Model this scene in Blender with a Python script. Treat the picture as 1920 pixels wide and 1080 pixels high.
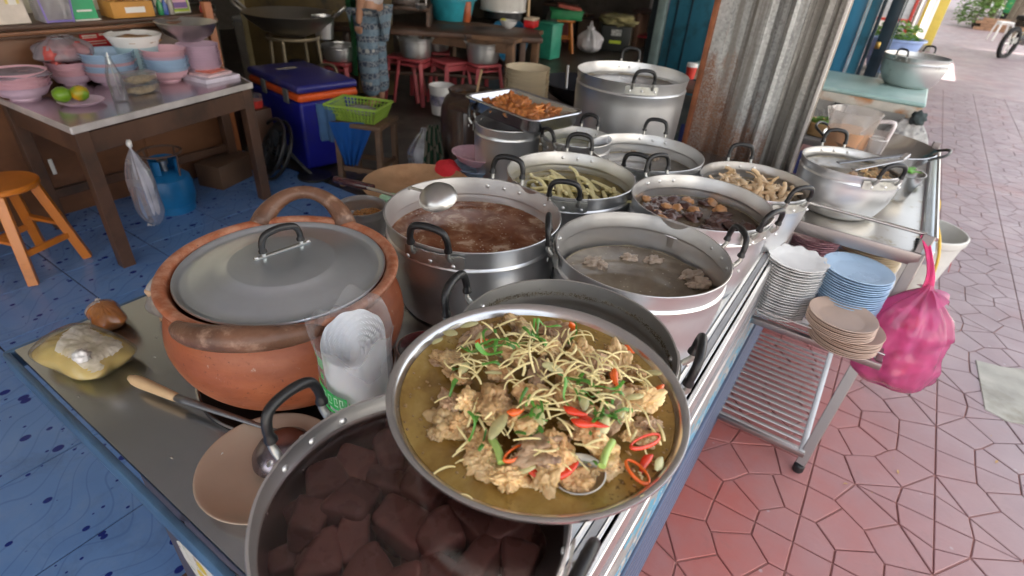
import bpy, bmesh, math, random
from mathutils import Vector, Matrix, noise
R = math.radians; PI = math.pi
random.seed(7)
S = bpy.context.scene
for o in list(bpy.data.objects): bpy.data.objects.remove(o)
COL = S.collection

# ---------------------------------------------------------------- camera
cd = bpy.data.cameras.new('camera'); cam = bpy.data.objects.new('camera', cd); COL.objects.link(cam)
S.camera = cam
cd.sensor_width = 36; cd.lens = 19.2150; cd.clip_start = .02; cd.clip_end = 600
cam.matrix_world = Matrix([[0.822804, -0.351074, 0.446924, 0], [0.564779, 0.417389, -0.711906, 0], [0.06339, 0.838173, 0.541708, 1.6], [0, 0, 0, 1]])
cd.dof.use_dof = True; cd.dof.focus_distance = 1.05; cd.dof.aperture_fstop = 4.2


# real-world helpers: where a sight line from the camera stand meets a level or upright plane
_rot = cam.matrix_world.to_3x3(); _eye = cam.matrix_world.translation.copy(); _f = 1024.800
def _ray(u, v): return _rot @ Vector(((u-960)/_f, -(v-540)/_f, -1))
def P_(u, v, z):
    d = _ray(u, v); k = (z-_eye.z)/d.z; return (d.x*k, d.y*k, z)
def PYf(u, v, Y):
    d = _ray(u, v); return d.x*Y/d.y
def PXf(u, v, X):
    d = _ray(u, v); k = X/d.x; return (d.y*k, _eye.z+d.z*k)

# ---------------------------------------------------------------- world, sun, exposure
SUN_EL, SUN_AZ = 58, 262          # azimuth clockwise from +Y
w = bpy.data.worlds.new('World'); S.world = w; w.use_nodes = True
nt = w.node_tree; sky = nt.nodes.new('ShaderNodeTexSky'); sky.sky_type = 'NISHITA'; sky.sun_disc = False
sky.sun_elevation = R(SUN_EL); sky.sun_rotation = R(SUN_AZ); sky.dust_density = 3.0; sky.air_density = 1.2; sky.ozone_density = .6
bg = nt.nodes['Background']; bg.inputs[1].default_value = .15
hz = nt.nodes.new('ShaderNodeHueSaturation'); hz.inputs['Saturation'].default_value = .30
nt.links.new(sky.outputs[0], hz.inputs['Color']); nt.links.new(hz.outputs[0], bg.inputs[0])      # thin white haze over the blue
sl = bpy.data.lights.new('sun', 'SUN'); sl.energy = 4.5; sl.angle = R(.5); sl.color = (1, .95, .87)
so = bpy.data.objects.new('sun', sl); COL.objects.link(so)
az = R(SUN_AZ); el = R(SUN_EL)
sd = Vector((math.sin(az)*math.cos(el), math.cos(az)*math.cos(el), math.sin(el)))
so.rotation_euler = sd.to_track_quat('Z', 'Y').to_euler()
S.view_settings.view_transform = 'Standard'; S.view_settings.look = 'None'; S.view_settings.gamma = 1
S.view_settings.use_curve_mapping = False; S.view_settings.exposure = 2.1

# ---------------------------------------------------------------- materials
def ramp(nt, fac, stops, interp='LINEAR'):
    r = nt.nodes.new('ShaderNodeValToRGB'); r.color_ramp.interpolation = interp
    el = r.color_ramp.elements
    while len(el) < len(stops): el.new(.5)
    for e, (p, c) in zip(el, stops):
        e.position = p; e.color = (*c, 1) if len(c) == 3 else c
    nt.links.new(fac, r.inputs[0]); return r.outputs[0]
def texco(nt, scale=(1,1,1), world=False, rot=(0,0,0)):
    if world:
        g = nt.nodes.new('ShaderNodeNewGeometry'); src = g.outputs['Position']
    else:
        t = nt.nodes.new('ShaderNodeTexCoord'); src = t.outputs['Object']
    m = nt.nodes.new('ShaderNodeMapping'); m.inputs['Scale'].default_value = scale; m.inputs['Rotation'].default_value = rot
    nt.links.new(src, m.inputs[0]); return m.outputs[0]
def nz(nt, vec, scale=5, detail=4, rough=.55, dist=0):
    n = nt.nodes.new('ShaderNodeTexNoise'); n.inputs['Scale'].default_value = scale; n.inputs['Detail'].default_value = detail
    n.inputs['Roughness'].default_value = rough; n.inputs['Distortion'].default_value = dist
    nt.links.new(vec, n.inputs['Vector']); return n.outputs['Fac']
def vor(nt, vec, scale=5, feature='F1', rnd=1, out='Distance'):
    n = nt.nodes.new('ShaderNodeTexVoronoi'); n.feature = feature; n.inputs['Scale'].default_value = scale; n.inputs['Randomness'].default_value = rnd
    nt.links.new(vec, n.inputs['Vector']); return n.outputs[out]
def mixc(nt, fac, a, b, mode='MIX'):
    m = nt.nodes.new('ShaderNodeMix'); m.data_type = 'RGBA'; m.blend_type = mode
    for i, v in ((0, fac), (6, a), (7, b)):
        if isinstance(v, (int, float)): m.inputs[i].default_value = v
        elif isinstance(v, tuple): m.inputs[i].default_value = (*v, 1) if len(v) == 3 else v
        else: nt.links.new(v, m.inputs[i])
    return m.outputs[2]
def math_(nt, op, a, b=0, c=None):
    m = nt.nodes.new('ShaderNodeMath'); m.operation = op
    for i, v in enumerate((a, b) if c is None else (a, b, c)):
        if isinstance(v, (int, float)): m.inputs[i].default_value = v
        else: nt.links.new(v, m.inputs[i])
    return m.outputs[0]
def new(name):
    m = bpy.data.materials.new(name); m.use_nodes = True
    return m, m.node_tree, m.node_tree.nodes['Principled BSDF']
def bump(nt, bs, h, strength=.3, dist=.002):
    b = nt.nodes.new('ShaderNodeBump'); b.inputs['Strength'].default_value = strength; b.inputs['Distance'].default_value = dist
    nt.links.new(h, b.inputs['Height']); nt.links.new(b.outputs[0], bs.inputs['Normal'])
MC = {}
def M(name, col=(.5,.5,.5), rough=.5, metal=0, var=.18, vs=9, bs=0, bsc=60, spec=.5, coat=0, rand=0, stretch=(1,1,1), trans=0, sss=0, dirt=None, ds=4, dt=(.5,.75)):
    """principled paint with colour variation (noise), optional dirt patches, bump and per-object variation"""
    if name in MC: return MC[name]
    m, nt, b = new(name); MC[name] = m
    v = texco(nt, stretch)
    n = nz(nt, v, vs, 5)
    lo = tuple(max(0, c*(1-var)) for c in col); hi = tuple(min(1, c*(1+var)) for c in col)
    c = ramp(nt, n, [(.3, lo), (.7, hi)])
    if dirt:
        d = nz(nt, texco(nt), ds, 7, .65)
        f = ramp(nt, d, [(dt[0], (0,0,0)), (dt[1], (1,1,1))])
        c = mixc(nt, f, c, dirt)
    if rand:
        oi = nt.nodes.new('ShaderNodeObjectInfo')
        hs = nt.nodes.new('ShaderNodeHueSaturation'); nt.links.new(c, hs.inputs['Color'])
        mr = nt.nodes.new('ShaderNodeMapRange'); nt.links.new(oi.outputs['Random'], mr.inputs[0]); mr.inputs[3].default_value = 1-rand; mr.inputs[4].default_value = 1+rand
        nt.links.new(mr.outputs[0], hs.inputs['Value']); c = hs.outputs[0]
    nt.links.new(c, b.inputs['Base Color'])
    r = nt.nodes.new('ShaderNodeMapRange'); nt.links.new(n, r.inputs[0]); r.inputs[3].default_value = max(.02, rough*.8); r.inputs[4].default_value = min(1, rough*1.2)
    nt.links.new(r.outputs[0], b.inputs['Roughness'])
    b.inputs['Metallic'].default_value = metal; b.inputs['Specular IOR Level'].default_value = spec
    b.inputs['Coat Weight'].default_value = coat; b.inputs['Coat Roughness'].default_value = .08
    b.inputs['Transmission Weight'].default_value = trans
    if sss: b.inputs['Subsurface Weight'].default_value = sss; b.inputs['Subsurface Radius'].default_value = (.01,.006,.004); b.inputs['Subsurface Scale'].default_value = 1
    if bs: bump(nt, b, nz(nt, v, bsc, 4), bs, .003)
    return m
def metal_brushed(name, col=(.62,.62,.62), rough=.3, stain=None, sc=(1,1,60), st=.5, blot=.05):
    if name in MC: return MC[name]
    m, nt, b = new(name); MC[name] = m
    v = texco(nt, sc); n = nz(nt, v, 9, 2)
    big = nz(nt, texco(nt), 7, 6, .6)
    c = mixc(nt, ramp(nt, big, [(.35, (1-blot*2,)*3), (.7, (1,1,1))]), (0,0,0), col, 'MIX')
    c = mixc(nt, 1.0, col, ramp(nt, big, [(.3, (1-blot*2,)*3), (.7, (1,1,1))]), 'MULTIPLY')
    if stain:
        s = nz(nt, texco(nt), 11, 8, .7); c = mixc(nt, ramp(nt, s, [(st, (0,0,0)), (st+.12, (.8,)*3)]), c, stain)
    nt.links.new(c, b.inputs['Base Color']); b.inputs['Metallic'].default_value = .96
    r = nt.nodes.new('ShaderNodeMapRange'); a = math_(nt, 'ADD', math_(nt, 'MULTIPLY', n, .5), math_(nt, 'MULTIPLY', big, .5))
    nt.links.new(a, r.inputs[0]); r.inputs[1].default_value = .3; r.inputs[2].default_value = .7; r.inputs[3].default_value = rough*.9; r.inputs[4].default_value = rough*1.15
    nt.links.new(r.outputs[0], b.inputs['Roughness'])
    h = math_(nt, 'ADD', math_(nt, 'MULTIPLY', n, .12), math_(nt, 'MULTIPLY', nz(nt, texco(nt), 9, 2), .8))
    bump(nt, b, h, .10, .002)
    return m
def film(name, col=(1,1,1), opac=.25, rough=.15, tint=(.97,.97,.97), fold=30, trl=.5, gloss=.6):
    """thin plastic film: part clear, part milky, glossy folds"""
    if name in MC: return MC[name]
    m, nt, b = new(name); MC[name] = m; nt.nodes.remove(b); out = nt.nodes['Material Output']
    tr = nt.nodes.new('ShaderNodeBsdfTransparent'); tr.inputs[0].default_value = (*tint, 1)
    df = nt.nodes.new('ShaderNodeBsdfDiffuse'); df.inputs[0].default_value = (*col, 1)
    tl = nt.nodes.new('ShaderNodeBsdfTranslucent'); tl.inputs[0].default_value = (*col, 1)
    gl = nt.nodes.new('ShaderNodeBsdfGlossy'); gl.inputs['Roughness'].default_value = rough
    m1 = nt.nodes.new('ShaderNodeMixShader'); m1.inputs[0].default_value = trl; nt.links.new(df.outputs[0], m1.inputs[1]); nt.links.new(tl.outputs[0], m1.inputs[2])
    n = nz(nt, texco(nt), fold, 2, .5, .4)
    f = nt.nodes.new('ShaderNodeMapRange'); nt.links.new(n, f.inputs[0]); f.inputs[1].default_value = .35; f.inputs[2].default_value = .65
    f.inputs[3].default_value = opac*.7; f.inputs[4].default_value = min(1, opac*1.3)
    m2 = nt.nodes.new('ShaderNodeMixShader'); nt.links.new(f.outputs[0], m2.inputs[0]); nt.links.new(tr.outputs[0], m2.inputs[1]); nt.links.new(m1.outputs[0], m2.inputs[2])
    fr = nt.nodes.new('ShaderNodeFresnel'); fr.inputs[0].default_value = 1.5
    m3 = nt.nodes.new('ShaderNodeMixShader'); nt.links.new(math_(nt, 'MULTIPLY', fr.outputs[0], gloss), m3.inputs[0]); nt.links.new(m2.outputs[0], m3.inputs[1]); nt.links.new(gl.outputs[0], m3.inputs[2])
    bp = nt.nodes.new('ShaderNodeBump'); bp.inputs['Strength'].default_value = .5; bp.inputs['Distance'].default_value = .004; nt.links.new(n, bp.inputs['Height'])
    for s in (gl, df, fr): nt.links.new(bp.outputs[0], s.inputs['Normal'])
    nt.links.new(m3.outputs[0], out.inputs[0]); return m
def liquid(name, stops, sc=30, detail=6, rough=.06, clear=0, bmp=.15, bsc=18, dist=0, extra=None):
    """broth surface: coloured by suspended matter, optional see-through share"""
    if name in MC: return MC[name]
    m, nt, b = new(name); MC[name] = m; out = nt.nodes['Material Output']
    v = texco(nt); n = nz(nt, v, sc, detail, .62, dist)
    c = ramp(nt, n, stops)
    big = nz(nt, v, 9, 3); c = mixc(nt, 1.0, c, ramp(nt, big, [(.3, (.65,.62,.6)), (.65, (1.1,1.1,1.1))]), 'MULTIPLY')
    if extra:
        vv = vor(nt, v, extra[0]); f = ramp(nt, vv, [(extra[1], (1,1,1)), (extra[1]+.06, (0,0,0))])
        f = mixc(nt, 1.0, f, ramp(nt, nz(nt, v, 14, 3), [(.45, (0,0,0)), (.55, (1,1,1))]), 'MULTIPLY'); c = mixc(nt, f, c, extra[2])
    nt.links.new(c, b.inputs['Base Color']); b.inputs['Roughness'].default_value = rough; b.inputs['IOR'].default_value = 1.4
    bump(nt, b, nz(nt, v, bsc, 2), bmp, .003)
    if clear:
        tr = nt.nodes.new('ShaderNodeBsdfTransparent'); tr.inputs[0].default_value = (.93,.86,.74,1)
        gl = nt.nodes.new('ShaderNodeBsdfGlossy'); gl.inputs['Roughness'].default_value = rough
        fr = nt.nodes.new('ShaderNodeFresnel'); fr.inputs[0].default_value = 1.33
        a = nt.nodes.new('ShaderNodeMixShader'); nt.links.new(fr.outputs[0], a.inputs[0]); nt.links.new(tr.outputs[0], a.inputs[1]); nt.links.new(gl.outputs[0], a.inputs[2])
        x = nt.nodes.new('ShaderNodeMixShader'); x.inputs[0].default_value = clear; nt.links.new(b.outputs[0], x.inputs[1]); nt.links.new(a.outputs[0], x.inputs[2])
        nt.links.new(x.outputs[0], out.inputs[0])
    return m

# ---------------------------------------------------------------- object helpers
def tag(o, label=None, cat=None, group=None, kind=None):
    if label: o['label'] = label
    if cat: o['category'] = cat
    if group: o['group'] = group
    if kind: o['kind'] = kind
    return o
def thing(name, label, cat, loc=(0,0,0), rz=0, group=None):
    o = bpy.data.objects.new(name, None); COL.objects.link(o); o.location = loc; o.rotation_euler = (0,0,rz)
    o.empty_display_size = .05
    return tag(o, label, cat, group)
def link(name, me, parent=None, loc=(0,0,0), rot=(0,0,0), sc=(1,1,1), mat=None):
    o = bpy.data.objects.new(name, me); COL.objects.link(o)
    if parent is not None: o.parent = parent
    o.location = loc; o.rotation_euler = rot; o.scale = sc
    if mat is not None and not me.materials: me.materials.append(mat)
    return o
def fin(bm, mat=None, smooth=40, name='mesh'):
    bmesh.ops.recalc_face_normals(bm, faces=bm.faces[:])
    me = bpy.data.meshes.new(name); bm.to_mesh(me); bm.free()
    if mat is not None:
        for m in (mat if isinstance(mat, (list, tuple)) else [mat]): me.materials.append(m)
    if smooth:
        me.shade_smooth()
        if smooth < 180: me.set_sharp_from_angle(angle=R(smooth))
    return me
def dup(root, loc=None, rz=None, label=None, group=None):
    r = root.copy(); COL.objects.link(r)
    if loc is not None: r.location = loc
    if rz is not None: r.rotation_euler = (0,0,rz)
    if label: r['label'] = label
    if group: r['group'] = group
    for ch in list(root.children):
        c = ch.copy(); COL.objects.link(c); c.parent = r
        for g in ch.children:
            d = g.copy(); COL.objects.link(d); d.parent = c
    return r
def box(bm, sx, sy, sz, c=(0,0,0), rot=None, bev=0, seg=1):
    r = bmesh.ops.create_cube(bm, size=1); vs = r['verts']
    m = Matrix.Translation(c) @ (rot.to_4x4() if rot is not None else Matrix()) @ Matrix.Diagonal((sx, sy, sz, 1))
    bmesh.ops.transform(bm, matrix=m, verts=vs)
    if bev:
        es = list({e for v in vs for e in v.link_edges}); bmesh.ops.bevel(bm, geom=es, offset=bev, segments=seg, affect='EDGES', profile=.5)
def bbox(sx, sy, sz, c=(0,0,0), mat=None, bev=.003, seg=2, rot=None):
    bm = bmesh.new(); box(bm, sx, sy, sz, c, rot, bev, seg); return fin(bm, mat, 30)
def lathe_bm(bm, prof, n=64, a0=0, a1=2*PI, ell=1.0, wob=0):
    """prof = [(r, z)...]; closed revolve"""
    full = abs(a1-a0-2*PI) < 1e-6; k = n if full else n+1; rings = []
    for r, z in prof:
        if r < 1e-6: rings.append([bm.verts.new((0,0,z))]); continue
        rings.append([bm.verts.new((r*(1+wob*math.sin(12*(a0+(a1-a0)*i/n)))*math.cos(a0+(a1-a0)*i/n)*ell, r*(1+wob*math.sin(12*(a0+(a1-a0)*i/n)))*math.sin(a0+(a1-a0)*i/n), z)) for i in range(k)])
    for A, B in zip(rings, rings[1:]):
        for i in range(n):
            j = (i+1) % n if full else i+1
            a = [A[0]] if len(A) == 1 else [A[i], A[j]]
            b = [B[0]] if len(B) == 1 else [B[j], B[i]]
            f = a+b
            if len(f) >= 3: bm.faces.new(f)
def lathe(prof, mat=None, n=64, smooth=35, **k):
    bm = bmesh.new(); lathe_bm(bm, prof, n, **k); return fin(bm, mat, smooth)
def spline(pts, k=6):
    pts = [Vector(p) for p in pts]; out = []
    P_ = [pts[0]*2-pts[1]] + pts + [pts[-1]*2-pts[-2]]
    for i in range(1, len(P_)-2):
        for t in range(k):
            t /= k; a, b, c, d = P_[i-1:i+3]
            out.append(.5*((2*b)+(-a+c)*t+(2*a-5*b+4*c-d)*t*t+(-a+3*b-3*c+d)*t**3))
    out.append(pts[-1]); return out
def tube_bm(bm, pts, rad, n=8, cap=True, flat=1.0):
    pts = [Vector(p) for p in pts]; rings = []
    rr = list(rad) if isinstance(rad, (list, tuple)) else [rad]*len(pts)
    if len(rr) != len(pts):
        m_ = len(rr)-1; N_ = len(pts)-1; rr = [rr[min(m_-1, int(i*m_/N_))]*(1-(i*m_/N_-min(m_-1, int(i*m_/N_))))+rr[min(m_-1, int(i*m_/N_))+1]*(i*m_/N_-min(m_-1, int(i*m_/N_))) for i in range(N_+1)]
    t0 = (pts[1]-pts[0]).normalized(); up = Vector((0,0,1)) if abs(t0.z) < .9 else Vector((1,0,0))
    nrm = t0.cross(up).normalized()
    for i, p in enumerate(pts):
        t = (pts[min(i+1, len(pts)-1)]-pts[max(i-1, 0)]).normalized()
        nrm = (nrm - t*nrm.dot(t)).normalized(); b = t.cross(nrm)
        rings.append([bm.verts.new(p+nrm*(rr[i]*math.cos(2*PI*k/n))+b*(rr[i]*flat*math.sin(2*PI*k/n))) for k in range(n)])
    for A, B in zip(rings, rings[1:]):
        for k in range(n): bm.faces.new((A[k], A[(k+1) % n], B[(k+1) % n], B[k]))
    if cap: bm.faces.new(rings[0][::-1]); bm.faces.new(rings[-1])
def tube(pts, rad, mat=None, n=8, k=0, smooth=50, flat=1.0):
    bm = bmesh.new(); tube_bm(bm, spline(pts, k) if k else pts, rad, n, flat=flat); return fin(bm, mat, smooth)
def bars(segs, mat, bev=0, w=None):
    """list of (p, q, width, thickness) rectangular bars in one mesh"""
    bm = bmesh.new()
    for s in segs: bar(bm, *s)
    return fin(bm, mat, 30)
def bar(bm, p, q, a, b, bev=.002):
    p = Vector(p); q = Vector(q); d = q-p; L = d.length
    rot = d.to_track_quat('Z', 'Y').to_matrix(); box(bm, a, b, L, (p+q)/2, rot, bev, 1)
def prism(poly, z0, z1, mat=None, bev=0, smooth=30):
    bm = bmesh.new(); a = [bm.verts.new((x, y, z0)) for x, y in poly]; b = [bm.verts.new((x, y, z1)) for x, y in poly]
    n = len(poly); bm.faces.new(a[::-1]); top = bm.faces.new(b)
    for i in range(n): bm.faces.new((a[i], a[(i+1) % n], b[(i+1) % n], b[i]))
    if bev: bmesh.ops.bevel(bm, geom=list(top.edges), offset=bev, segments=1, affect='EDGES')
    return fin(bm, mat, smooth)
def blob(seed, s=(1,1,1), amp=.25, fr=1.6, sub=3, mat=None, amp2=.06, ridge=0, flatb=None):
    bm = bmesh.new(); bmesh.ops.create_icosphere(bm, subdivisions=sub, radius=1); o = Vector((seed*7.3, seed*3.1, seed*1.7))
    for v in bm.verts:
        p = v.co.copy(); d = 1+amp*noise.noise(p*fr+o)*2+amp2*noise.noise(p*fr*4+o)*2
        if ridge: d -= ridge*max(0, 1-abs(noise.noise(p*fr*1.3+o*2))*5)
        v.co = Vector((p.x*s[0], p.y*s[1], p.z*s[2]))*d
        if flatb is not None and v.co.z < flatb*s[2]: v.co.z = flatb*s[2]
    return fin(bm, mat, 180)
_O = 'topmost second third fourth fifth sixth seventh eighth ninth tenth eleventh twelfth thirteenth fourteenth fifteenth sixteenth seventeenth eighteenth nineteenth twentieth twenty-first twenty-second twenty-third twenty-fourth twenty-fifth'.split()
def ordinal(i, n): return ', topmost' if i == 0 else ', bottom one' if i == n-1 else ', %s from top' % _O[i]
def rot_rand(t=.5): return (random.uniform(-t, t), random.uniform(-t, t), random.uniform(0, 2*PI))

# ---------------------------------------------------------------- shared materials
ALU = metal_brushed('spun_aluminium', (.80,.80,.80), .36, stain=(.50,.46,.38), st=.66)
ALU_OLD = metal_brushed('stained_aluminium', (.68,.68,.67), .38, stain=(.20,.17,.11), st=.62)
INOX = metal_brushed('stainless_steel', (.58,.57,.56), .2, sc=(60,4,4))
INOX_TOP = metal_brushed('worktop_steel', (.43,.445,.46), .24, sc=(3,40,3), blot=.06)
CHROME = metal_brushed('ladle_steel', (.60,.59,.57), .30, sc=(8,8,8))
BLACKP = M('black_bakelite', (.012,.012,.013), .38, var=.4, bs=.15, bsc=120)
BRACK = metal_brushed('cast_bracket', (.5,.5,.47), .42, stain=(.24,.22,.14), st=.56)
DARKWOOD = M('dark_table_wood', (.085,.042,.025), .45, var=.4, vs=5, stretch=(1,1,.15), bs=.2, bsc=40, dirt=(.03,.02,.015))
OLDWOOD = M('worn_wood', (.16,.09,.05), .65, var=.45, vs=6, stretch=(.3,1,1), bs=.3, bsc=50, dirt=(.05,.035,.025))
ORANGEW = M('orange_varnished_wood', (.56,.17,.015), .32, var=.2, vs=5, stretch=(1,1,.2), coat=.4, dirt=(.28,.08,.01), dt=(.58,.75))
REDP = M('dusty_red_plastic', (.42,.07,.08), .45, var=.15)
WHITEP = M('white_plastic', (.75,.74,.72), .4, var=.05, dirt=(.5,.47,.4), dt=(.6,.85))
# ================================================================= SETTING
ground_m = M('bare_ground', (.16,.15,.13), .9, var=.3, vs=.6, bs=.3, bsc=8)
g = link('ground', prism([(-120,-60),(160,-60),(160,220),(-120,220)], -.6, -.13, ground_m)); tag(g, kind='structure')
def grout_mat():
    m, nt, b = new('pavement_grout'); v = texco(nt, world=True)
    c = ramp(nt, nz(nt, v, 3, 5), [(.3, (.38,.17,.15)), (.7, (.46,.24,.21))]); nt.links.new(c, b.inputs['Base Color']); b.inputs['Roughness'].default_value = .8
    return m
def stone_mat():
    m, nt, b = new('stamped_paving'); v = texco(nt, world=True)
    base = ramp(nt, nz(nt, v, 1.7, 6, .6), [(.25, (.265,.195,.205)), (.5, (.325,.245,.26)), (.75, (.39,.295,.30))])
    # worn red pigment: strongest beside the counter, patchy elsewhere
    sx = nt.nodes.new('ShaderNodeSeparateXYZ'); nt.links.new(v, sx.inputs[0])
    near = nt.nodes.new('ShaderNodeMapRange'); nt.links.new(math_(nt, 'ADD', sx.outputs[0], math_(nt, 'MULTIPLY', sx.outputs[1], .22)), near.inputs[0])
    near.inputs[1].default_value = 1.45; near.inputs[2].default_value = .35; near.inputs[3].default_value = 0; near.inputs[4].default_value = 1
    near = mixc(nt, ramp(nt, nz(nt, v, 2.6, 5, .65), [(.3, (.5,)*3), (.65, (1,1,1))]), (0,0,0), near.outputs[0])
    c = mixc(nt, near, base, (.45,.115,.09))
    stn = ramp(nt, nz(nt, v, 2.3, 8, .75, .5), [(.56, (0,0,0)), (.72, (.55,)*3)]); c = mixc(nt, stn, c, (.17,.13,.13))
    patch = ramp(nt, nz(nt, v, .9, 6, .7), [(.52, (0,0,0)), (.68, (.55,)*3)]); c = mixc(nt, patch, c, (.40,.215,.20))
    pale = ramp(nt, vor(nt, texco(nt, world=True, scale=(1,1,1)), 7.3), [(.03, (.5,)*3), (.055, (0,0,0))]); c = mixc(nt, pale, c, (.50,.46,.46))
    nt.links.new(c, b.inputs['Base Color'])
    r = ramp(nt, nz(nt, v, 5, 5), [(.3, (.42,)*3), (.7, (.7,)*3)]); nt.links.new(r, b.inputs['Roughness'])
    bump(nt, b, nz(nt, v, 60, 6), .25, .003); return m
GR = grout_mat(); ST = stone_mat()
pav = link('pavement', prism([(-.16,-6),(2.6,-6),(2.6,60),(-1.4,60),(-1.4,2.9),(-.16,2.9)], -.13, -.007, GR)); tag(pav, kind='structure')
T = .39; X0 = .247; Y0 = 1.83
pt = dict(o=(0,0), b0=(.12,0), c0=(.26,0), r0=(T,0), l1=(0,.122), a=(.05,.125), b=(.12,.055), c=(.258,.10), e2=(.232,.128), e=(.19,.195), d2=(.118,.245),
          d=(.09,.265), l2=(0,.27), g=(.288,.298), h=(T,.152), r2=(T,.262), r4=(T,T), n=(.275,T), k=(.143,T), l4=(0,T))
cells = ['o b0 b a l1', 'b0 c0 c e2 b', 'c0 r0 h c', 'l1 a d2 d l2', 'a b e2 e d2', 'c h g e e2', 'h r2 g', 'g r2 r4 n', 'g n k', 'e g k d d2', 'l2 d k l4']
def inset(poly, w):
    n = len(poly); a = sum(poly[i][0]*poly[(i+1)%n][1]-poly[(i+1)%n][0]*poly[i][1] for i in range(n)); s = 1 if a > 0 else -1; out = []
    for i in range(n):
        p0, p1, p2 = Vector(poly[i-1]), Vector(poly[i]), Vector(poly[(i+1) % n])
        n1 = Vector((-(p1-p0).y, (p1-p0).x)).normalized()*s; n2 = Vector((-(p2-p1).y, (p2-p1).x)).normalized()*s
        m = (n1+n2); m = m.normalized() if m.length > 1e-6 else n1; k = w/max(.35, m.dot(n1)); out.append(p1+m*k)
    return [(p.x, p.y) for p in out]
stone_me = {}
for fx in (0, 1):
    for fy in (0, 1):
        for i, cc in enumerate(cells):
            poly = [((T-pt[q][0]) if fx else pt[q][0], (T-pt[q][1]) if fy else pt[q][1]) for q in cc.split()]
            stone_me[fx, fy, i] = (prism(inset(poly, .0024), -.012, 0, ST, bev=.0022), poly)
jobs = []
for ix in range(-2, 7):
    for iy in range(-9, 24):
        fx = ix % 2; fy = 1-(iy % 2) if True else 0
        for i in range(len(cells)):
            ox, oy = X0+ix*T, Y0+iy*T
            poly = stone_me[fx, fy, i][1]; cx = ox+sum(p[0] for p in poly)/len(poly); cy = oy+sum(p[1] for p in poly)/len(poly)
            if cx < -.15 and cy < 3.3: continue
            jobs.append((math.hypot(cx, cy, 1.6)+(0 if (cy > .55 and cx < .3+cy*.62) else 50), ox, oy, fx, fy, i))
jobs.sort()
for d, ox, oy, fx, fy, i in jobs[:298]:
    link('paving_stone', stone_me[fx, fy, i][0], pav, (ox, oy, random.uniform(-.001, .0012)))
bm = bmesh.new()
for d, ox, oy, fx, fy, i in jobs[298:]:
    poly = stone_me[fx, fy, i][1]; q = inset(poly, .0028); A = [bm.verts.new((ox+x, oy+y, 0)) for x, y in q]; B = [bm.verts.new((ox+x, oy+y, -.013)) for x, y in q]
    bm.faces.new(A)
    for k in range(len(q)): bm.faces.new((A[k], A[(k+1) % len(q)], B[(k+1) % len(q)], B[k]))
tag(link('paving_stones', fin(bm, ST, 30), pav), kind='stuff')
# beyond the stones that can be told apart
tag(link('far_paving', prism([(-1.35,11.2),(2.58,11.2),(2.58,59),(-1.35,59)], -.0105, -.001, ST), pav), kind='stuff')
CONC = M('grey_cement', (.40,.385,.34), .85, var=.22, vs=7, bs=.4, bsc=40, dirt=(.22,.2,.15))
tag(link('cement_patch', prism([(0.794, 3.032), (0.814, 2.631), (0.892, 2.605), (1.1, 2.685), (1.225, 2.826), (1.29, 3.25), (1.121, 3.174), (0.904, 3.05)], -.004, .005, CONC, bev=.002), pav), 'irregular grey cement repair in the red paving')
link('kerb', prism([(2.6,-6),(2.78,-6),(2.78,60),(2.6,60)], -.13, .012, M('kerb_concrete', (.45,.44,.42), .8, bs=.3)))['kind'] = 'structure'
link('road', prism([(2.78,-50),(12,-50),(12,180),(2.78,180)], -.13, -.11, M('road_concrete', (.42,.41,.39), .85, var=.15, vs=2, bs=.3)))['kind'] = 'structure'

# ---- blue tiled floor
def tile_mat():
    m, nt, b = new('printed_blue_tile'); v = texco(nt, world=True)
    base = ramp(nt, nz(nt, v, 2.2, 4), [(.3, (.115,.235,.50)), (.7, (.16,.30,.58))])
    cloud = nz(nt, v, 9, 5, .65); base = mixc(nt, ramp(nt, cloud, [(.48, (0,0,0)), (.75, (.35,)*3)]), base, (.24,.34,.52)); grime = ramp(nt, nz(nt, v, 3.1, 8, .72, .6), [(.52, (0,0,0)), (.74, (.5,)*3)]); base = mixc(nt, grime, base, (.07,.10,.17))
    n = nt.nodes.new('ShaderNodeTexNoise'); n.inputs['Scale'].default_value = 2.0; n.inputs['Detail'].default_value = 1.2
    nt.links.new(texco(nt, (1,1.4,1), world=True), n.inputs['Vector'])
    sp = nt.nodes.new('ShaderNodeSeparateXYZ'); nt.links.new(v, sp.inputs[0])
    f = math_(nt, 'FRACT', math_(nt, 'ADD', math_(nt, 'MULTIPLY', math_(nt, 'ADD', sp.outputs[0], math_(nt, 'MULTIPLY', sp.outputs[1], .5)), 14), math_(nt, 'MULTIPLY', n.outputs['Fac'], 9))); line = math_(nt, 'ABSOLUTE', math_(nt, 'SUBTRACT', f, .5))
    lf = ramp(nt, line, [(.0, (.42,)*3), (.07, (0,0,0))]); c = mixc(nt, lf, base, (.05,.12,.33))
    for sc, th in ((11, .15), (17, .14), (29, .13)):
        vv = nt.nodes.new('ShaderNodeTexVoronoi'); vv.inputs['Scale'].default_value = sc; nt.links.new(texco(nt, (1,.8,1), world=True), vv.inputs['Vector'])
        pick = math_(nt, 'GREATER_THAN', nt_sep(nt, vv.outputs['Color']), .45)
        dot = math_(nt, 'MULTIPLY', ramp(nt, vv.outputs['Distance'], [(th, (1,1,1)), (th+.02, (0,0,0))]), pick); c = mixc(nt, dot, c, (.008,.022,.19))
    nt.links.new(c, b.inputs['Base Color']); b.inputs['Roughness'].default_value = .22; b.inputs['Specular IOR Level'].default_value = .4
    bump(nt, b, nz(nt, v, 30, 3), .06, .002); return m
def nt_sep(nt, c):
    s = nt.nodes.new('ShaderNodeSeparateColor'); nt.links.new(c, s.inputs[0]); return s.outputs[0]
TL = tile_mat()
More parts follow.
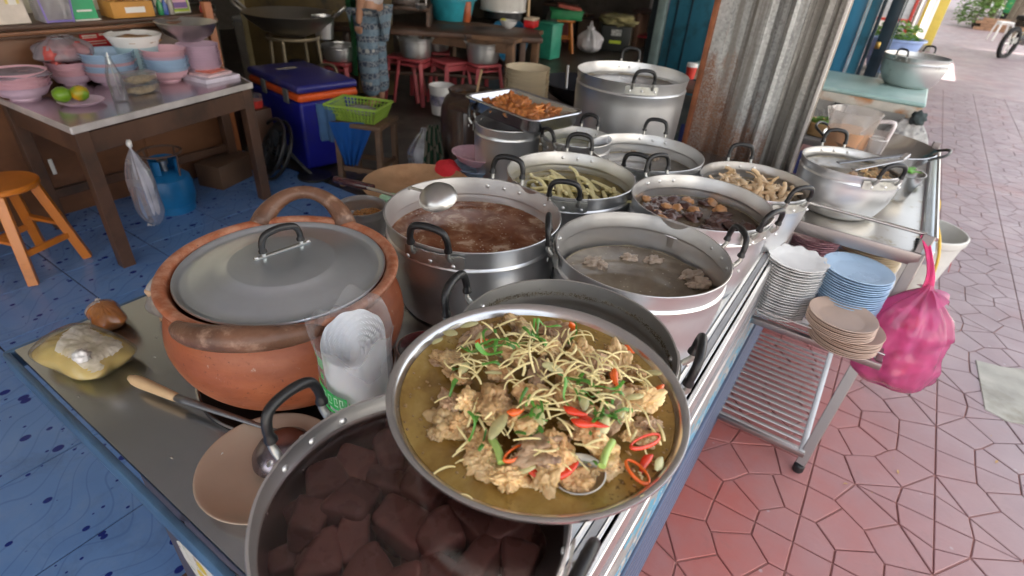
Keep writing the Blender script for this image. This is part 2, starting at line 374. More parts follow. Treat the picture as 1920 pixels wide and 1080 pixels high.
fl = link('floor', prism([(-9.5,-4),(-.16,-4),(-.16,2.40),(-9.5,2.40)], -.13, -.005, M('dark_grout', (.006,.008,.014), .9))); tag(fl, kind='structure')
tme = prism([(.0028,.0028),(.4112,.0028),(.4112,.4112),(.0028,.4112)], -.006, 0, TL, bev=.0012)
TP = .414; cand = []
for ix in range(-22, 5):
    for iy in range(-11, 5):
        x, y = -1.925+ix*TP, .319+iy*TP
        if x < -9.4 or x+TP > -.15 or y+TP > 2.41 or y < -4: continue
        cand.append((math.hypot(x+2.6, y-.8), x, y))
cand.sort()
for d, x, y in cand[:230]: link('floor_tile', tme, fl, (x, y, 0))
bm = bmesh.new()
for d, x, y in cand[230:]: box(bm, TP-.003, TP-.003, .006, (x+TP/2, y+TP/2, -.003))
tag(link('floor_tiles', fin(bm, TL, 0), fl), kind='stuff')
kf = link('kitchen_floor', prism([(-9.5,2.40),(-1.4,2.40),(-1.4,12),(-9.5,12)], -.13, -.02, M('greasy_concrete_floor', (.055,.045,.036), .42, var=.5, vs=2.2, bs=.35, bsc=14, dirt=(.13,.115,.09), ds=3, dt=(.5,.7))))
tag(kf, kind='structure')

# ---- the shophouse round the kitchen
WALLD = M('sooty_wall', (.10,.085,.07), .8, var=.4, vs=2, dirt=(.03,.025,.02))
sh = thing('shophouse', 'shophouse whose open front and roof shelter the cooking stall', 'building', (-4,2,0))
def shp(name, poly, z0, z1, mat): 
    return link(name, prism([(x+4, y-2) for x, y in poly], z0, z1, mat), sh)
ceilm = M('roof_underside', (.62,.60,.56), .7, var=.12, vs=2)
shp('roof', [(-9.6,-4.2),(.75,-4.2),(.75,11),(-9.6,11)], 2.75, 2.85, ceilm)
shp('unseen_upper_storey', [(-9.6,-4.2),(.3,-4.2),(.3,11),(-9.6,11)], 2.86, 7.2, M('upper_wall', (.55,.5,.42), .8))  # unseen storey, its height set to keep the pavement in shade
shp('left_wall', [(-9.7,-4.2),(-9.6,-4.2),(-9.6,12),(-9.7,12)], -.1, 2.75, WALLD)
shp('side_wall', [(-9.6,-4.2),(-2.6,-4.2),(-2.6,-4.1),(-9.6,-4.1)], -.1, 2.75, M('cream_wall', (.5,.46,.38), .8))
shp('back_wall', [(-9.6,10.9),(-3.3,10.9),(-3.3,11),(-9.6,11)], -.1, 2.75, WALLD)
cw = thing('tiled_partition', 'pale cream tiled wall behind the cabinet shelf', 'wall', (-4.45,.3,0))
link('wall_core', bbox(.1, 4.0, 2.7, (0,0,1.35), M('tile_grout', (.3,.28,.22), .8)), cw)
crt = bbox(.012, .196, .196, (.054,0,0), M('cream_wall_tile', (.56,.53,.42), .25, var=.08, rand=.06), .002, 1)
for i in range(20):
    for j in range(7): link('wall_tile', crt, cw, (0, -1.9+i*.2, 1.0+j*.2))
# far neighbours: a low one whose unseen roof is shaped to throw the sun patch
nb = thing('neighbour_shop', 'low neighbouring shop, its unseen roof shaped to pass the sun patch', 'building', (-3,14,0))
wallp = M('pale_render', (.6,.57,.5), .8, var=.15, vs=1)
link('front_wall', prism([(.30,-3),(.40,-3),(.40,4),(.30,4)], 0, 3, M('brown_screen_wall', (.33,.2,.13), .7, var=.3)), nb)
link('roof', prism([(1.95,-3),(4.9,-3),(4.9,4),(1.95,4)], 3, 3.1, ceilm), nb)  # added slabs round a hole that lets the sun patch through
link('roof', prism([(-6,-3),(.65,-3),(.65,4),(-6,4)], 3, 3.1, ceilm), nb)
link('roof', prism([(.66,-3),(1.94,-3),(1.94,-2.0),(.66,-2.0)], 3, 3.1, ceilm), nb)
link('roof', prism([(.66,.55),(1.94,.55),(1.94,4),(.66,4)], 3, 3.1, ceilm), nb)
nb2 = thing('row_house', 'tall pale row house at the far end of the footpath', 'building', (-4,40,0))
link('wall', prism([(-6,-22),(3,-22),(3,30),(-6,30)], 0, 7, wallp), nb2)
wm = M('shop_window', (.05,.06,.07), .15)
for k in range(8): link('window', bbox(.06, 1.6, 1.4, (3.02, -20+k*6, 1.7), wm, 0), nb2)
# across the street
op = thing('facing_row', 'row of pale shophouses across the street', 'building', (16,20,0))
link('wall', prism([(0,-70),(8,-70),(8,100),(0,100)], -.1, 7.5, M('facing_render', (.62,.58,.52), .8, var=.25, vs=.4)), op)
sm = M('roller_shutter', (.35,.37,.4), .5, var=.2); 
for k in range(28): 
    link('shutter', bbox(.1, 3.6, 2.6, (-.04, -66+k*6, 1.3), sm, 0), op); link('window', bbox(.1, 2.4, 1.3, (-.04, -66+k*6, 5), wm, 0), op)

# ================================================================= PLANTS AND STREET THINGS
def leaf_cloud(bm, c, r, n, s, sq=(1,1,1)):
    for _ in range(n):
        while 1:
            p = Vector([random.uniform(-1, 1) for _ in range(3)])
            if p.length < 1 and p.length > .35*random.random(): break
        if noise.noise(p*2.2+Vector(c)*3) < -.12: continue
        p = Vector((p.x*r*sq[0], p.y*r*sq[1], p.z*r*sq[2]))+Vector(c)
        q = Matrix.Rotation(random.uniform(0, 2*PI), 3, 'Z') @ Matrix.Rotation(random.uniform(-1.1, 1.1), 3, 'X')
        k = s*random.uniform(.6, 1.3); v = [bm.verts.new(p+q@Vector(t)*k) for t in ((-.5,0,0),(0,-.28,.08),(.6,0,0),(0,.28,.08))]; bm.faces.new(v)
LEAF = M('green_leaf', (.14,.27,.045), .5, var=.5, vs=1.5, rand=.3); LEAFY = M('yellow_green_leaf', (.27,.36,.07), .5, var=.4, vs=1.5)
BARK = M('grey_bark', (.15,.12,.09), .9, var=.4, bs=.5, bsc=30)
def tree(x, y, h, r, label, lf=LEAF, group=None, n=1500):
    t = thing('street_tree', label, 'tree', (x,y,0), 0, group)
    b = bmesh.new(); tube_bm(b, spline([(0,0,0),(.05,.02,h*.35),(-.04,.05,h*.65),(0,0,h*.8)], 3), [.13-.008*i for i in range(10)], 8)
    for k in range(5):
        a = k*1.3; tube_bm(b, [(0,0,h*(.4+.07*k)), (math.cos(a)*r*.4, math.sin(a)*r*.4, h*(.55+.07*k)), (math.cos(a)*r*.75, math.sin(a)*r*.75, h*(.66+.06*k))], [.05,.03,.012], 6)
    link('trunk', fin(b, BARK, 60), t)
    b = bmesh.new()
    for k in range(9):
        a = k*.7+x; rr = r*.55 if k else 0; leaf_cloud(b, (math.cos(a)*rr, math.sin(a)*rr, h*.8+random.uniform(-.2,.25)*r), r*.55, n//9, .17, (1,1,.8))
    link('crown', fin(b, lf, 0), t); return t
for i, (x, y, h, r, l) in enumerate([(2.2,22.5,5.0,2.2,'leafy street tree nearest on the kerb at the far right'),(2.45,27,5.4,2.4,'street tree behind the first one at the far right kerb'),(2.3,32.5,5.5,2.6,'third street tree down the footpath'),
      (2.4,39,6,2.8,'farthest street tree closing the footpath view')]):
    tree(x, y, h, r, l, LEAFY if i % 2 else LEAF, 'street trees along the kerb')
def shrub(x, y, z, r, label, lf, n=500, s=.08, name='shrub', flowers=None):
    t = thing(name, label, 'plant', (x,y,z)); b = bmesh.new()
    for k in range(5): tube_bm(b, [(0,0,0), (random.uniform(-.4,.4)*r, random.uniform(-.4,.4)*r, r*.9)], [.012,.005], 5)
    link('stem', fin(b, BARK, 60), t); b = bmesh.new()
    for k in range(5): leaf_cloud(b, (random.uniform(-.5,.5)*r, random.uniform(-.5,.5)*r, r*random.uniform(.6,1.2)), r*.62, n//5, s)
    link('foliage', fin(b, lf, 0), t)
    if flowers:
        for k in range(4): link('flower', blob(k, (.05,.05,.04), .3, sub=2, mat=flowers), t, (random.uniform(-.3,.3)*r, random.uniform(-.4,0)*r, r*random.uniform(1.2,1.7)))
    return t
shrub(*(2.244, 28.874, 0)[:2], .05, 1.4, 'yellowish green shrub in the kerbside bed behind the white stool', LEAFY, 2600, .14)
shrub(*(1.398, 24.84, 0)[:2], .0, .7, 'green shrub with a pink flower beside the far footpath', LEAF, 1200, .12, flowers=M('pink_petal', (.8,.25,.35), .5))
shrub(*(1.956, 33.554, 0)[:2], .0, 1.9, 'bright green bush farthest up the kerbside bed', LEAFY, 3600, .16)
shrub(*(3.03, 32.186, -0)[:2], .0, 1.6, 'dense green bush behind the parked motorbike', LEAF, 2600, .14)
b_ = (1.995, 24.181, 0)
t = thing('planter_box', 'brown brick edged planting bed by the white stool', 'planter', (b_[0]+.5, b_[1]+1.0, 0))
BRK = bbox(.29, .1, .085, (0,0,0), M('planter_brick', (.35,.2,.12), .8, var=.2, rand=.15), .006, 1)
link('soil', bbox(2.1, 1.7, .2, (0,0,.1), M('soil', (.05,.035,.02), .9), .01), t)
for c in range(4):
    for k in range(7): link('brick', BRK, t, (-.95+k*.3+(.15 if c % 2 else 0), -.9, .045+c*.09))
# white plastic stool on the footpath, far right
def stool_round_legs(name, label, loc, h, w, mat, group=None, rz=0, cat='stool'):
    t = thing(name, label, cat, loc, rz, group)
    bm = bmesh.new(); box(bm, w, w, .03, (0,0,h-.015), None, .012, 3); me = fin(bm, mat, 40); link('seat', me, t)
    for sx in (-1, 1):
        for sy in (-1, 1):
            bm = bmesh.new(); a = Vector((sx*w*.43, sy*w*.43, h-.03)); b = Vector((sx*w*.6, sy*w*.6, 0))
            bar(bm, a, b, .045, .03, .006); link('leg', fin(bm, mat, 40), t)
    bm = bmesh.new()
    for s in (-1, 1):
        bar(bm, (-w*.46, s*w*.46, h-.06), (w*.46, s*w*.46, h-.06), .05, .012); bar(bm, (s*w*.46, -w*.46, h-.06), (s*w*.46, w*.46, h-.06), .012, .05)
    link('apron', fin(bm, mat, 40), t); return t
q = (1.862, 20.996, 0); stool_round_legs('plastic_stool', 'white plastic stool standing alone on the footpath edge, far right', (q[0], q[1], 0), .48, .32, WHITEP, rz=.3)
# motorbike cut by the right edge
mk = (2.017, 17.347, 0)
t = thing('motorcycle', 'dark motorcycle parked at the kerb at the right edge', 'motorcycle', (mk[0]+.02, mk[1]+.1, 0), R(60))
TY = M('tyre_rubber', (.015,.015,.016), .8); BKM = M('black_enamel', (.02,.02,.022), .25, coat=.5)
for x in (-.62, .62):
    wv = link('wheel', lathe([(.30,-.045),(.33,-.03),(.335,0),(.33,.03),(.30,.045),(.25,.03),(.25,-.03),(.30,-.045)], TY, 32), t, (x,0,.3), (PI/2,0,0))
    bm = bmesh.new()
    for k in range(6): bar(bm, (0,0,0), (.25*math.cos(k*PI/3), .25*math.sin(k*PI/3), 0), .02, .015)
    link('rim', fin(bm, ALU_OLD, 30), wv)
link('frame', bars([((-.6,0,.32),(0,0,.45),.05,.12),((0,0,.45),(.35,0,.85),.06,.06),((.35,0,.9),(.62,.0,.3),.05,.1),((-.55,0,.7),(.3,0,.7),.22,.14)], BKM), t)
link('engine', bbox(.35,.25,.25,(0,0,.38), ALU_OLD, .04), t); link('seat', bbox(.75,.24,.09,(-.25,0,.8), TY, .035, 3), t)
link('handlebar', tube([(.3,-.33,1.0),(.36,-.12,.98),(.36,.12,.98),(.3,.33,1.0)], .014, BLACKP, 8, 4), t); link('headlight', lathe([(0,0),(.08,.01),(.09,.05),(.05,.1),(0,.11)], WHITEP, 20), t, (.5,0,.88), (0,PI/2,0))
mk = (2.872, 27.44, 0)
t = thing('delivery_cart', 'green and white vehicle parked behind the motorcycle', 'vehicle', (mk[0]+.25, mk[1]+2.2, 0), R(80))
GRN = M('green_paint', (.04,.33,.12), .35, coat=.5)
link('lower_body', bbox(2.6,1.3,.55,(0,0,.62), GRN, .08, 3), t); link('cab', bbox(1.5,1.2,.7,(-.2,0,1.24), WHITEP, .12, 3), t)
for x in (-.75,.75):
    for y in (-.6,.6): link('wheel', lathe([(0,-.07),(.22,-.07),(.28,-.04),(.28,.04),(.22,.07),(0,.07)], TY, 28), t, (x,y,.29), (PI/2,0,0))
link('windscreen', bbox(.03,1.05,.45,(-.97,0,1.28), wm, .01), t)
# yellow pillar and white post
q = (0.282, 16.273, 0); YEL = M('yellow_paint', (.78,.62,.12), .55, var=.08, dirt=(.5,.42,.2), dt=(.6,.8))
t = thing('painted_pillar', 'tall yellow painted pillar at the shopfront edge', 'pillar', (q[0]-.15, q[1]+.1, 0)); link('shaft', bbox(.42,.34,3.0,(0,0,1.5), YEL, .01), t); link('plinth', bbox(.46,.38,.12,(0,0,.06), CONC, .01), t)
q = (0.064, 14.637, 0)
t = thing('awning_post', 'slim white awning post left of the yellow pillar', 'post', (q[0],q[1],0)); link('shaft', tube([(0,0,0),(0,0,3.0)], .075, WHITEP, 16), t); link('foot', bbox(.26,.26,.05,(0,0,.025), WHITEP, .01), t)
q = (-0.155, 15.532, 0)
t = thing('awning_post', 'thin grey pole beside the slim white awning post', 'post', (q[0],q[1],0)); link('shaft', tube([(0,0,0),(0,0,3.0)], .04, ALU_OLD, 12), t); link('foot', bbox(.16,.16,.04,(0,0,.02), ALU_OLD, .008), t)
q = (-0.463, 18.085, 0); RED = M('red_paint', (.62,.045,.03), .4)
t = thing('display_board', 'red framed display board with pale panels behind the planter tub', 'sign', (q[0]-.25,q[1]+.2,0), R(18))
link('frame', bars([((-.45,0,.1),(-.45,0,2.3),.07,.07),((.45,0,.1),(.45,0,2.3),.07,.07),((-.45,0,2.3),(.45,0,2.3),.07,.07),((-.45,0,.4),(.45,0,.4),.07,.07),((-.45,0,1.35),(.45,0,1.35),.05,.05)], RED), t)
for j, (z, c) in enumerate(((.88,(.6,.66,.72)),(1.83,(.72,.7,.35)))): link('panel', bbox(.82,.03,.86,(0,.01,z), M('board_panel%d' % j if 0 else ('pale_board_panel' if j == 0 else 'yellow_board_panel'), c, .4), .004), t)
q = (-0.269, 12.1, 0)
t = thing('planter_tub', 'light blue plastic tub planted with green herbs behind the painted counter', 'planter', (q[0]+.05,q[1]-2.6,.35)); LB = M('light_blue_plastic', (.30,.42,.72), .4)
link('tub', lathe([(0,0),(.2,0),(.34,.40),(.37,.41),(.37,.43),(.33,.43),(.3,.38),(0,.38)], LB, 40), t)
bm = bmesh.new(); leaf_cloud(bm, (0,0,.46), .30, 700, .07, (1,1,.6)); link('herbs', fin(bm, LEAF, 0), t)
t = thing('stone_plinth', 'low grey concrete block under the light blue planter tub', 'block', (q[0]+.05,q[1]-2.6,0)); link('block', bbox(.7,.6,.32,(0,0,.16), CONC, .02), t); link('cap', bbox(.78,.68,.03,(0,0,.335), CONC, .008), t)
for k in range(16):
    x, y = random.uniform(.35, 1.3), random.uniform(1.25, 3.5)
    if k == 0: x, y = (0.837, 2.293, 0)[:2]
    if k == 1: x, y = (0.517, 1.989, 0)[:2]
    if k == 2: x, y = (0.36, 1.804, 0)[:2]
    b = bmesh.new(); v = [b.verts.new(p) for p in ((-.011,0,0),(0,-.005,.002),(.012,0,.003),(0,.005,.004))]; b.faces.new(v)
    s = 1 if k < 3 else .35
    tag(link('fallen_leaf', fin(b, M('dry_leaf', (.45,.27,.10), .6), 0), None, (x,y,.002), (0,0,random.random()*6), (s,s,s)), 'tiny dry yellow leaf scrap lying on the red paving', 'leaf', 'leaf scraps on the paving')
# ================================================================= COUNTER
XL, XR, YN, YF, ZT = -1.42, -.132, .18, 2.78, .75
BLUEP = M('blue_painted_edge', (.055,.12,.21), .45, var=.25, vs=12, dirt=(.16,.2,.25), dt=(.62,.8))
c0 = thing('food_counter', 'long stainless steel topped food counter with blue painted edges', 'counter', ((XL+XR)/2, (YN+YF)/2, 0))
ox, oy = (XL+XR)/2, (YN+YF)/2; W_, L_ = XR-XL, YF-YN
link('worktop', bbox(W_-.05, L_-.006, .012, (-.022,0,ZT-.006), INOX_TOP, .003, 2), c0)
link('edge_strip', bbox(.014, L_+.03, .05, (XL-ox-.006,0,ZT-.028), BLUEP, .004, 2), c0)
link('edge_strip', bbox(W_+.0, .014, .05, (-.005,YN-oy-.011,ZT-.028), BLUEP, .004, 2), c0)
# right hand rolled trims
link('trim', bbox(.010, L_, .006, (XR-ox-.040,0,ZT+.001), ALU, .0025, 2), c0)
link('trim', bbox(.016, L_, .005, (XR-ox-.026,0,ZT-.004), M('grey_sealant', (.30,.30,.31), .5), .001, 1), c0)
link('trim', bbox(.007, L_, .008, (XR-ox-.013,0,ZT-.002), ALU, .003, 2), c0)
SB = XR-ox
link('side_band', bbox(.012, L_-.01, .070, (SB+.000,0,ZT-.044), ALU, .002, 1), c0)
link('side_band', bbox(.010, L_-.01, .075, (SB-.002,0,.632), M('dull_grey_band', (.27,.28,.30), .5, metal=.3), .002, 1), c0)
link('side_band', bbox(.013, L_-.01, .022, (SB+.001,0,.582), ALU, .003, 1), c0)
GREYST = M('weathered_grey_strip', (.30,.29,.28), .7, var=.3, vs=20, dirt=(.1,.32,.45), ds=14, dt=(.52,.56))
link('side_strip', bbox(.012, L_-.01, .115, (SB+.000,0,.512), GREYST, .002, 1), c0)
link('side_strip', bbox(.013, L_-.01, .06, (SB+.001,0,.422), M('peeling_blue_strip', (.10,.28,.42), .5, var=.3, vs=18, dirt=(.42,.42,.40), ds=20, dt=(.5,.56)), .002, 1), c0)
RIB = M('blue_grey_ribbed_metal', (.11,.145,.23), .45, var=.2, metal=.2, stretch=(1,.2,1))
link('side_panel', bbox(.03, L_-.02, .38, (XR-ox-.012,0,.195), RIB, .002, 1), c0)
ribme = bbox(.014, L_-.02, .036, (0,0,0), RIB, .005, 2)
for k in range(6): link('rib', ribme, c0, (XR-ox+.008, 0, .035+.064*k))
BOARD = M('purple_brown_board', (.075,.062,.075), .5, var=.3, vs=4, stretch=(1,1,.3), dirt=(.14,.13,.14))
nx = (-0.936, 0.172, 0.7)[0]
link('front_board', bbox(XR-nx-.02, .018, .69, ((nx+XR)/2-ox, YN-oy+.022, .352), BOARD, .002, 1), c0)
link('left_board', bbox(.018, L_-.1, .69, (nx-ox+.01, .02, .352), BOARD, .002, 1), c0)
for x in (-.38, .38): link('leg', bbox(.05,.05,.03,(x,YN-oy+.07,.0), DARKWOOD, .004), c0)
# torn paper posted on the near board
def paper_mat():
    m, nt, b = new('torn_colour_paper'); v = texco(nt)
    n = nz(nt, v, 14, 7, .7); c = ramp(nt, n, [(.36, (.05,.22,.16)), (.44, (.55,.52,.44)), (.56, (.60,.58,.52)), (.63, (.30,.2,.12)), (.68, (.62,.6,.55))])
    y = ramp(nt, vor(nt, v, 9), [(.16, (1,1,1)), (.2, (0,0,0))]); c = mixc(nt, y, c, (.6,.42,.03)); nt.links.new(c, b.inputs['Base Color']); b.inputs['Roughness'].default_value = .6; return m
bm = bmesh.new(); pts = []
for k in range(24):
    a = k/24*2*PI; pts.append((math.cos(a)*(.26+.018*math.sin(7*a)+random.uniform(-.008,.008)), math.sin(a)*(.2+.012*math.cos(9*a))))
A = [bm.verts.new((x, 0, z)) for x, z in pts]; B = [bm.verts.new((x, -.0012, z)) for x, z in pts]; bm.faces.new(A); bm.faces.new(B[::-1])
for k in range(24): bm.faces.new((A[k], A[(k+1) % 24], B[(k+1) % 24], B[k]))
tag(link("torn_poster", fin(bm, paper_mat(), 0), c0, (-.61-ox, YN-oy+.012, .47)), "torn colourful paper stuck on the near board")
bm = bmesh.new(); tube_bm(bm, [(0,0,0),(.028,0,.014)], .0022, 6); 
for k in range(8): box(bm, .002, .006, .006, (.004+.003*k,0,.002+.0016*k))
lathe_bm(bm, [(0,-.004),(.005,-.004),(.0035,0),(0,.001)], 10)
link('screw', fin(bm, M('rusty_steel', (.03,.022,.02), .6, metal=.5), 30), c0, ((-0.794, 0.164, 0.7)[0]-ox, YN-oy+.006, .672))
# crumbs and water spots on the worktop
bm = bmesh.new()
for k in range(70):
    x = random.uniform(XL+.03, XR-.35); y = random.uniform(YN+.02, 1.2); s = random.uniform(.0008, .0028)
    bmesh.ops.create_icosphere(bm, subdivisions=1, radius=s, matrix=Matrix.Translation((x,y,ZT+s*.4)) @ Matrix.Diagonal((random.uniform(.8,2.2),1,.5,1)))
tag(link('food_crumbs', fin(bm, M('rice_crumb', (.45,.42,.36), .6), 60)), 'tiny pale crumbs scattered over the left of the steel worktop', 'crumbs', kind='stuff')

# ================================================================= POTS
def rivet_me():
    return lathe([(0,.0024),(.0028,.002),(.0046,.0006),(.005,0),(.005,-.001)], ALU, 12)
RIV = rivet_me()
def grip_mesh(w=.082, h=.058, out=.0):
    p = [(-w/2,0,.012),(-w/2,0,h*.55),(-w/2+.006,0,h*.86),(-w/2+.018,0,h),(0,0,h+.003),(w/2-.018,0,h),(w/2-.006,0,h*.86),(w/2,0,h*.55),(w/2,0,.012)]
    pts = spline(p, 4); n = len(pts); rad = [.0062+.0012*math.sin(PI*i/(n-1)) for i in range(n)]; rad[0] = rad[-1] = .0085; rad[1] = rad[-2] = .0085
    bm = bmesh.new(); tube_bm(bm, pts, rad, 12)
    for s in (-1, 1): 
        lathe = []
    return fin(bm, BLACKP, 60)
GRIP = grip_mesh(); GRIP_S = grip_mesh(.068, .048)
def bracket_mesh(w=.082, r=.2):
    bm = bmesh.new()
    for s in (-1, 1):
        x = s*w/2; tube_bm(bm, [(x,-.012,-.013),(x,-.006,-.006),(x,0,.002),(x,0,.016)], [.0055,.0058,.0052,.005], 10)
    n = 14; ww = w*.86
    for k in range(n):   # curved plate hugging the pot wall
        a0 = (k/n-.5)*2*ww/r*.95; a1 = ((k+1)/n-.5)*2*ww/r*.95
        f = lambda a, d: (math.sin(a)*(r+d), math.cos(a)*(r+d)-r-.016)
        (x0,y0),(x1,y1),(x2,y2),(x3,y3) = f(a0,0), f(a1,0), f(a1,.0035), f(a0,.0035)
        sc = lambda u: .0125+.003*abs(math.sin(u*5*PI))
        h0, h1 = sc(k/n), sc((k+1)/n)
        v = [bm.verts.new(p) for p in ((x0,y0,-.02-h0),(x1,y1,-.02-h1),(x1,y1,-.02+h1),(x0,y0,-.02+h0),(x3,y3,-.02-h0),(x2,y2,-.02-h1),(x2,y2,-.02+h1),(x3,y3,-.02+h0))]
        for q in ((0,1,2,3),(4,5,6,7),(0,1,5,4),(3,2,6,7)): bm.faces.new([v[i] for i in q])
        if k in (0, n-1): bm.faces.new([v[i] for i in ((0,3,7,4) if k == 0 else (1,2,6,5))])
    return fin(bm, BRACK, 40)
def pot_profile(r, h, bot=.8, step=.16):
    """outside bottom -> up -> rim -> inside down to the bottom; z from 0 (base) to h"""
    o = [(0,0),(r*bot*.9,0),(r*bot,.006)]
    for k in range(1, 9):
        t = k/8; o.append((r*(bot+(.985-bot)*math.sin(t*PI/2)**.8), .006+(h*(1-step)-.012)*t**1.15))
    o += [(r*.992,h*(1-step)-.003),(r*.985,h*(1-step)+.001),(r*.972,h*(1-step)+.004),(r*.974,h*(1-step)+.012),(r*.992,h-.010),(r,h-.004),(r*1.002,h-.001),(r*.998,h),(r-.0035,h-.0005),(r-.004,h-.004)]
    i = [(r*.992-.0035,h-.012),(r*.974-.0035,h*(1-step)+.012),(r*.972-.0035,h*(1-step)+.003),(r*.985-.0035,h*(1-step)-.001)]
    for k in range(8, 0, -1):
        t = k/8; i.append((r*(bot+(.985-bot)*math.sin(t*PI/2)**.8)-.0035, .008+(h*(1-step)-.012)*t**1.15))
    i += [(r*bot*.9,.0045),(0,.0045)]
    return o+i
def pot(label, x, y, zr, r, angs, zb=ZT, bot=.8, step=.17, mat=None, group='aluminium pots on the counter', name='cooking_pot', tilt=.14, small=False, hs=1.0, n=96, riv=True):
    h = zr-zb; t = thing(name, label, 'pot', (x,y,zb), 0, group)
    me = lathe(pot_profile(r, h, bot, step), mat or ALU, n)
    for v in me.vertices:      # knocks and waves of a used pot
        p = Vector((v.co.x+x*7, v.co.y+y*5, v.co.z)); d = .0016*noise.noise(p*9)+.0011*noise.noise(p*22); q_ = math.hypot(v.co.x, v.co.y)
        if q_ > .01: v.co.x *= 1+d/q_; v.co.y *= 1+d/q_
    link('body', me, t)
    w = .068 if small else .082; G = GRIP_S if small else GRIP; br = bracket_mesh(w, r)
    for a in angs:
        a = R(a); hd = link('handle', G, t, (math.cos(a)*(r+.012), math.sin(a)*(r+.012), h+.004), (0,0,a-PI/2), (hs,hs,hs))
        hd.rotation_mode = 'XYZ'
        hd.matrix_local = Matrix.Translation((math.cos(a)*(r+.014), math.sin(a)*(r+.014), h-.004)) @ Matrix.Rotation(a-PI/2, 4, 'Z') @ Matrix.Rotation(-tilt, 4, 'X') @ Matrix.Diagonal((hs,hs,hs,1))
        b = link('bracket', br, hd); b.matrix_parent_inverse = Matrix()
        b.matrix_local = Matrix.Rotation(tilt, 4, 'X') @ Matrix.Translation((0,.004,0))
        if riv:
            for k in (-1, 0, 1):
                aa = a+k*w*.62/r; ri = r*.983-.0038
                link('rivet', RIV, t, (math.cos(aa)*ri, math.sin(aa)*ri, h*(1-step*.45)), (0,-PI/2,aa), (1.1,1.1,1.1))
                ro = r*.983+.0205-.0015
                rv = link('rivet', RIV, hd); rv.matrix_local = Matrix.Rotation(tilt, 4, 'X') @ Matrix.Translation((k*w*.62, .0012-.0*abs(k), -.020)) @ Matrix.Rotation(-PI/2, 4, 'X') @ Matrix.Diagonal((1,1,1,1))
    return t
def broth(name, label, x, y, z, r, mat, cat='soup', wav=.0):
    bm = bmesh.new(); lathe_bm(bm, [(0,0),(r*.35,0),(r*.7,0),(r*.985,0),(r,.0012),(r,-.004),(0,-.004)], 72)
    o = tag(link(name, fin(bm, mat, 40), None, (x,y,z)), label, cat)
    if cat == 'soup':      # stained tide line left on the wall
        bm = bmesh.new(); n = 120; A = []; B = []
        for i in range(n):
            a = 2*PI*i/n; h_ = .003+.008*max(0, noise.noise(Vector((math.cos(a)*5+x*9, math.sin(a)*5, z*7)))+.12); rr = r*1.001
            A.append(bm.verts.new((math.cos(a)*rr, math.sin(a)*rr, .0008))); B.append(bm.verts.new((math.cos(a)*(rr+.0004), math.sin(a)*(rr+.0004), h_)))
        for i in range(n): bm.faces.new((A[i], A[(i+1) % n], B[(i+1) % n], B[i]))
        link('tide_line', fin(bm, M('tide_line_stain', (.33,.28,.20), .5, var=.4, vs=40), 60), o)
    return o

GP = 'aluminium pots on the counter'
A_ = (-.78, 1.029); B_ = (-.355, 1.128); C_ = (-.723, 1.44); D_ = (-.655, 1.875); E_ = (-.34, 1.52); F_ = (-.276, 1.925)
G_ = (-.967, 2.40); FR = (-.291, .289); UN = (-.305, .667); J_ = (-.925, 1.86); I_ = (-1.20, 1.79)
pot('biggest deep aluminium pot holding reddish brown broth, ladle on its rim', *A_, 1.0, .226, [-76,104], bot=.86, step=.2, hs=1.12)
pot('wide aluminium pot of clear greyish broth between the brown broth pot and trolley', *B_, 1.0, .205, [-150,38], bot=.80)
pot('aluminium pot of pale bamboo shoots in yellowish broth', *C_, 1.0, .197, [-66,112], bot=.82)
pot('aluminium pot of thin grey broth in front of the rusty corrugated column', *D_, .98, .205, [-76,104], bot=.88)
pot('aluminium pot full of dark stewed meat and brown mushrooms', *E_, 1.0, .198, [-21,148], bot=.78)
pot('aluminium pot of pale shredded tripe next to the column foot', *F_, .96, .180, [-38,120], bot=.76)
pot('tall stock pot, largest at the back, of cloudy broth', *G_, 1.13, .243, [-57,117], bot=.94, step=.13)
pot('aluminium pot of dark blood cubes nearest to the viewer', *FR, 1.04, .1835, [183,3], bot=.80, step=.13, hs=1.0)
pot('nearly empty aluminium pot under the back edge of the curry pan', *UN, 1.04, .186, [-167,14], bot=.80, mat=ALU_OLD)
pot('small aluminium pot with green broth right behind the fried meat tray corner', *J_, .975, .130, [-110,100], bot=.85, small=True)
pot('small aluminium pot holding up the tray of fried meat', *I_, .985, .132, [200,60], bot=.85, small=True)
# broths
broth('broth', 'reddish brown broth with pale froth in the biggest pot', *A_, .926, .2185, liquid('blood_broth', [(.34,(.15,.045,.018)),(.47,(.21,.075,.032)),(.56,(.27,.13,.07)),(.62,(.46,.30,.20)),(.74,(.56,.43,.32))], 17, 11, .10, dist=.8, extra=(85,.16,(.52,.40,.28))))
broth('broth', 'clear greyish brown broth with a few bones', *B_, .905, .186, liquid('thin_broth', [(.3,(.13,.10,.07)),(.5,(.21,.17,.12)),(.7,(.32,.27,.20))], 5, 6, .09, bmp=.2, dist=1.2, extra=(70,.12,(.42,.36,.27))))
broth('broth', 'olive yellow broth round the bamboo shoots', *C_, .934, .188, liquid('bamboo_broth', [(.3,(.14,.11,.03)),(.7,(.24,.19,.07))], 8, 4, .08))
broth('broth', 'thin grey broth in the pot before the column', *D_, .905, .194, liquid('grey_broth', [(.3,(.13,.12,.10)),(.55,(.19,.175,.145)),(.7,(.3,.24,.22))], 10, 4, .07))
broth('broth', 'dark brown stew liquid round the mushrooms', *E_, .932, .186, liquid('stew_broth', [(.3,(.055,.035,.02)),(.6,(.11,.075,.045)),(.75,(.20,.17,.13))], 11, 5, .08))
broth('broth', 'brown liquid under the shredded tripe', *F_, .906, .166, liquid('tripe_broth', [(.3,(.12,.09,.055)),(.7,(.2,.16,.11))], 9, 4, .1))
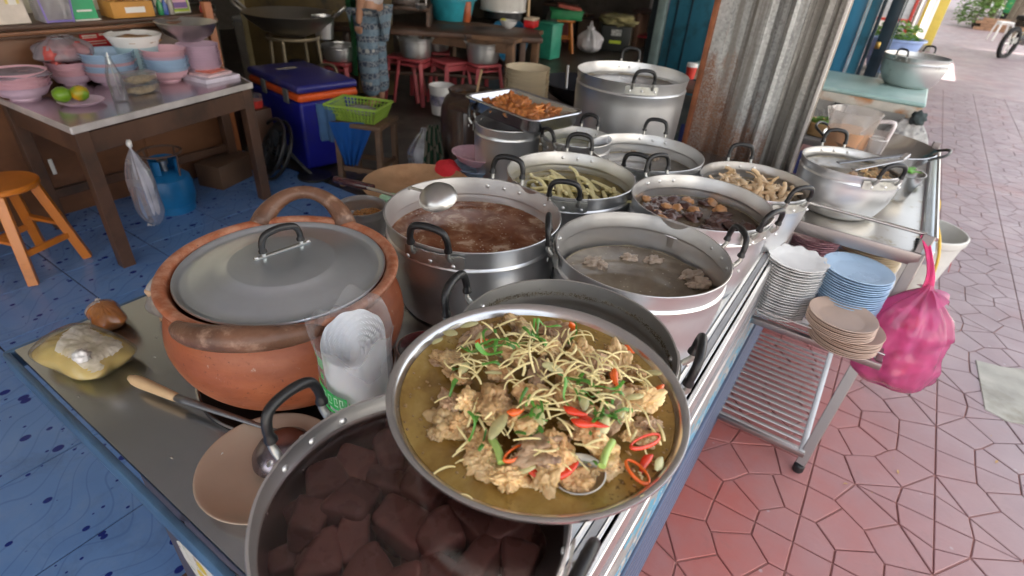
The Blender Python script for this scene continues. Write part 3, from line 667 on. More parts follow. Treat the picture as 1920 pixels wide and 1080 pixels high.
broth('broth', 'cloudy grey broth with scum in the tall stock pot', *G_, 1.072, .235, liquid('cloudy_broth', [(.35,(.17,.16,.14)),(.6,(.26,.25,.225)),(.72,(.17,.14,.1))], 13, 7, .14))
broth('broth', 'leftover dark gravy in the nearly empty pot', *UN, .91, .172, liquid('gravy', [(.3,(.08,.06,.035)),(.7,(.15,.11,.07))], 9, 4, .1))
broth('broth', 'greenish broth in the small pot behind the fried meat', *J_, .925, .124, liquid('green_broth', [(.3,(.12,.12,.05)),(.7,(.24,.22,.11))], 12, 5, .1))
# bone scraps, bamboo, mushrooms, tripe -------------------------------------
BAMB = M('bamboo_shoot', (.74,.66,.34), .45, var=.18, vs=14, rand=.1); 
def strip_me(L, wdt, th, bend, twist, mat, n=7, taper=.25, seg=6):
    bm = bmesh.new(); pts = []
    for k in range(n):
        t = k/(n-1)-.5; pts.append(Vector((t*L, bend*L*(t*t*4-.33)*.25+twist*L*t*t*t*4*.3, bend*.3*L*math.sin(t*3))))
    rad = [wdt*(1-taper*abs(2*k/(n-1)-1)**2) for k in range(n)]
    tube_bm(bm, pts, rad, seg, True, th/wdt); return fin(bm, mat, 40)
bam = [strip_me(.07+.012*i, .008, .005, random.uniform(-.6,.6), random.uniform(-1,1), BAMB) for i in range(6)]
for k in range(46):
    a = random.uniform(0, 2*PI); rr = .15*math.sqrt(random.random()); x = C_[0]+math.cos(a)*rr+.015; y = C_[1]+math.sin(a)*rr*.9+.01
    tag(link('bamboo_shoot', bam[k % 6], None, (x,y,.936+random.uniform(-.002,.009)), (random.uniform(-.15,.15), random.uniform(-.15,.15), R(-25)+random.uniform(-.6,.6))), 'pale strip of bamboo shoot floating in yellowish broth', 'bamboo', 'bamboo shoots in the broth')
MUSH = M('brown_mushroom', (.42,.20,.075), .35, var=.3, vs=30, rand=.18, coat=.3); MEATD = M('dark_stewed_meat', (.085,.032,.022), .35, var=.5, vs=30, rand=.25, coat=.4, bs=.4, bsc=90)
mus = [blob(20+i, (.021,.018,.012), .16, 1.8, 3, MUSH) for i in range(4)]; dme = [blob(30+i, (.03,.02,.011), .32, 2.2, 3, MEATD, .12, .12) for i in range(6)]
for (px_, py_) in ((1215,372),(1250,385),(1268,388),(1232,398),(1290,375),(1300,392),(1335,378),(1240,410),(1350,392)):
    x, y, z = P_(px_, py_, .94)
    tag(link('mushroom', random.choice(mus), None, (x,y,.936), rot_rand(.4)), 'glossy brown mushroom cap floating in the dark stew', 'mushroom', 'mushrooms in the stew')
for k in range(44):
    a = random.uniform(0, 2*PI); rr = .165*math.sqrt(random.random()); x = E_[0]+math.cos(a)*rr; y = E_[1]+math.sin(a)*rr
    if math.hypot(x-E_[0]+.06, y-E_[1]-.03) < .045: continue
    tag(link('stewed_meat', random.choice(dme), None, (x,y,.932+random.uniform(-.003,.004)), rot_rand(.35)), 'dark piece of stewed meat in the mushroom pot', 'meat', 'stewed meat pieces')
TRIPE = M('pale_tripe', (.70,.50,.29), .38, var=.3, vs=30, rand=.15, coat=.35, bs=.3, bsc=100, dirt=(.35,.17,.11))
trp = [strip_me(.05+.008*i, .008, .0035, random.uniform(-1.6,1.6), random.uniform(-2,2), TRIPE, 9) for i in range(5)]+[blob(50+i, (.022,.014,.009), .35, 2.3, 3, TRIPE, .12, .2) for i in range(4)]
for k in range(80):
    a = random.uniform(0, 2*PI); rr = .135*math.sqrt(random.random()); x = F_[0]+math.cos(a)*rr; y = F_[1]+math.sin(a)*rr
    tag(link('tripe_strip', random.choice(trp), None, (x,y,.909+max(0,.024*(1-(rr/.14)**2))+random.uniform(0,.01)), (random.uniform(-.4,.4),random.uniform(-.4,.4),random.uniform(0,6.3))), 'pale yellow strip of tripe heaped in its broth', 'tripe', 'tripe strips in the pot')
BONE = M('boiled_bone_scrap', (.46,.36,.27), .4, var=.3, vs=30, bs=.4, bsc=80, rand=.15)
bo = [blob(60+i, (.030,.017,.013), .34, 1.8, 4, BONE, .08, .16) for i in range(4)]
for (px_, py_, s) in ((1112,492,1),(1180,484,.8),(1225,489,.9),(1300,520,1.3),(1312,535,1.2),(1130,500,.7)):
    x, y, z = P_(px_, py_, .905)
    tag(link('bone_scrap', random.choice(bo), None, (x,y,.905), (random.uniform(-.1,.1),.1,random.uniform(0,6)), (s,s,s)), 'pale scrap of boiled bone and meat floating in the clear broth', 'bone', 'bone scraps in the broth')
for (px_, py_) in ((1140,275),(1165,282),(1185,285),(1225,297),(1245,290)):
    x, y, z = P_(px_, py_, .905)
    tag(link('meat_scrap', random.choice(bo), None, (x,y,.906), rot_rand(.2), (.9,.9,.8)), 'greyish pink scrap of meat floating in the grey broth', 'meat', 'meat scraps in the grey broth')
# dark crust of scum round the nearly empty pot
bm = bmesh.new()
for k in range(2600):
    a = random.uniform(-.4, 3.5); z = 1.012+.002*math.sin(a*2.3)+random.gauss(0,.003); r = .1787
    bmesh.ops.create_icosphere(bm, subdivisions=1, radius=random.uniform(.0004,.0011), matrix=Matrix.Translation((UN[0]+math.cos(a)*r, UN[1]+math.sin(a)*r, z)))
tag(link('dried_scum', fin(bm, M('dried_scum', (.17,.14,.09), .8, var=.5, vs=90), 60)), 'dark dried scum line inside the nearly empty pot', 'food residue', kind='stuff')

# ---- blood cubes under clear water -----------------------------------------
BLOOD = M('cooked_blood_curd', (.25,.135,.125), .28, var=.22, vs=22, rand=.22, coat=.25, bs=.2, bsc=55)
def curd(seed, s):
    rnd = random.Random(seed); bm = bmesh.new(); bmesh.ops.create_icosphere(bm, subdivisions=4, radius=1); kk = 6
    A_x, A_y, A_z = (rnd.uniform(-.45,.45) for _ in range(3)); cutn = Vector((rnd.uniform(-1,1), rnd.uniform(-1,1), .15)).normalized(); cut = rnd.uniform(.62,.95)
    for v in bm.verts:
        p = v.co; q = p/((abs(p.x)**kk+abs(p.y)**kk+abs(p.z)**kk)**(1/kk)); q = Vector((q.x*(1+A_x*q.y*.5), q.y*(1+A_y*q.x*.5), q.z))
        d_ = q.dot(cutn)-cut
        if d_ > 0: q -= cutn*d_*.85
        v.co = Vector((q.x*s[0]*.5, q.y*s[1]*.5, q.z*s[2]*.5*(1+.18*A_z*q.x)))*(1+.05*noise.noise(q*1.3+Vector((seed,0,0))))+Vector((0,0,.0007*noise.noise(q*7)))
    return fin(bm, BLOOD, 180)
    bmesh.ops.create_cube(bm, size=1)
    for v in bm.verts: v.co = Vector((v.co.x*s[0]*rnd.uniform(.72,1.18), v.co.y*s[1]*rnd.uniform(.72,1.18), v.co.z*s[2]*rnd.uniform(.8,1.1)))
    bmesh.ops.bevel(bm, geom=bm.edges[:], offset=.009, segments=3, affect='EDGES', profile=.6, clamp_overlap=True)
    bmesh.ops.triangulate(bm, faces=[f for f in bm.faces if len(f.verts) > 4]); bmesh.ops.subdivide_edges(bm, edges=[e for e in bm.edges if e.calc_length() > .02], cuts=2, use_grid_fill=True)
    for v in bm.verts: v.co += v.normal*.0018*noise.noise(v.co*60+Vector((seed,0,0)))
    return fin(bm, BLOOD, 180)
curds = [curd(i, (.056+.013*(i % 3), .041+.011*(i % 2), .034)) for i in range(10)]
spots = []
for lay, (nr, zz) in enumerate(((24,.952),(44,.9895))):
    tries = 0; got = []
    while len(got) < nr and tries < 4000:
        tries += 1; a = random.uniform(0, 2*PI); rr = .142*math.sqrt(random.random()); p = (FR[0]+math.cos(a)*rr, FR[1]+math.sin(a)*rr)
        if all(math.hypot(p[0]-q[0], p[1]-q[1]) > (.042 if lay else .05) for q in got): got.append(p)
    for p in got: spots.append((*p, zz+random.uniform(-.004,.006)))
for k, (x, y, z) in enumerate(spots):
    tag(link('blood_curd', curds[k % 10], None, (x,y,z), (random.uniform(-.14,.14), random.uniform(-.14,.14), random.uniform(0,6.3))), 'dark purplish brown block of blood curd under the water of the nearest pot', 'blood curd', 'blood curd blocks in the nearest pot')
def water_mat():
    m, nt, b = new('pot_water'); nt.nodes.remove(b); out = nt.nodes['Material Output']
    tr = nt.nodes.new('ShaderNodeBsdfTransparent'); tr.inputs[0].default_value = (.90,.83,.81,1); gl = nt.nodes.new('ShaderNodeBsdfGlossy'); gl.inputs['Roughness'].default_value = .02
    fr = nt.nodes.new('ShaderNodeFresnel'); fr.inputs[0].default_value = 1.36; mx = nt.nodes.new('ShaderNodeMixShader')
    bp = nt.nodes.new('ShaderNodeBump'); bp.inputs['Strength'].default_value = .12; bp.inputs['Distance'].default_value = .003; v = texco(nt)
    nt.links.new(nz(nt, v, 11, 2), bp.inputs['Height']); nt.links.new(bp.outputs[0], gl.inputs['Normal']); nt.links.new(bp.outputs[0], fr.inputs['Normal'])
    nt.links.new(math_(nt, 'MULTIPLY', fr.outputs[0], 1.2), mx.inputs[0]); nt.links.new(tr.outputs[0], mx.inputs[1]); nt.links.new(gl.outputs[0], mx.inputs[2])
    df = nt.nodes.new('ShaderNodeBsdfDiffuse'); df.inputs[0].default_value = (.20,.10,.08,1); m2 = nt.nodes.new('ShaderNodeMixShader'); m2.inputs[0].default_value = .012
    nt.links.new(mx.outputs[0], m2.inputs[1]); nt.links.new(df.outputs[0], m2.inputs[2]); nt.links.new(m2.outputs[0], out.inputs[0]); return m
broth('water', 'clear dark water over the blood curd blocks', *FR, 1.017, .1790, water_mat(), 'water')
# bubbles clinging to the surface
bm = bmesh.new()
for k in range(60):
    a = random.uniform(0, 2*PI); rr = random.choice((.172, .16*math.sqrt(random.random()))); r = random.uniform(.0005,.0013)
    lathe_tmp = Matrix.Translation((FR[0]+math.cos(a)*rr, FR[1]+math.sin(a)*rr, 1.0175)) @ Matrix.Diagonal((1,1,.45,1)); bmesh.ops.create_icosphere(bm, subdivisions=2, radius=r, matrix=lathe_tmp)
tag(link('water_bubbles', fin(bm, M('bubble_film', (.16,.09,.08), .05, coat=1), 180)), 'small bubbles on the water over the blood curd', 'bubbles', kind='stuff')

# ================================================================= CURRY PAN
CP = (-.2475, .4775); ZP = 1.10; RP = .1955
t = thing('curry_pan', 'wide shallow aluminium pan of ginger chicken curry resting on two pot rims', 'pan', (*CP, ZP-.055))
pf = [(0,-.002),(RP*.62,-.002),(RP*.72,.0),(RP*.84,.014),(RP*.915,.034),(RP*.94,.044),(RP*.955,.0485),(RP*.985,.0515),(RP*.998,.0508),(RP*1.006,.0535),(RP*1.004,.0565),(RP*.99,.0575),(RP*.955,.0545),(RP*.935,.0500),(RP*.91,.040),(RP*.84,.018),(RP*.72,.003),(0,.002)]
link('body', lathe(pf, metal_brushed('pan_aluminium', (.68,.68,.68), .22), 128, 60), t)
def curry_mat():
    m, nt, b = new('curry_gravy'); v = texco(nt)
    n = nz(nt, v, 14, 8, .62, .6); c = ramp(nt, n, [(.3, (.20,.105,.02)), (.5, (.34,.21,.05)), (.62, (.42,.28,.08)), (.75, (.52,.40,.18))])
    br = nz(nt, v, 6, 4); c = mixc(nt, ramp(nt, br, [(.55, (0,0,0)), (.68, (.7,)*3)]), c, (.15,.045,.010))
    gn = nz(nt, v, 130, 3, .6); edge = nz(nt, v, 8, 3); f = mixc(nt, 1.0, ramp(nt, gn, [(.56, (0,0,0)), (.62, (1,1,1))]), ramp(nt, edge, [(.5, (.05,)*3), (.62, (.8,)*3)]), 'MULTIPLY'); c = mixc(nt, f, c, (.09,.05,.015))
    nt.links.new(c, b.inputs['Base Color']); b.inputs['Roughness'].default_value = .17; b.inputs['Coat Weight'].default_value = .5; b.inputs['Coat Roughness'].default_value = .04
    h = math_(nt, 'ADD', nz(nt, v, 22, 3), math_(nt, 'MULTIPLY', gn, .25)); bump(nt, b, h, .35, .003); return m
ZG = 1.0885
broth('curry_gravy', 'oily yellow brown curry gravy in the wide shallow pan', *CP, ZG, RP*.918, curry_mat(), 'curry')
def heap(x, y):
    dx, dy = x-CP[0]-.008, y-CP[1]-.012; r = math.hypot(dx*.95, dy*1.1)/.16
    return max(0, 1-r*r)**.8*.034
def meat_mat(name, c1, c2, c3):
    m, nt, b = new(name); v = texco(nt)
    n = nz(nt, v, 26, 7, .65, .7); c = ramp(nt, n, [(.28, c3), (.45, c1), (.7, c2)])
    fib = nz(nt, texco(nt, (1,1,7)), 22, 5, .6); c = mixc(nt, 1.0, c, ramp(nt, fib, [(.3, (.72,.66,.6)), (.6, (1.08,1.06,1.03))]), 'MULTIPLY')
    oi = nt.nodes.new('ShaderNodeObjectInfo'); dk = nz(nt, v, 17, 5); c = mixc(nt, math_(nt, 'MULTIPLY', ramp(nt, dk, [(.56, (0,0,0)), (.68, (1,1,1))]), oi.outputs['Random']), c, (.16,.075,.05))
    hs = nt.nodes.new('ShaderNodeHueSaturation'); nt.links.new(c, hs.inputs['Color']); mr = nt.nodes.new('ShaderNodeMapRange'); nt.links.new(oi.outputs['Random'], mr.inputs[0]); mr.inputs[3].default_value = 1.32; mr.inputs[4].default_value = .80
    nt.links.new(mr.outputs[0], hs.inputs['Value']); nt.links.new(hs.outputs[0], b.inputs['Base Color'])
    b.inputs['Roughness'].default_value = .42; b.inputs['Coat Weight'].default_value = .15; b.inputs['Coat Roughness'].default_value = .15
    b.inputs['Subsurface Weight'].default_value = .25; b.inputs['Subsurface Radius'].default_value = (.006,.003,.002); b.inputs['Subsurface Scale'].default_value = .6
    h = math_(nt, 'ADD', nz(nt, v, 120, 5, .65), math_(nt, 'MULTIPLY', fib, 1.2)); bump(nt, b, h, .45, .0022); return m
CHK = meat_mat('boiled_chicken', (.72,.50,.24), (.88,.70,.42), (.44,.25,.09)); SKIN = meat_mat('chicken_skin', (.58,.36,.16), (.72,.51,.27), (.32,.17,.07)); GREYM = meat_mat('grey_chicken_meat', (.44,.29,.17), (.62,.46,.30), (.22,.12,.07))
chunk = [blob(100+i, (.022+.003*(i % 4), .016+.002*(i % 3), .012+.001*(i % 3)), .30, 1.5, 5, (CHK, SKIN, CHK, GREYM)[i % 4], .10, .18) for i in range(14)]
bowl_of = 'chicken pieces in the curry'
big = [(880,752,1.25,0),(925,752,1.45,1),(1040,603,1.15,3),(972,606,1.0,2),(1028,652,1.3,4),(965,665,1.05,5),(1085,668,1.15,8),(1108,690,1.15,11),(1160,680,1.3,6),(890,630,.95,7),(815,672,.9,9),(845,672,.8,10),(845,752,.9,3),(835,790,1.25,2),
 (905,838,.9,5),(862,792,.9,1),(925,905,1.15,8),(962,912,1.2,6),(1030,925,1.35,2),(1095,925,.95,5),(1147,900,1.35,4),(1018,838,1.25,11),(1050,850,1.1,5),(1205,752,1.2,6),(1182,735,.8,9),(1150,740,1.1,8),(1105,770,.8,1),(1235,800,.8,3),(1240,832,.8,5),(1125,835,.95,2),
 (900,870,1.1,10),(960,780,1.0,0),(1010,700,.9,7),(1140,790,.9,11),(1190,700,.9,9),(820,815,.7,4),(1068,745,1.0,5),(995,800,1.0,0),(940,700,.9,1),(1185,655,.7,3),(985,740,.9,13),(1090,810,.8,12),(1060,700,.95,13),(1170,770,.8,12)]
for k, (a, b, s, i) in enumerate(big):
    x, y, z = P_(a, b, ZG+.012); z = ZG+heap(x, y)+.000
    x, y, z = P_(a, b, z); rd_ = math.hypot(x-CP[0], y-CP[1]); lim = .168-.026*s
    if rd_ > lim: x, y = CP[0]+(x-CP[0])*lim/rd_, CP[1]+(y-CP[1])*lim/rd_      # kept clear of the pan wall
    z = max(z, ZG+.001)
    o = tag(link('chicken_piece', chunk[i % 14], None, (x,y,z), (random.uniform(-.5,.5), random.uniform(-.5,.5), random.uniform(0,6.3)), (s*.84,)*3), 'pale boiled chicken piece in the ginger curry pan', 'chicken', bowl_of)
for k in range(44):
    a = random.uniform(0, 2*PI); rr = .135*math.sqrt(random.random()); x, y = CP[0]+math.cos(a)*rr, CP[1]+math.sin(a)*rr
    s = random.uniform(.32,.62); tag(link('chicken_piece', chunk[random.randrange(14)], None, (x,y,ZG-.003+heap(x,y)*.85), rot_rand(.6), (s,)*3), 'pale boiled chicken piece in the ginger curry pan', 'chicken', bowl_of)
# ginger matchsticks
GING = M('ginger_matchstick', (.92,.78,.38), .45, var=.10, vs=40, rand=.14, coat=.3)
def ginger(i):
    rnd = random.Random(500+i); L = rnd.uniform(.022,.048); n = 8; bd = rnd.uniform(-1,1)*L*(.10 if i % 3 else .24); tw = rnd.uniform(-.06,.06)*L; wdt = rnd.uniform(.0012,.0021)
    pts = [Vector(((k/(n-1)-.5)*L, bd*((2*k/(n-1)-1)**2-.4), tw*math.sin(3*k/(n-1))+.12*L*(.3-(2*k/(n-1)-1)**2))) for k in range(n)]
    bm = bmesh.new(); tube_bm(bm, pts, [wdt*(.5+.5*math.sin(PI*(k+.6)/n)**.5) for k in range(n)], 5, True, .5); return fin(bm, GING, 40)
gin = [ginger(i) for i in range(26)]
def drop(name, me, label, cat, group, n, rmax, sc=(.8,1.15), up=(.008,.018), tilt=.35, cx=0, cy=0, focus=None):
    for k in range(n):
        a = random.uniform(0, 2*PI); rr = rmax*math.sqrt(random.random()); x, y = CP[0]+cx+math.cos(a)*rr, CP[1]+cy+math.sin(a)*rr
        if focus and random.random() < .6:
            f = random.choice(focus); q = P_(f[0], f[1], ZG+.03); x, y = q[0]+random.gauss(0,.014), q[1]+random.gauss(0,.013)
        h = heap(x, y); s = random.uniform(*sc)
        tag(link(name, random.choice(me), None, (x,y,ZG+h+random.uniform(*up)*(.3+min(1,h*40))), (random.uniform(-tilt,tilt),random.uniform(-tilt,tilt),random.uniform(0,6.3)), (s,s,s)), label, cat, group)
GF = [(1010,680),(1000,700),(960,650),(1040,720),(1000,760),(930,690),(1150,760),(1170,720),(860,660),(880,840),(1060,800),(985,730),(1030,690),(1130,700),(1210,720),(1000,650),(1080,760),(1100,720),(850,830),(1210,790)]
drop('ginger_stick', gin, 'thin yellow matchstick of ginger strewn over the chicken curry', 'ginger', 'ginger matchsticks on the curry', 185, .125, focus=GF+[(900,700),(930,760),(1080,690),(1130,770),(1230,800),(900,820),(1040,830),(960,700)], up=(.006,.017))
# onion wedges
def onion(i):
    bm = bmesh.new(); w_, l_ = .009+.0015*(i % 3), .014+.002*(i % 3); n = 8
    for off in (0, .0016):
        g = [[bm.verts.new((u*l_*(1), math.sin(v*1.1)*w_*(1-.75*u*u), math.cos(v*1.1)*w_*.7*(1-.5*u*u)-off)) for v in [(-1+2*k/6) for k in range(7)]] for u in [(-1+2*k/n) for k in range(n+1)]]
        for r0, r1 in zip(g, g[1:]):
            for k in range(6): bm.faces.new((r0[k], r0[k+1], r1[k+1], r1[k]))
    return fin(bm, M('boiled_onion', (.62,.56,.27), .25, var=.25, vs=30, coat=.5, sss=.3, rand=.1, trans=.0), 60)
oni = [onion(i) for i in range(5)]
for (a, b, s) in ((960,650,1.0),(1035,690,1.25),(900,640,1.2),(870,690,1.0),(935,800,1.35),(985,620,.8),(1160,770,1.3),(1190,745,1.1),(1130,800,1.0),(845,625,.9),(1225,700,1.0),(1095,755,.9),(1235,870,.8),(925,700,.8),(985,880,.9),(1010,780,1.0),(880,610,.9),(820,640,.9)):
    x, y, z = P_(a, b, ZG+.02); z = ZG+heap(x,y)+.010; x, y, z = P_(a, b, z)
    tag(link('onion_wedge', random.choice(oni), None, (x,y,z), (random.uniform(-.5,.5),random.uniform(-.4,.4),random.uniform(0,6)), (s*.85,s*.75,s*.6)), 'translucent wedge of soft onion among the curried chicken', 'onion', 'onion wedges in the curry')
# chillies
CHIL = M('red_chilli', (.72,.045,.012), .2, var=.2, vs=30, coat=.6, rand=.1); ORCH = M('orange_red_chilli', (.80,.13,.015), .22, var=.2, vs=30, coat=.6); SEED = M('chilli_seed', (.72,.6,.32), .4)
def chil_whole(L, mat, bend=.25):
    n = 14; pts = [Vector(((k/(n-1)-.5)*L, bend*L*((2*k/(n-1)-1)**2)*.5, 0)) for k in range(n)]
    bm = bmesh.new(); tube_bm(bm, pts, [.0058*min(1, .25+3.2*k/n)*(1-(k/(n-1))**3*.92) for k in range(n)], 12, True, .75); return fin(bm, mat, 180)
def chil_ring(a, b, mat, seeds=True):
    bm = bmesh.new(); n = 28; pts = [Vector((math.cos(2*PI*k/n)*a, math.sin(2*PI*k/n)*b, .0008*math.sin(4*PI*k/n))) for k in range(n+1)]
    tube_bm(bm, pts, .0016, 8, False, 1.6); return fin(bm, mat, 180)
def put(name, me, px_, py_, up, rz, label, cat, grp, tilt=(0,0), s=1):
    x, y, z = P_(px_, py_, ZG+.02); z = ZG+heap(x,y)+up; x, y, z = P_(px_, py_, z)
    return tag(link(name, me, None, (x,y,z), (tilt[0],tilt[1],rz), (s,s,s)), label, cat, grp)
CG = 'red chillies in the curry'
U_ = R(32)  # image right is about here on the plan
for (a, b, L, rz, m, up, tl, lab) in ((1073,614,.030,1.9,ORCH,.016,(0,1.1),'orange red chilli tip standing upright near the far edge of the curry'),(1152,710,.034,-.9,ORCH,.016,(0,.2),'orange red chilli piece right of the heap of ginger'),
   (1232,738,.036,-1.4,ORCH,.006,(0,.2),'orange chilli piece by the right edge of the pan'),(1000,885,.046,-.2,CHIL,.007,(0,.15),'whole shiny red chilli pointing at the ladle bowl'),(1064,884,.040,1.1,CHIL,.007,(0,-.3),'red chilli leaning over the ladle bowl'),
   (1110,792,.040,.1,CHIL,.016,(0,0),'long red chilli strip below the green scallion'),(1078,773,.030,.2,CHIL,.016,(0,0),'short red chilli strip in the middle of the curry'),(968,772,.022,.9,ORCH,.014,(0,0),'small orange chilli bit by the drumstick'),(1208,868,.030,-1.6,CHIL,.008,(0,.2),'thin red chilli tail below the split chilli'),(1095,795,.030,.5,CHIL,.018,(0,.1),'short red chilli piece tucked under the ginger at the centre'),(905,640,.020,.9,ORCH,.014,(0,0),'small orange chilli bit at the upper left of the heap'),(1178,655,.022,-.4,ORCH,.010,(0,0),'small orange chilli bit at the upper right of the heap')):
    put('chilli', chil_whole(L, m), a, b, up, rz+U_*0, lab, 'chilli', None, tl)
for (a, b, aa, bb, rz, m, lab) in ((968,850,.018,.0065,1.35,ORCH,'split orange red chilli with seeds at the lower left of the heap'),(1210,828,.023,.0065,1.15,CHIL,'long split red chilli with pale seeds at the right of the heap'),(1195,884,.017,.0075,-.35,ORCH,'orange chilli ring lying on the gravy at the lower right')):
    o = put('chilli_slice', chil_ring(aa, bb, m), a, b, .012, rz, lab, 'chilli', None, (.15,.1), 1)
    bm = bmesh.new()
    for k in range(9): bmesh.ops.create_icosphere(bm, subdivisions=1, radius=.0012, matrix=Matrix.Translation((random.uniform(-aa*.6,aa*.6), random.uniform(-bb*.4,bb*.4), -.001)) @ Matrix.Diagonal((1.4,1,.5,1)))
    link('seed', fin(bm, SEED, 60), o)
# scallions
SCAL = M('green_scallion', (.10,.30,.035), .35, var=.45, vs=30, coat=.3, rand=.25); SCALP = M('pale_scallion', (.42,.60,.16), .35, var=.25, vs=20, coat=.3)
def scal(i, L, wdt, mat=SCAL):
    rnd = random.Random(900+i); n = 8; bd = rnd.uniform(-.5,.5)*L; bm = bmesh.new()
    tube_bm(bm, [Vector(((k/(n-1)-.5)*L, bd*(2*k/(n-1)-1)**2*.4, .1*L*math.sin(k*.9+i))) for k in range(n)], [wdt*(.8+.2*math.sin(k))*(1-.35*(k/(n-1))) for k in range(n)], 6, True, .28); return fin(bm, mat, 60)
sc_ = [scal(i, .024+.006*(i % 4), .0026+.0005*(i % 3)) for i in range(8)]
drop('scallion_piece', sc_[:], 'green piece of scallion tossed over the chicken curry', 'scallion', 'scallion pieces in the curry', 58, .125, up=(.008,.018), focus=[(950,665),(1075,745),(1150,800),(1130,830),(940,690),(1155,770),(1140,760),(915,660),(1000,790)], tilt=.5)
put('scallion_stalk', tube([(-.019,0,0),(0,.001,.001),(.018,-.001,0)], .0048, SCALP, 12, 4), 932, 845, .010, -.6, 'thick pale green scallion stalk at the lower left of the curry', 'scallion', None)
put('scallion_stalk', tube([(-.02,0,0),(0,.001,.001),(.02,-.001,0)], .0046, SCALP, 12, 4), 1138, 850, .010, 1.75, 'thick pale green scallion stalk left of the split chilli', 'scallion', None)
# ladle bowl sunk in the gravy
t = thing('serving_spoon', 'steel serving spoon half sunk in the front of the curry', 'spoon', tuple(P_(1085,890,ZG+.007)), R(35)); t.scale = (.85,.85,.85)
prof = [(0,-.016),(.012,-.0145),(.022,-.009),(.0275,0),(.029,.001),(.0275,.0022),(.021,-.0065),(.011,-.012),(0,-.0135)]
link('bowl', lathe(prof, metal_brushed('dull_spoon_steel', (.36,.33,.28), .35, sc=(9,9,9)), 48, 60, ell=1.25), t, (0,0,.002), (.25,-.1,0)); link('handle', tube([(-.034,0,.0),(-.05,.0,-.004),(-.07,.01,-.010)], .003, CHROME, 8), t)
# stray ginger curls on the rim
for (a, b, rz) in ((876,930,.2),(1204,931,1.2),(836,742,.5)):
    x, y, z = P_(a, b, ZP+.001); tag(link('ginger_stick', gin[3], None, (x,y,z+.001), (0,0,rz), (.5,)*3), 'thin yellow matchstick of ginger strewn over the chicken curry', 'ginger', 'ginger matchsticks on the curry')
# small debris in the gravy
bm = bmesh.new()
for k in range(420):
    a = random.uniform(0, 2*PI); rr = RP*.9*math.sqrt(random.random()); x, y = math.cos(a)*rr, math.sin(a)*rr
    if noise.noise(Vector((x*14, y*14, 3))) < -.05: continue
    s = random.uniform(.0007,.0022); bmesh.ops.create_icosphere(bm, subdivisions=1, radius=s, matrix=Matrix.Translation((CP[0]+x, CP[1]+y, ZG+heap(CP[0]+x,CP[1]+y)*.9+.0005)) @ Matrix.Diagonal((random.uniform(.8,2),1,.6,1)))
tag(link('curry_crumbs', fin(bm, M('curry_crumb', (.36,.22,.09), .45, var=.5, vs=200), 60)), 'fine meat and herb crumbs floating in the curry gravy', 'crumbs', kind='stuff')
# ================================================================= CLAY POT AND THINGS ROUND IT
def clay_mat():
    m, nt, b = new('terracotta'); v = texco(nt)
    c = ramp(nt, nz(nt, texco(nt, (1,1,2.5)), 7, 6, .6), [(.3, (.25,.068,.028)), (.55, (.36,.108,.045)), (.75, (.44,.16,.075))])
    g = nt.nodes.new('ShaderNodeTexCoord'); s = nt.nodes.new('ShaderNodeSeparateXYZ'); nt.links.new(g.outputs['Object'], s.inputs[0])
    top = ramp(nt, math_(nt, 'MULTIPLY', s.outputs[2], 4), [(.80, (0,0,0)), (.94, (.7,)*3)]); salt = ramp(nt, nz(nt, v, 24, 7, .7), [(.42, (0,0,0)), (.68, (1,1,1))])
    c = mixc(nt, mixc(nt, 1.0, top, salt, 'MULTIPLY'), c, (.62,.36,.24)); c = mixc(nt, ramp(nt, nz(nt, v, 45, 5, .7), [(.64, (0,0,0)), (.72, (.7,)*3)]), c, (.50,.36,.28))
    sp = ramp(nt, nz(nt, v, 95, 4, .6), [(.62, (0,0,0)), (.68, (.75,)*3)]); c = mixc(nt, mixc(nt, 1.0, sp, ramp(nt, nz(nt, v, 5, 3), [(.5, (0,0,0)), (.62, (1,1,1))]), 'MULTIPLY'), c, (.09,.03,.02))
    nt.links.new(c, b.inputs['Base Color']); b.inputs['Roughness'].default_value = .42; b.inputs['Specular IOR Level'].default_value = .4
    h = math_(nt, 'ADD', nz(nt, texco(nt, (.3,.3,6)), 12, 4), math_(nt, 'MULTIPLY', nz(nt, v, 110, 4), .6)); bump(nt, b, h, .3, .003); return m
CLAY = clay_mat(); CLAYH = M('clay_handle', (.15,.072,.042), .38, var=.3, vs=16, bs=.5, bsc=110, dirt=(.42,.27,.19), ds=26, dt=(.55,.75))
LC = (-.898, .547); t = thing('clay_pot', 'large round terracotta pot with two lug handles and aluminium lid', 'clay pot', (*LC, .757))
prof = [(0,0),(.12,.0),(.15,.006),(.192,.032),(.222,.072),(.236,.115),(.237,.145),(.228,.182),(.214,.205),(.211,.214),(.216,.224),(.228,.238),(.2315,.246),(.228,.252),(.221,.253),(.212,.250),(.205,.240),(.200,.225),(.205,.20),(.215,.16),(.212,.1),(.17,.03),(0,.02)]
pp = spline([(r, 0, z) for r, z in prof[1:-1]], 3); prof2 = [(0,0)]+[(p.x, p.z) for p in pp]+[(0,.02)]
link('body', lathe(prof2, CLAY, 128, 60), t)
for a, nm in ((131, 1), (-53, 2)):
    pts = []; n = 17; a_ = R(a)
    for k in range(n):
        u = k/(n-1)*2-1; da = u*(.44 if nm == 1 else .56); ph = math.cos(u*PI/2); r = .226+.034*ph**.7; pts.append((math.cos(a_+da)*r, math.sin(a_+da)*r, .240+(.062 if nm == 1 else .028)*ph**.8-.004))
    bm = bmesh.new(); tube_bm(bm, pts, [(.0155+.011*abs(k/(n-1)*2-1)**2 if nm == 1 else .0235-.012*abs(k/(n-1)*2-1)**2.2) for k in range(n)], 16, True, .95)
    link('lug_handle', fin(bm, CLAYH, 180), t)
lid = thing('pot_lid', 'dented round aluminium lid with black handle on the clay pot', 'lid', (LC[0]+.001, LC[1]+.002, .757+.243))
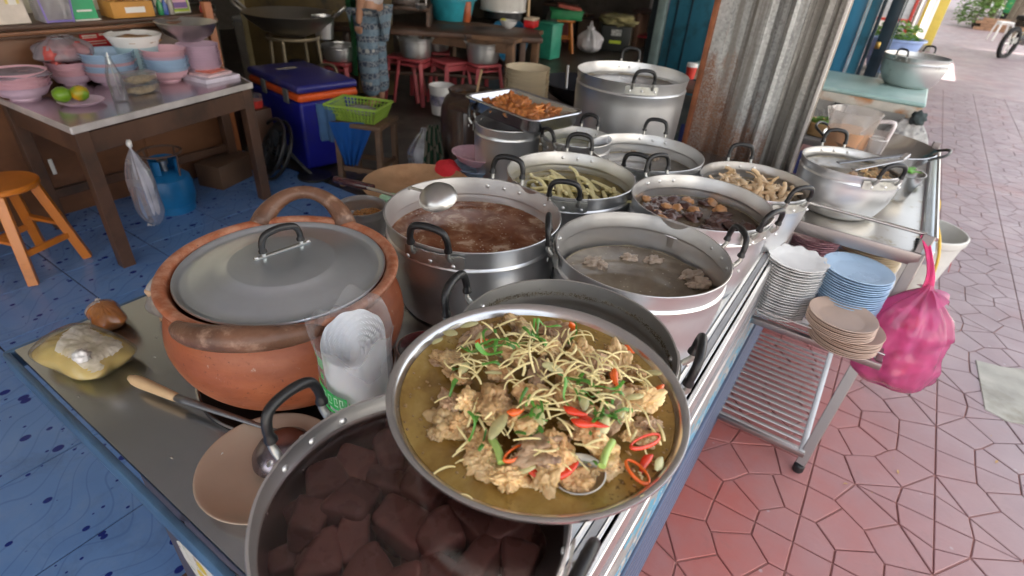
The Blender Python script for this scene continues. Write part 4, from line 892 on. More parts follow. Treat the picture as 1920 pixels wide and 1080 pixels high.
lp = [(.190,-.010),(.199,-.003),(.2025,.002),(.201,.005),(.196,.0045),(.191,.000),(.186,-.002),(.17,.003),(.13,.012),(.108,.0165),(.104,.0195),(.10,.0200),(.06,.0215),(0,.022),(0,.0205),(.06,.020),(.1,.0182),(.13,.0105),(.17,.0015),(.186,-.004),(.190,-.010)]
link('disc', lathe(lp, metal_brushed('lid_aluminium', (.80,.87,.93), .30, blot=.06), 112, 60), lid); ha = R(82)
h = link('handle', grip_mesh(.082,.050), lid, (-.027,.022,.020), (0,0,ha))
link('bracket', bars([((-.062,0,.003),(.062,0,.003),.011,.004),((-.041,0,.002),(-.041,0,.016),.009,.009),((.041,0,.002),(.041,0,.016),.009,.009)], BRACK), h)
for s in (-1, 1): link('rivet', RIV, h, (s*.056,0,.0055), (0,0,0), (.9,.9,.9))
t = thing('burner_tray', 'black burner tray with a bright steel rim under the clay pot', 'tray', (LC[0]+.012, LC[1]-.008, ZT))
link('tray', lathe([(0,.001),(.19,.001),(.205,.0035),(.207,.0055),(.203,.006),(.198,.003),(0,.0035)], M('burnt_black_metal', (.018,.014,.013), .5, metal=.3), 96), t)
link('rim', lathe([(.2055,.003),(.2105,.003),(.212,.0065),(.208,.008),(.2045,.006),(.2055,.003)], INOX, 96), t)
CERP = M('beige_enamel_plate', (.46,.35,.265), .12, var=.05, coat=.7)
t = thing('melamine_bowl', 'large shallow beige bowl under the ladle, partly behind the nearest pot', 'bowl', (-.685,.321,ZT))
link('bowl', lathe([(0,.0),(.055,.0),(.062,.001),(.092,.010),(.113,.022),(.1205,.0285),(.1225,.0290),(.1215,.0302),(.118,.0292),(.110,.0240),(.090,.0135),(.060,.0050),(0,.0035)], CERP, 96, 180), t)
for k, (x, y) in enumerate(((-.10,-.035),(-.03,-.07))):
    tag(link('paper_scrap', blob(70+k, (.007,.004,.0006), .5, 2, 2, WHITEP), None, (-.685+x,.321+y,ZT+.006+.013*(1-k))), ('small white scrap near the left rim of the beige bowl','tiny pale scrap near the middle of the beige bowl')[k], 'scrap')
# ladle with turned wooden handle
t = thing('ladle', 'steel ladle with a pale wooden handle lying across the beige bowl', 'ladle', (0,0,0))
WOODP = M('pale_turned_wood', (.58,.40,.22), .5, var=.2, vs=8, stretch=(1,1,1), dirt=(.3,.2,.1)); GREYROD = metal_brushed('dull_rod', (.30,.31,.33), .42, sc=(20,20,20))
a = Vector((-1.1, 0.283, 0.775)); b = Vector((-0.969, 0.309, 0.778)); c = Vector((-0.759, 0.36, 0.79)); d = Vector((-0.728, 0.37, 0.79))
bm = bmesh.new(); k = 10; tube_bm(bm, [a.lerp(b, i/k) for i in range(k+1)], [.006,.0105,.012,.0122,.0118,.0112,.0108,.0105,.010,.0095,.009], 14); link('wooden_handle', fin(bm, WOODP, 180), t)
bm = bmesh.new(); tube_bm(bm, [b.lerp(c, i/8) for i in range(9)]+[d], [.0082,.008,.0075,.007,.0066,.006,.0055,.005,.0045,.004], 12, True, .8); link('shaft', fin(bm, GREYROD, 180), t)
q = (-.690,.352,.775)
bl = [(0,.034),(.016,.032),(.030,.024),(.040,.010),(.0425,0),(.0415,-.001),(.038,.008),(.029,.0215),(.0155,.029),(0,.031)]
o = link('bowl', lathe([(r*1.3, z*1.05) for r, z in bl], metal_brushed('dark_ladle_steel', (.27,.24,.27), .25, sc=(8,8,8)), 48, 60), t, (q[0], q[1], ZT+.024), (R(8),R(-6),0))
# clear bag of white paper bags, printed in green
q = (-.602,.468,.75); t = thing('plastic_bag_pack', 'clear torn bag holding a rolled stack of white bags with green print', 'bag', (q[0], q[1], ZT), R(-28))
WFOAM = M('white_sheet', (.90,.91,.92), .6, var=.02, sss=.2)
bm = bmesh.new(); n = 64; rows = []; H0 = .265
def ell_(k, z, wv=0): return [bm.verts.new((math.cos(2*PI*i/n)*.064*k*(1+wv*math.sin(2*PI*i/n*3+1)), math.sin(2*PI*i/n)*.050*k, z if z < .2 else z+.016*math.cos(2*PI*i/n-1.9)+.0015*math.sin(2*PI*i/n*9+k*40))) for i in range(n)]
rows = [ell_(.93,.003), ell_(.98,.03), ell_(1.03,.10,.03), ell_(1.05,.20,.03)]
k_ = 1.06; z_ = H0
while k_ > .18: rows += [ell_(k_, z_), ell_(k_-.012, z_+.0012), ell_(k_-.03, z_-.004)]; k_ -= .040; z_ -= .0016
for r0, r1 in zip(rows, rows[1:]):
    for i in range(n): bm.faces.new((r0[i], r0[(i+1) % n], r1[(i+1) % n], r1[i]))
bm.faces.new(rows[0][::-1]); bm.faces.new(rows[-1])
link('rolled_bags', fin(bm, WFOAM, 50), t)
bm = bmesh.new(); n = 56; rows = []
for z, k in ((.001,.92),(.02,1.02),(.06,1.05),(.11,1.07),(.17,1.06),(.24,1.09),(.272,1.14),(.296,1.20)):
    rows.append([bm.verts.new((math.cos(2*PI*i/n)*.074*k*(1+.03*math.sin(5*2*PI*i/n+z*30)+(.07 if z > .18 else .0)*math.sin(3*2*PI*i/n+1)), math.sin(2*PI*i/n)*.058*k*(1+.04*math.sin(4*2*PI*i/n+z*22)), z+(0 if z < .2 else .018*math.sin(3*2*PI*i/n)+.010*math.sin(7*2*PI*i/n)))) for i in range(n)])
for r0, r1 in zip(rows, rows[1:]):
    for i in range(n): bm.faces.new((r0[i], r0[(i+1) % n], r1[(i+1) % n], r1[i]))
bm.faces.new(rows[0][::-1])
link('clear_bag', fin(bm, film('clear_crinkled_film', (.85,.85,.86), .24, .16, fold=9, gloss=.35), 60), t)
GREENP = M('green_print', (.02,.50,.10), .5, var=.05)
def onwall(u, z, k=1.075):     # u in radians round the bag
    return (math.cos(u)*.074*k, math.sin(u)*.058*k, z*1.3+.085)
def patch(u0, u1, z0, z1, sl=0, n=8):
    bm = bmesh.new(); A = [bm.verts.new(onwall(u0+(u1-u0)*i/n, z0+sl*(i/n))) for i in range(n+1)]; B = [bm.verts.new(onwall(u0+(u1-u0)*i/n, z1+sl*(i/n))) for i in range(n+1)]
    for i in range(n): bm.faces.new((A[i], A[i+1], B[i+1], B[i]))
    return bm
bm = bmesh.new(); ub = R(-52)
def addp(*a):
    b2 = patch(*a); me = bpy.data.meshes.new('x'); b2.to_mesh(me); b2.free(); bm.from_mesh(me)
addp(ub-.75, ub+.35, .062, .088, -.004); addp(ub-.65, ub+.38, .050, .056, -.004); addp(ub-.6, ub+.42, .041, .046, -.004); addp(ub-.5, ub+.45, .030, .037, -.004)
addp(ub-.95, ub-.62, .125, .132); addp(ub-.5, ub-.25, .118, .134); addp(ub-.42, ub-.30, .100, .110); addp(ub+.40, ub+.43, .0, .08, -.004)
link('green_print', fin(bm, GREENP, 60), t)
bm = bmesh.new()
for k, (a, b) in enumerate(((-.42,-.30),(-.22,-.10),(-.02,.08),(.14,.24))):    # reversed lettering knocked out of the green band
    for zz, z2, u0, u1 in ((.066,.068,a,b),(.079,.081,a,b-.03*(k % 2)),(.066,.081,a+.0,a+.02),(.072,.081,b-.02,b)):
        b2 = bmesh.new(); A = [b2.verts.new(onwall(ub+u, z, 1.085)) for u, z in ((u0,zz),(u1,zz),(u1,z2),(u0,z2))]; b2.faces.new(A); me = bpy.data.meshes.new('x'); b2.to_mesh(me); b2.free(); bm.from_mesh(me)
link('lettering', fin(bm, M('pale_lettering', (.55,.85,.6), .5), 0), t)
# small metal bowl of red netting
q = (-0.626, 0.663, 0.86); t = thing('small_bowl', 'small steel bowl of red strings squeezed behind the clear bag', 'bowl', (q[0], q[1], .80))
link('bowl', lathe([(0,0),(.03,.001),(.048,.022),(.054,.06),(.055,.061),(.053,.061),(.047,.024),(.029,.004),(0,.003)], INOX, 48), t)
RN = M('red_string', (.45,.012,.02), .4, var=.3); bm = bmesh.new()
for k in range(34):
    a = random.uniform(0,6.3); p = [(math.cos(a+i*.9)*random.uniform(.01,.043), math.sin(a+i*.9)*random.uniform(.01,.043), .035+random.uniform(0,.02)) for i in range(6)]; tube_bm(bm, spline(p, 4), .0013, 5, False)
tag(link('red_strings', fin(bm, RN, 180), None, (q[0],q[1],.80)), 'tangle of thin red strings in the small steel bowl', 'string', kind='stuff')
t = thing('steel_canister', 'plain steel canister under the small bowl of red strings', 'canister', (q[0], q[1], ZT)); link('body', lathe([(0,0),(.045,0),(.048,.003),(.048,.047),(.045,.0495),(0,.0495)], INOX, 40), t); link('base_ring', lathe([(.0485,.002),(.050,.004),(.0485,.007),(.0485,.002)], INOX, 40), t)
# saucepan of crisp garlic on a canister
SP = (-1.145,.975); t = thing('saucepan', 'small aluminium saucepan of fried garlic beside the clay pot', 'pan', (*SP, .815))
link('body', lathe(pot_profile(.0715, .105, .85, .2), ALU, 64), t); link('spoon', strip_me(.09,.006,.002,.1,0,GREYROD), t, (-.018,-.036,.066), (0,.25,R(-58)))
GAR = M('fried_garlic', (.48,.22,.06), .5, var=.4, vs=60, rand=.2); bm = bmesh.new()
for k in range(420):
    a = random.uniform(0,6.3); rr = .06*math.sqrt(random.random()); h = .058+.018*(1-(rr/.065)**2)+.012*math.cos(a-.6)*rr/.06
    bmesh.ops.create_icosphere(bm, subdivisions=1, radius=random.uniform(.002,.0048), matrix=Matrix.Translation((math.cos(a)*rr, math.sin(a)*rr, h+random.uniform(-.003,.005))) @ Matrix.Rotation(random.random()*3,4,'X') @ Matrix.Diagonal((random.uniform(.8,1.6),1,.6,1)))
tag(link('fried_garlic', fin(bm, GAR, 0), None, (*SP,.815)), 'heap of crisp golden fried garlic in the small saucepan', 'fried garlic', kind='stuff')
t = thing('steel_canister', 'steel canister with a bright rim under the saucepan of fried garlic', 'canister', (SP[0]+.01,SP[1],ZT)); link('body', lathe([(0,0),(.062,0),(.064,.003),(.064,.058),(.062,.0635),(0,.0635)], INOX, 40), t); link('rim', lathe([(.064,.054),(.072,.056),(.073,.060),(.064,.060),(.064,.054)], ALU, 40), t)
# ladle resting on the brown broth pot, bowl bottom up
t = thing('ladle', 'steel ladle turned bottom up on the rim of the brown broth pot', 'ladle', (0,0,0))
q = Vector((-0.863, 0.987, 1.03)); link('bowl', lathe([(r*1.18, z*.95) for r, z in bl], CHROME, 56, 60), t, tuple(q-Vector((0,0,.008))), (R(22),R(-4),R(20)))
link('shaft', tube([q+Vector((-.03,.02,-.012)), Vector((-0.997, 1.026, 1)), Vector((-1.068, 1.038, 0.95)), Vector((-1.206, 1.059, 0.93))], [.004,.0045,.005,.005], CHROME, 8), t)
link('grip', tube([Vector((-1.194, 1.07, 0.93)), Vector((-1.256, 1.052, 0.93)), Vector((-1.327, 1.037, 0.93))], [.010,.013,.011], M('dark_red_lacquer', (.045,.012,.014), .22, coat=.5), 12, 3), t)
# brown stained basin, dark lid, green box behind the saucepan
q = (-1.336, 1.362, 0.8); t = thing('wooden_basin', 'brown stained round basin lying behind the brown broth pot', 'basin', (q[0], q[1]+.05, ZT))
link('basin', lathe([(0,0),(.13,0),(.19,.035),(.20,.052),(.203,.053),(.20,.055),(.188,.042),(.13,.008),(0,.006)], M('stained_basin', (.42,.24,.12), .5, var=.35, vs=5, dirt=(.2,.07,.02)), 64), t)
q = (-1.232, 1.204, 0.84); t = thing('purple_dish', 'dark purple round dish leaning inside the stained basin', 'dish', (q[0]+.01, q[1]+.10, .80), 0); link('disc', lathe([(0,0),(.07,0),(.078,.006),(.07,.012),(.03,.018),(0,.02)], M('purple_plastic', (.06,.04,.06), .35), 40), t, (0,0,0), (R(20),0,0)); link('knob', lathe([(0,0),(.012,0),(.015,.012),(0,.02)], BLACKP, 20), t, (0,.0,.018), (R(20),0,0))
q = (-1.231, 1.156, 0.86); t = thing('strainer', 'pale green perforated plastic cup by the saucepan rim', 'cup', (q[0],q[1]+.01,.80)); link('cup', lathe([(0,0),(.022,0),(.028,.05),(.029,.052),(.026,.05),(.02,.003),(0,.003)], M('mint_plastic', (.42,.68,.45), .4), 32), t); link('lid', lathe([(0,.052),(.03,.052),(.03,.06),(0,.064)], M('mint_plastic'), 32), t)
# three bags of soup and sauce on the left of the worktop
def bag_mesh(sx, sy, sz, seed, n=60, m=26, neck=.12, pinch=.72, pleat=.05):
    """sack standing on z=0 with pleats gathered to a neck"""
    bm = bmesh.new(); rows = []
    for j in range(m+1):
        t_ = j/m; z = t_*sz
        prof_ = math.sin(min(1, t_/.30)*PI/2)**.55*(1 if t_ < pinch*.55 else neck+(1-neck)*max(0, math.cos((t_-pinch*.55)/(pinch*.45+1e-6)*PI/2))**.9 if t_ < pinch else neck*(1+1.5*(t_-pinch)))
        row = []
        for i in range(n):
            a = 2*PI*i/n; f = 1+pleat*(.35+1.4*t_)*(math.sin(a*9+seed)+.6*math.sin(a*14+seed*2+t_*3))+.10*noise.noise(Vector((math.cos(a)*1.5, math.sin(a)*1.5, t_*2.5+seed)))*2
            row.append(bm.verts.new((math.cos(a)*sx*prof_*f, math.sin(a)*sy*prof_*f, z)))
        rows.append(row)
    for r0, r1 in zip(rows, rows[1:]):
        for i in range(n): bm.faces.new((r0[i], r0[(i+1) % n], r1[(i+1) % n], r1[i]))
    bm.faces.new(rows[0][::-1]); return bm
RUB = M('red_rubber_band', (.6,.05,.04), .4)
def pillow(sx, sy, sz, seed, mat, cx=0):
    """bag lying on its side: flattened sack with seam corners"""
    bm = bmesh.new(); bmesh.ops.create_icosphere(bm, subdivisions=5, radius=1)
    for v in bm.verts:
        p = v.co.copy(); r = math.hypot(p.x, p.y)
        sq = 1+.30*abs(math.sin(2*math.atan2(p.y, p.x)))**2*(1-abs(p.z))
        a = math.atan2(p.y-.0, p.x-cx); d = math.hypot(p.x-cx, p.y)
        f = .032*math.sin(a*15+seed)*min(1, 1.2-d)*(1 if p.z > 0 else .2)+.07*noise.noise(p*2+Vector((seed,0,0)))
        v.co = Vector((p.x*sx*sq, p.y*sy*sq, max(-.55, p.z+f*1.4)*sz))
    return fin(bm, mat, 180)
SOUPL = M('yellow_soup', (.60,.46,.15), .2, var=.15, vs=6, sss=.3, coat=.4); ORS = M('orange_sauce', (.62,.22,.03), .2, var=.35, vs=20, coat=.4)
def tied_bag(name, label, loc, rz, sx, sy, sz, liq, seed, knot, liqh=.9, op=.22, twist=.024):
    t = thing(name, label, 'bag', loc, rz)
    link('soup', pillow(sx*.95, sy*.95, sz*liqh, seed, liq), t, (0,0,sz*.55*liqh+.002))
    fm = pillow(sx, sy, sz, seed+.4, film('soup_bag_film', (.85,.85,.83), .07, .06, fold=12), knot[0]/sx*.8); fm.materials.append(film('gathered_bag_film', (.92,.92,.90), .62, .12, fold=40))
    for p_ in fm.polygons:
        c_ = p_.center; d_ = math.hypot(c_.x-knot[0]*.6, c_.y-knot[1]*.6)/sx
        if c_.z > sz*.18 and d_ < .62+.12*math.sin(math.atan2(c_.y-knot[1], c_.x-knot[0])*5+seed) and c_.y > knot[1]*1.3: p_.material_index = 1
    link('film', fm, t, (0,0,sz*.55+.002))
    kx, ky, kz = knot; kn = blob(int(seed*3)+5, (twist,twist*.85,twist*.8), .25, 3.2, 3, M('bunched_white_film', (.78,.77,.75), .25, var=.08, coat=.5), .15, .1)
    link('knot', kn, t, (kx,ky,kz)); link('rubber_band', lathe([(twist*.66,-.0015),(twist*.72,0),(twist*.66,.0015),(twist*.6,0),(twist*.66,-.0015)], RUB, 24), t, (kx-.006,ky,kz-.004), (.5,.9,0))
    return t
q = (-1.259, 0.272, 0.75); tied_bag('soup_bag', 'knotted clear bag of yellow soup at the near left corner of the counter', (q[0]+.002,q[1]-.008,ZT), R(12), .098, .062, .048, SOUPL, 1.2, (.064,-.036,.064), .80, .42, .0165)
q = (-1.368, 0.347, 0.75); tied_bag('sauce_bag', 'small bag of orange sauce tied with a red band behind the yellow soup', (q[0],q[1]+.01,ZT), R(170), .052, .034, .034, ORS, 2.7, (.060,.0,.028), .97, .12, .010)
q = (-1.272, 0.406, 0.75); t = thing('noodle_bag', 'milky plastic bag of pale pieces leaning against the clay pot', 'bag', (q[0]-.02,q[1]+.045,ZT), R(20))
link('film', fin(bag_mesh(.046,.036,.115,3.3,neck=.5,pinch=.99,pleat=.03), film('milky_film', (.78,.76,.74), .62, .2, fold=26), 180), t, (0,0,0), (R(-8),R(12),0))
for k in range(7): link('pale_piece', blob(80+k, (.02,.013,.009), .3, 2, 2, M('pale_fried_skin', (.62,.42,.27), .5, var=.2)), t, (random.uniform(-.014,.014), random.uniform(-.012,.012), .014+.012*k), rot_rand(1))

# ================================================================= BACK PART OF THE COUNTER
# tray of fried chicken
tr = [(-1.407, 1.788, 1.05), (-1.368, 2.042, 1.05), (-0.958, 1.938, 1.05), (-0.992, 1.649, 1.05)]
cx = sum(p[0] for p in tr)/4; cy = sum(p[1] for p in tr)/4; ta = math.atan2(tr[2][1]-tr[1][1], tr[2][0]-tr[1][0])
t = thing('steel_tray', 'deep rectangular steel tray of fried chicken balanced on two small pots', 'tray', (cx, cy, .993), ta)
def gastro(lx, ly, h, mat, fl=.014, r=.03):
    bm = bmesh.new(); loops = []
    def loop(x, y, rr, z):
        vs = []
        for qx, qy, a0 in ((1,1,0),(-1,1,90),(-1,-1,180),(1,-1,270)):
            for k in range(6):
                a = R(a0+k*18); vs.append(bm.verts.new((qx*(x-rr)+math.cos(a)*rr, qy*(y-rr)+math.sin(a)*rr, z)))
        return vs
    for x, y, rr, z in ((lx-.012,ly-.012,r,0),(lx-.004,ly-.004,r,.008),(lx,ly,r,h-.004),(lx+.003,ly+.003,r,h),(lx+fl,ly+fl,r+fl,h),(lx+fl+.002,ly+fl+.002,r+fl,h-.004),(lx+fl,ly+fl,r+fl,h-.002),(lx+.004,ly+.004,r,h-.0025),(lx+.0015,ly+.0015,r,h-.006),(lx-.003,ly-.003,r,.009),(lx-.012,ly-.012,r,-.0015)):
        loops.append(loop(x, y, rr, z))
    for A, B in zip(loops, loops[1:]):
        n = len(A)
        for k in range(n): bm.faces.new((A[k], A[(k+1) % n], B[(k+1) % n], B[k]))
    bm.faces.new(loops[0]); bm.faces.new(loops[-1][::-1]); return fin(bm, mat, 50)
link('body', gastro(.198,.125,.057, metal_brushed('tray_steel', (.60,.60,.62), .22, sc=(6,6,6))), t)
FRY = meat_mat('fried_chicken', (.44,.15,.035), (.60,.26,.075), (.22,.06,.018))
fr = [blob(140+i, (.030,.024,.019), .32, 2.0, 4, FRY, .16, .1) for i in range(8)]
for k in range(42):
    u = random.uniform(-.135,.150); v = random.uniform(-.095,.07); z = .016+max(0,.042*(1-(u/.19)**2-(v/.13)**2))*random.uniform(.4,1); c_, s_ = math.cos(ta), math.sin(ta)
    tag(link('fried_chicken', fr[k % 8], None, (cx+c_*u-s_*v, cy+s_*u+c_*v, .993+z), rot_rand(1), (random.uniform(.85,1.2),)*3), 'reddish brown piece of fried chicken heaped in the steel tray', 'fried chicken', 'fried chicken pieces in the tray')
# pink bowl nested in a blue bowl
q = (-1.287, 1.749, 0.835); t = thing('melamine_bowl', 'pink melamine bowl nested in a blue one beside the steel tray', 'bowl', (q[0]-.01, q[1]-.015, ZT+.03))
PINK = M('pink_melamine', (.72,.45,.52), .28, var=.05, rand=.05); BLUEM = M('sky_blue_melamine', (.42,.58,.76), .28, var=.05, rand=.05); WHM = M('white_melamine', (.76,.76,.75), .25, var=.05, rand=.03); TAN = M('tan_melamine', (.54,.40,.32), .3, var=.05, rand=.04); CREAM = M('cream_melamine', (.62,.52,.36), .32, var=.05, rand=.04); LILAC = M('lilac_melamine', (.62,.46,.58), .3, var=.05)
def bowl_me(r, h, mat, foot=.5, wob=0, flare=.3): 
    return lathe([(0,.004),(r*foot*.8,.004),(r*foot*.85,0),(r*foot,0),(r*foot,.008),(r*(foot+.25),h*.3),(r*.88,h*.70),(r*.935,h-.008),(r*.99,h-.004),(r*1.008,h-.0005),(r*.99,h),(r*.93,h-.006),(r*.865,h*.72),(r*(foot+.22),h*.34),(r*foot*.9,.012),(0,.010)], mat, 56, 50, wob=wob)
link('bowl', bowl_me(.112,.045, PINK), t, (0,0,.022), (R(-4),R(2),0))
t = thing('melamine_bowl', 'sky blue melamine bowl under the pink one beside the steel tray', 'bowl', (q[0]-.01, q[1]-.015, ZT)); link('bowl', bowl_me(.104,.05, BLUEM), t)
t = thing('tongs', 'translucent pink tongs leaning on the pink bowl', 'tongs', (0,0,0)); TNG = M('translucent_pink_plastic', (.5,.36,.38), .2, coat=.5)
link('arm', bars([((-1.236, 1.771, 0.93), (-1.211, 1.884, 0.82),.016,.004)], TNG), t); link('arm', bars([((-1.251, 1.821, 0.92), (-1.191, 1.923, 0.82),.014,.004)], TNG), t)
# red cap / cloth
q = (-1.363, 1.594, 0.76); tag(link('red_cloth', blob(91,(.062,.05,.052),.10,1.2,4,M('red_cloth',(.62,.02,.03),.75,var=.12,bs=.3,bsc=300),.02,.04,-.5), None, (q[0],q[1]+.03,ZT+.026)), 'crumpled bright red cloth beyond the brown broth pot', 'cloth')
# side table behind with stacked cream bowls and wok
t = thing('side_table', 'low dark wooden table under the stack of cream bowls', 'table', (-1.78, 3.0, 0))
link('top', bbox(.74,.9,.03,(0,0,.72), DARKWOOD, .005), t)
for sx in (-.33,.33):
    for sy in (-.4,.4): link('leg', bbox(.05,.05,.705,(sx,sy,.3525), DARKWOOD, .004), t)
q = (-1.691, 2.687, 1); me = bowl_me(.122,.062, CREAM, .55)
for k in range(13): tag(link('cream_bowl', me, None, (q[0]+random.uniform(-.002,.002), q[1]+random.uniform(-.002,.002), .736+k*.0168)), 'cream bowl in the tall stack behind the fried chicken'+ordinal(12-k, 13), 'bowl', 'cream bowls in the tall stack')
q = (-1.605, 3.036, 0.85); t = thing('wok', 'black wok with a steel ladle, between the cream bowls and the tall stock pot', 'wok', (q[0]+.03, q[1]+.1, .775))
link('wok', lathe([(0,-.04),(.10,-.03),(.2,.03),(.25,.10),(.255,.10),(.245,.105),(.19,.04),(.09,-.02),(0,-.028)], M('wok_black', (.02,.022,.03), .3, metal=.5), 64), t)
link('ladle_handle', tube([(-.05,-.1,0),(-.10,-.02,.10),(-.13,.03,.17)], .008, CHROME, 8), t); link('ladle_tip', lathe([(0,0),(.03,.01),(.034,.02),(0,.012)], RED, 20), t, (-.02,-.12,.02), (.4,0,0))
# glazed jar on the floor
q = (-2.71, 3.496, -0); jx, jy = -2.42, 3.12; t = thing('glazed_jar', 'big brown glazed jar of dark sauce with a stick, behind the fried chicken', 'jar', (jx,jy,0))
JAR = M('brown_glaze', (.062,.036,.026), .3, var=.25, vs=5, coat=.35, dirt=(.13,.09,.07), ds=9, dt=(.6,.7), bs=.2, bsc=20)
link('body', lathe([(0,0),(.15,0),(.16,.02),(.185,.15),(.205,.32),(.213,.45),(.205,.56),(.175,.625),(.150,.645),(.152,.665),(.158,.675),(.150,.682),(.138,.675),(.134,.64),(.16,.6),(.19,.5),(.15,.1),(0,.06)], JAR, 64), t)
tag(link('dark_sauce', lathe([(0,.0),(.137,0),(.137,-.004),(0,-.004)], liquid('jar_sauce', [(.3,(.05,.018,.006)),(.7,(.14,.06,.015))], 9, 4, .1), 48), None, (jx,jy,.655)), 'dark reddish sauce at the brim of the brown jar', 'sauce')
tag(link('wooden_stick', tube([(0,0,-.1),(.02,.02,.10),(.045,.02,.20)], .008, WOODP, 8), None, (jx+.03,jy,.62)), 'pale wooden stick standing in the brown jar', 'stick')

# ================================================================= CORRUGATED COLUMN
def galv(name, rust=True, base=(.50,.50,.48)):
    m, nt, b = new(name); g = texco(nt, (1,1,.25), world=True); v = texco(nt, world=True)
    n = nz(nt, g, 9, 7, .65); c = ramp(nt, n, [(.3, tuple(x*.55 for x in base)), (.5, base), (.72, tuple(min(1,x*1.35) for x in base))])
    sp = nt.nodes.new('ShaderNodeTexVoronoi'); sp.inputs['Scale'].default_value = 95; nt.links.new(v, sp.inputs['Vector']); c = mixc(nt, .38, c, ramp(nt, nt_sep(nt, sp.outputs['Color']), [(0,(.18,)*3),(1,(.62,.62,.6))]))
    st = nz(nt, texco(nt, (9,9,.35), world=True), 2, 5, .6); c = mixc(nt, ramp(nt, st, [(.47,(0,0,0)),(.60,(.8,)*3)]), c, (.20,.18,.155))
    if rust:
        s = nt.nodes.new('ShaderNodeSeparateXYZ'); nt.links.new(v, s.inputs[0])
        k = math_(nt, 'ADD', math_(nt, 'MULTIPLY', s.outputs[2], -2.2), math_(nt, 'MULTIPLY', s.outputs[0], -2.2)); k = math_(nt, 'ADD', k, math_(nt, 'MULTIPLY', nz(nt, texco(nt, (3,3,1), world=True), 2.6, 7, .72), 3.0))
        f = ramp(nt, math_(nt, 'MULTIPLY', k, .5), [(.20,(0,0,0)),(.42,(.95,)*3)]); sc = nz(nt, v, 130, 4, .7); c = mixc(nt, mixc(nt, 1.0, f, ramp(nt, sc, [(.38,(.25,)*3),(.58,(1,1,1))]), 'MULTIPLY'), c, mixc(nt, nz(nt, v, 20, 4), (.17,.06,.025), (.36,.17,.08)))
    nt.links.new(c, b.inputs['Base Color']); b.inputs['Metallic'].default_value = .35; b.inputs['Roughness'].default_value = .55; bump(nt, b, nz(nt, v, 140, 4), .25, .002); return m
GALV = galv('galvanised_sheet'); GALV2 = galv('pale_galvanised_sheet', False, (.60,.57,.51))
xa, xb, yc = (-0.808858, 2.86, 0.723206)[0], (-0.264527, 2.86, 0.789579)[0], 2.86
t = thing('corrugated_column', 'rusty stack of corrugated metal shutters standing as a column', 'column', (xa, yc, 0))
wd = xb-xa
def sheet(pts, th, z0, z1, mat):
    bm = bmesh.new(); n = len(pts); a = [(x, y) for x, y in pts]+[(x, y+th) for x, y in reversed(pts)]
    A = [bm.verts.new((x, y, z0)) for x, y in a]; B = [bm.verts.new((x, y, z1)) for x, y in a]
    for i in range(len(a)): bm.faces.new((A[i], A[(i+1) % len(a)], B[(i+1) % len(a)], B[i]))
    for L in (A, B):
        for i in range(n-1): bm.faces.new((L[i], L[i+1], L[2*n-2-i], L[2*n-1-i]))
    return fin(bm, mat, 20)
f = wd
link('rusted_edge', bbox(.022,.05,2.74,(.008,.0,1.37), M('solid_rust', (.25,.085,.035), .8, var=.35, vs=12, bs=.4), .003), t)
link('corrugated_sheet', sheet([(.02,0),(.075*f/.56+.01,.0),(.10,.035),(.15,.035),(.17,.012),(.185,.0),(.245,-.012),(.27,.0),(.285,.035),(.315,.035),(.33,-.02)], .004, 0, 2.74, GALV), t)
link('corrugated_sheet', sheet([(.332,-.03),(.345,-.045),(.36,-.03),(.375,-.03),(.39,.0)], .004, 0, 2.74, GALV), t)
link('corrugated_sheet', sheet([(.392,.0),(.41,.05),(.44,.05),(.465,-.015),(.49,-.02)], .004, 0, 2.74, GALV2), t)
link('corrugated_sheet', sheet([(.492,-.02),(.505,.03),(.525,.03),(.545,-.03),(wd-.012,-.035)], .004, 0, 2.74, GALV2), t)
link('white_edge', bbox(.014,.012,2.74,(wd-.006,-.036,1.37), M('chipped_white_paint', (.62,.58,.54), .5, var=.15), .002), t)
link('core', bbox(wd-.03,.16,2.74,(wd/2,.145,1.37), M('shutter_core', (.22,.18,.14), .7, var=.3), .004), t)
# ================================================================= SHELF TROLLEY
SST = metal_brushed('trolley_steel', (.36,.32,.31), .38, sc=(6,6,60)); TRX0, TRX1 = -.125, .262
ty0 = 1.755; zt = .82
t = thing('shelf_trolley', 'steel shelf trolley with a top tray, a plate shelf and a low rod shelf', 'trolley', (.05, 2.3, 0)); TX, TY_ = .05, 2.3
def L(p): return (p[0]-TX, p[1]-TY_, p[2])
yf = P_(1715,475,zt)[1]; yb = 3.3
# upright flat bars
ft = (0.201, 1.741, 0); tp_ = ((0.262, 2.053, 0.86)); 
for nm, a, b in (('leg', (ft[0],ft[1]+.02,.03), (tp_[0]-.002, tp_[1]+.012, .88)), ('leg', (TRX0-.04, ft[1]+.02, .03), (TRX0-.02, tp_[1]-.06, .88)), ('leg', (ft[0]+.02, yb+.10, .03), (TRX1, yb, .90)), ('leg', (TRX0-.04, yb+.10, .03), (TRX0, yb, .90))):
    o = link(nm, bars([(L(a), L(b), .034, .010)], SST), t)
    link('foot', lathe([(0,0),(.016,.0),(.019,.006),(.019,.03),(.014,.036),(0,.036)], M('black_rubber', (.014,.014,.015), .6), 20), o, (a[0]-TX, a[1]-TY_, 0))
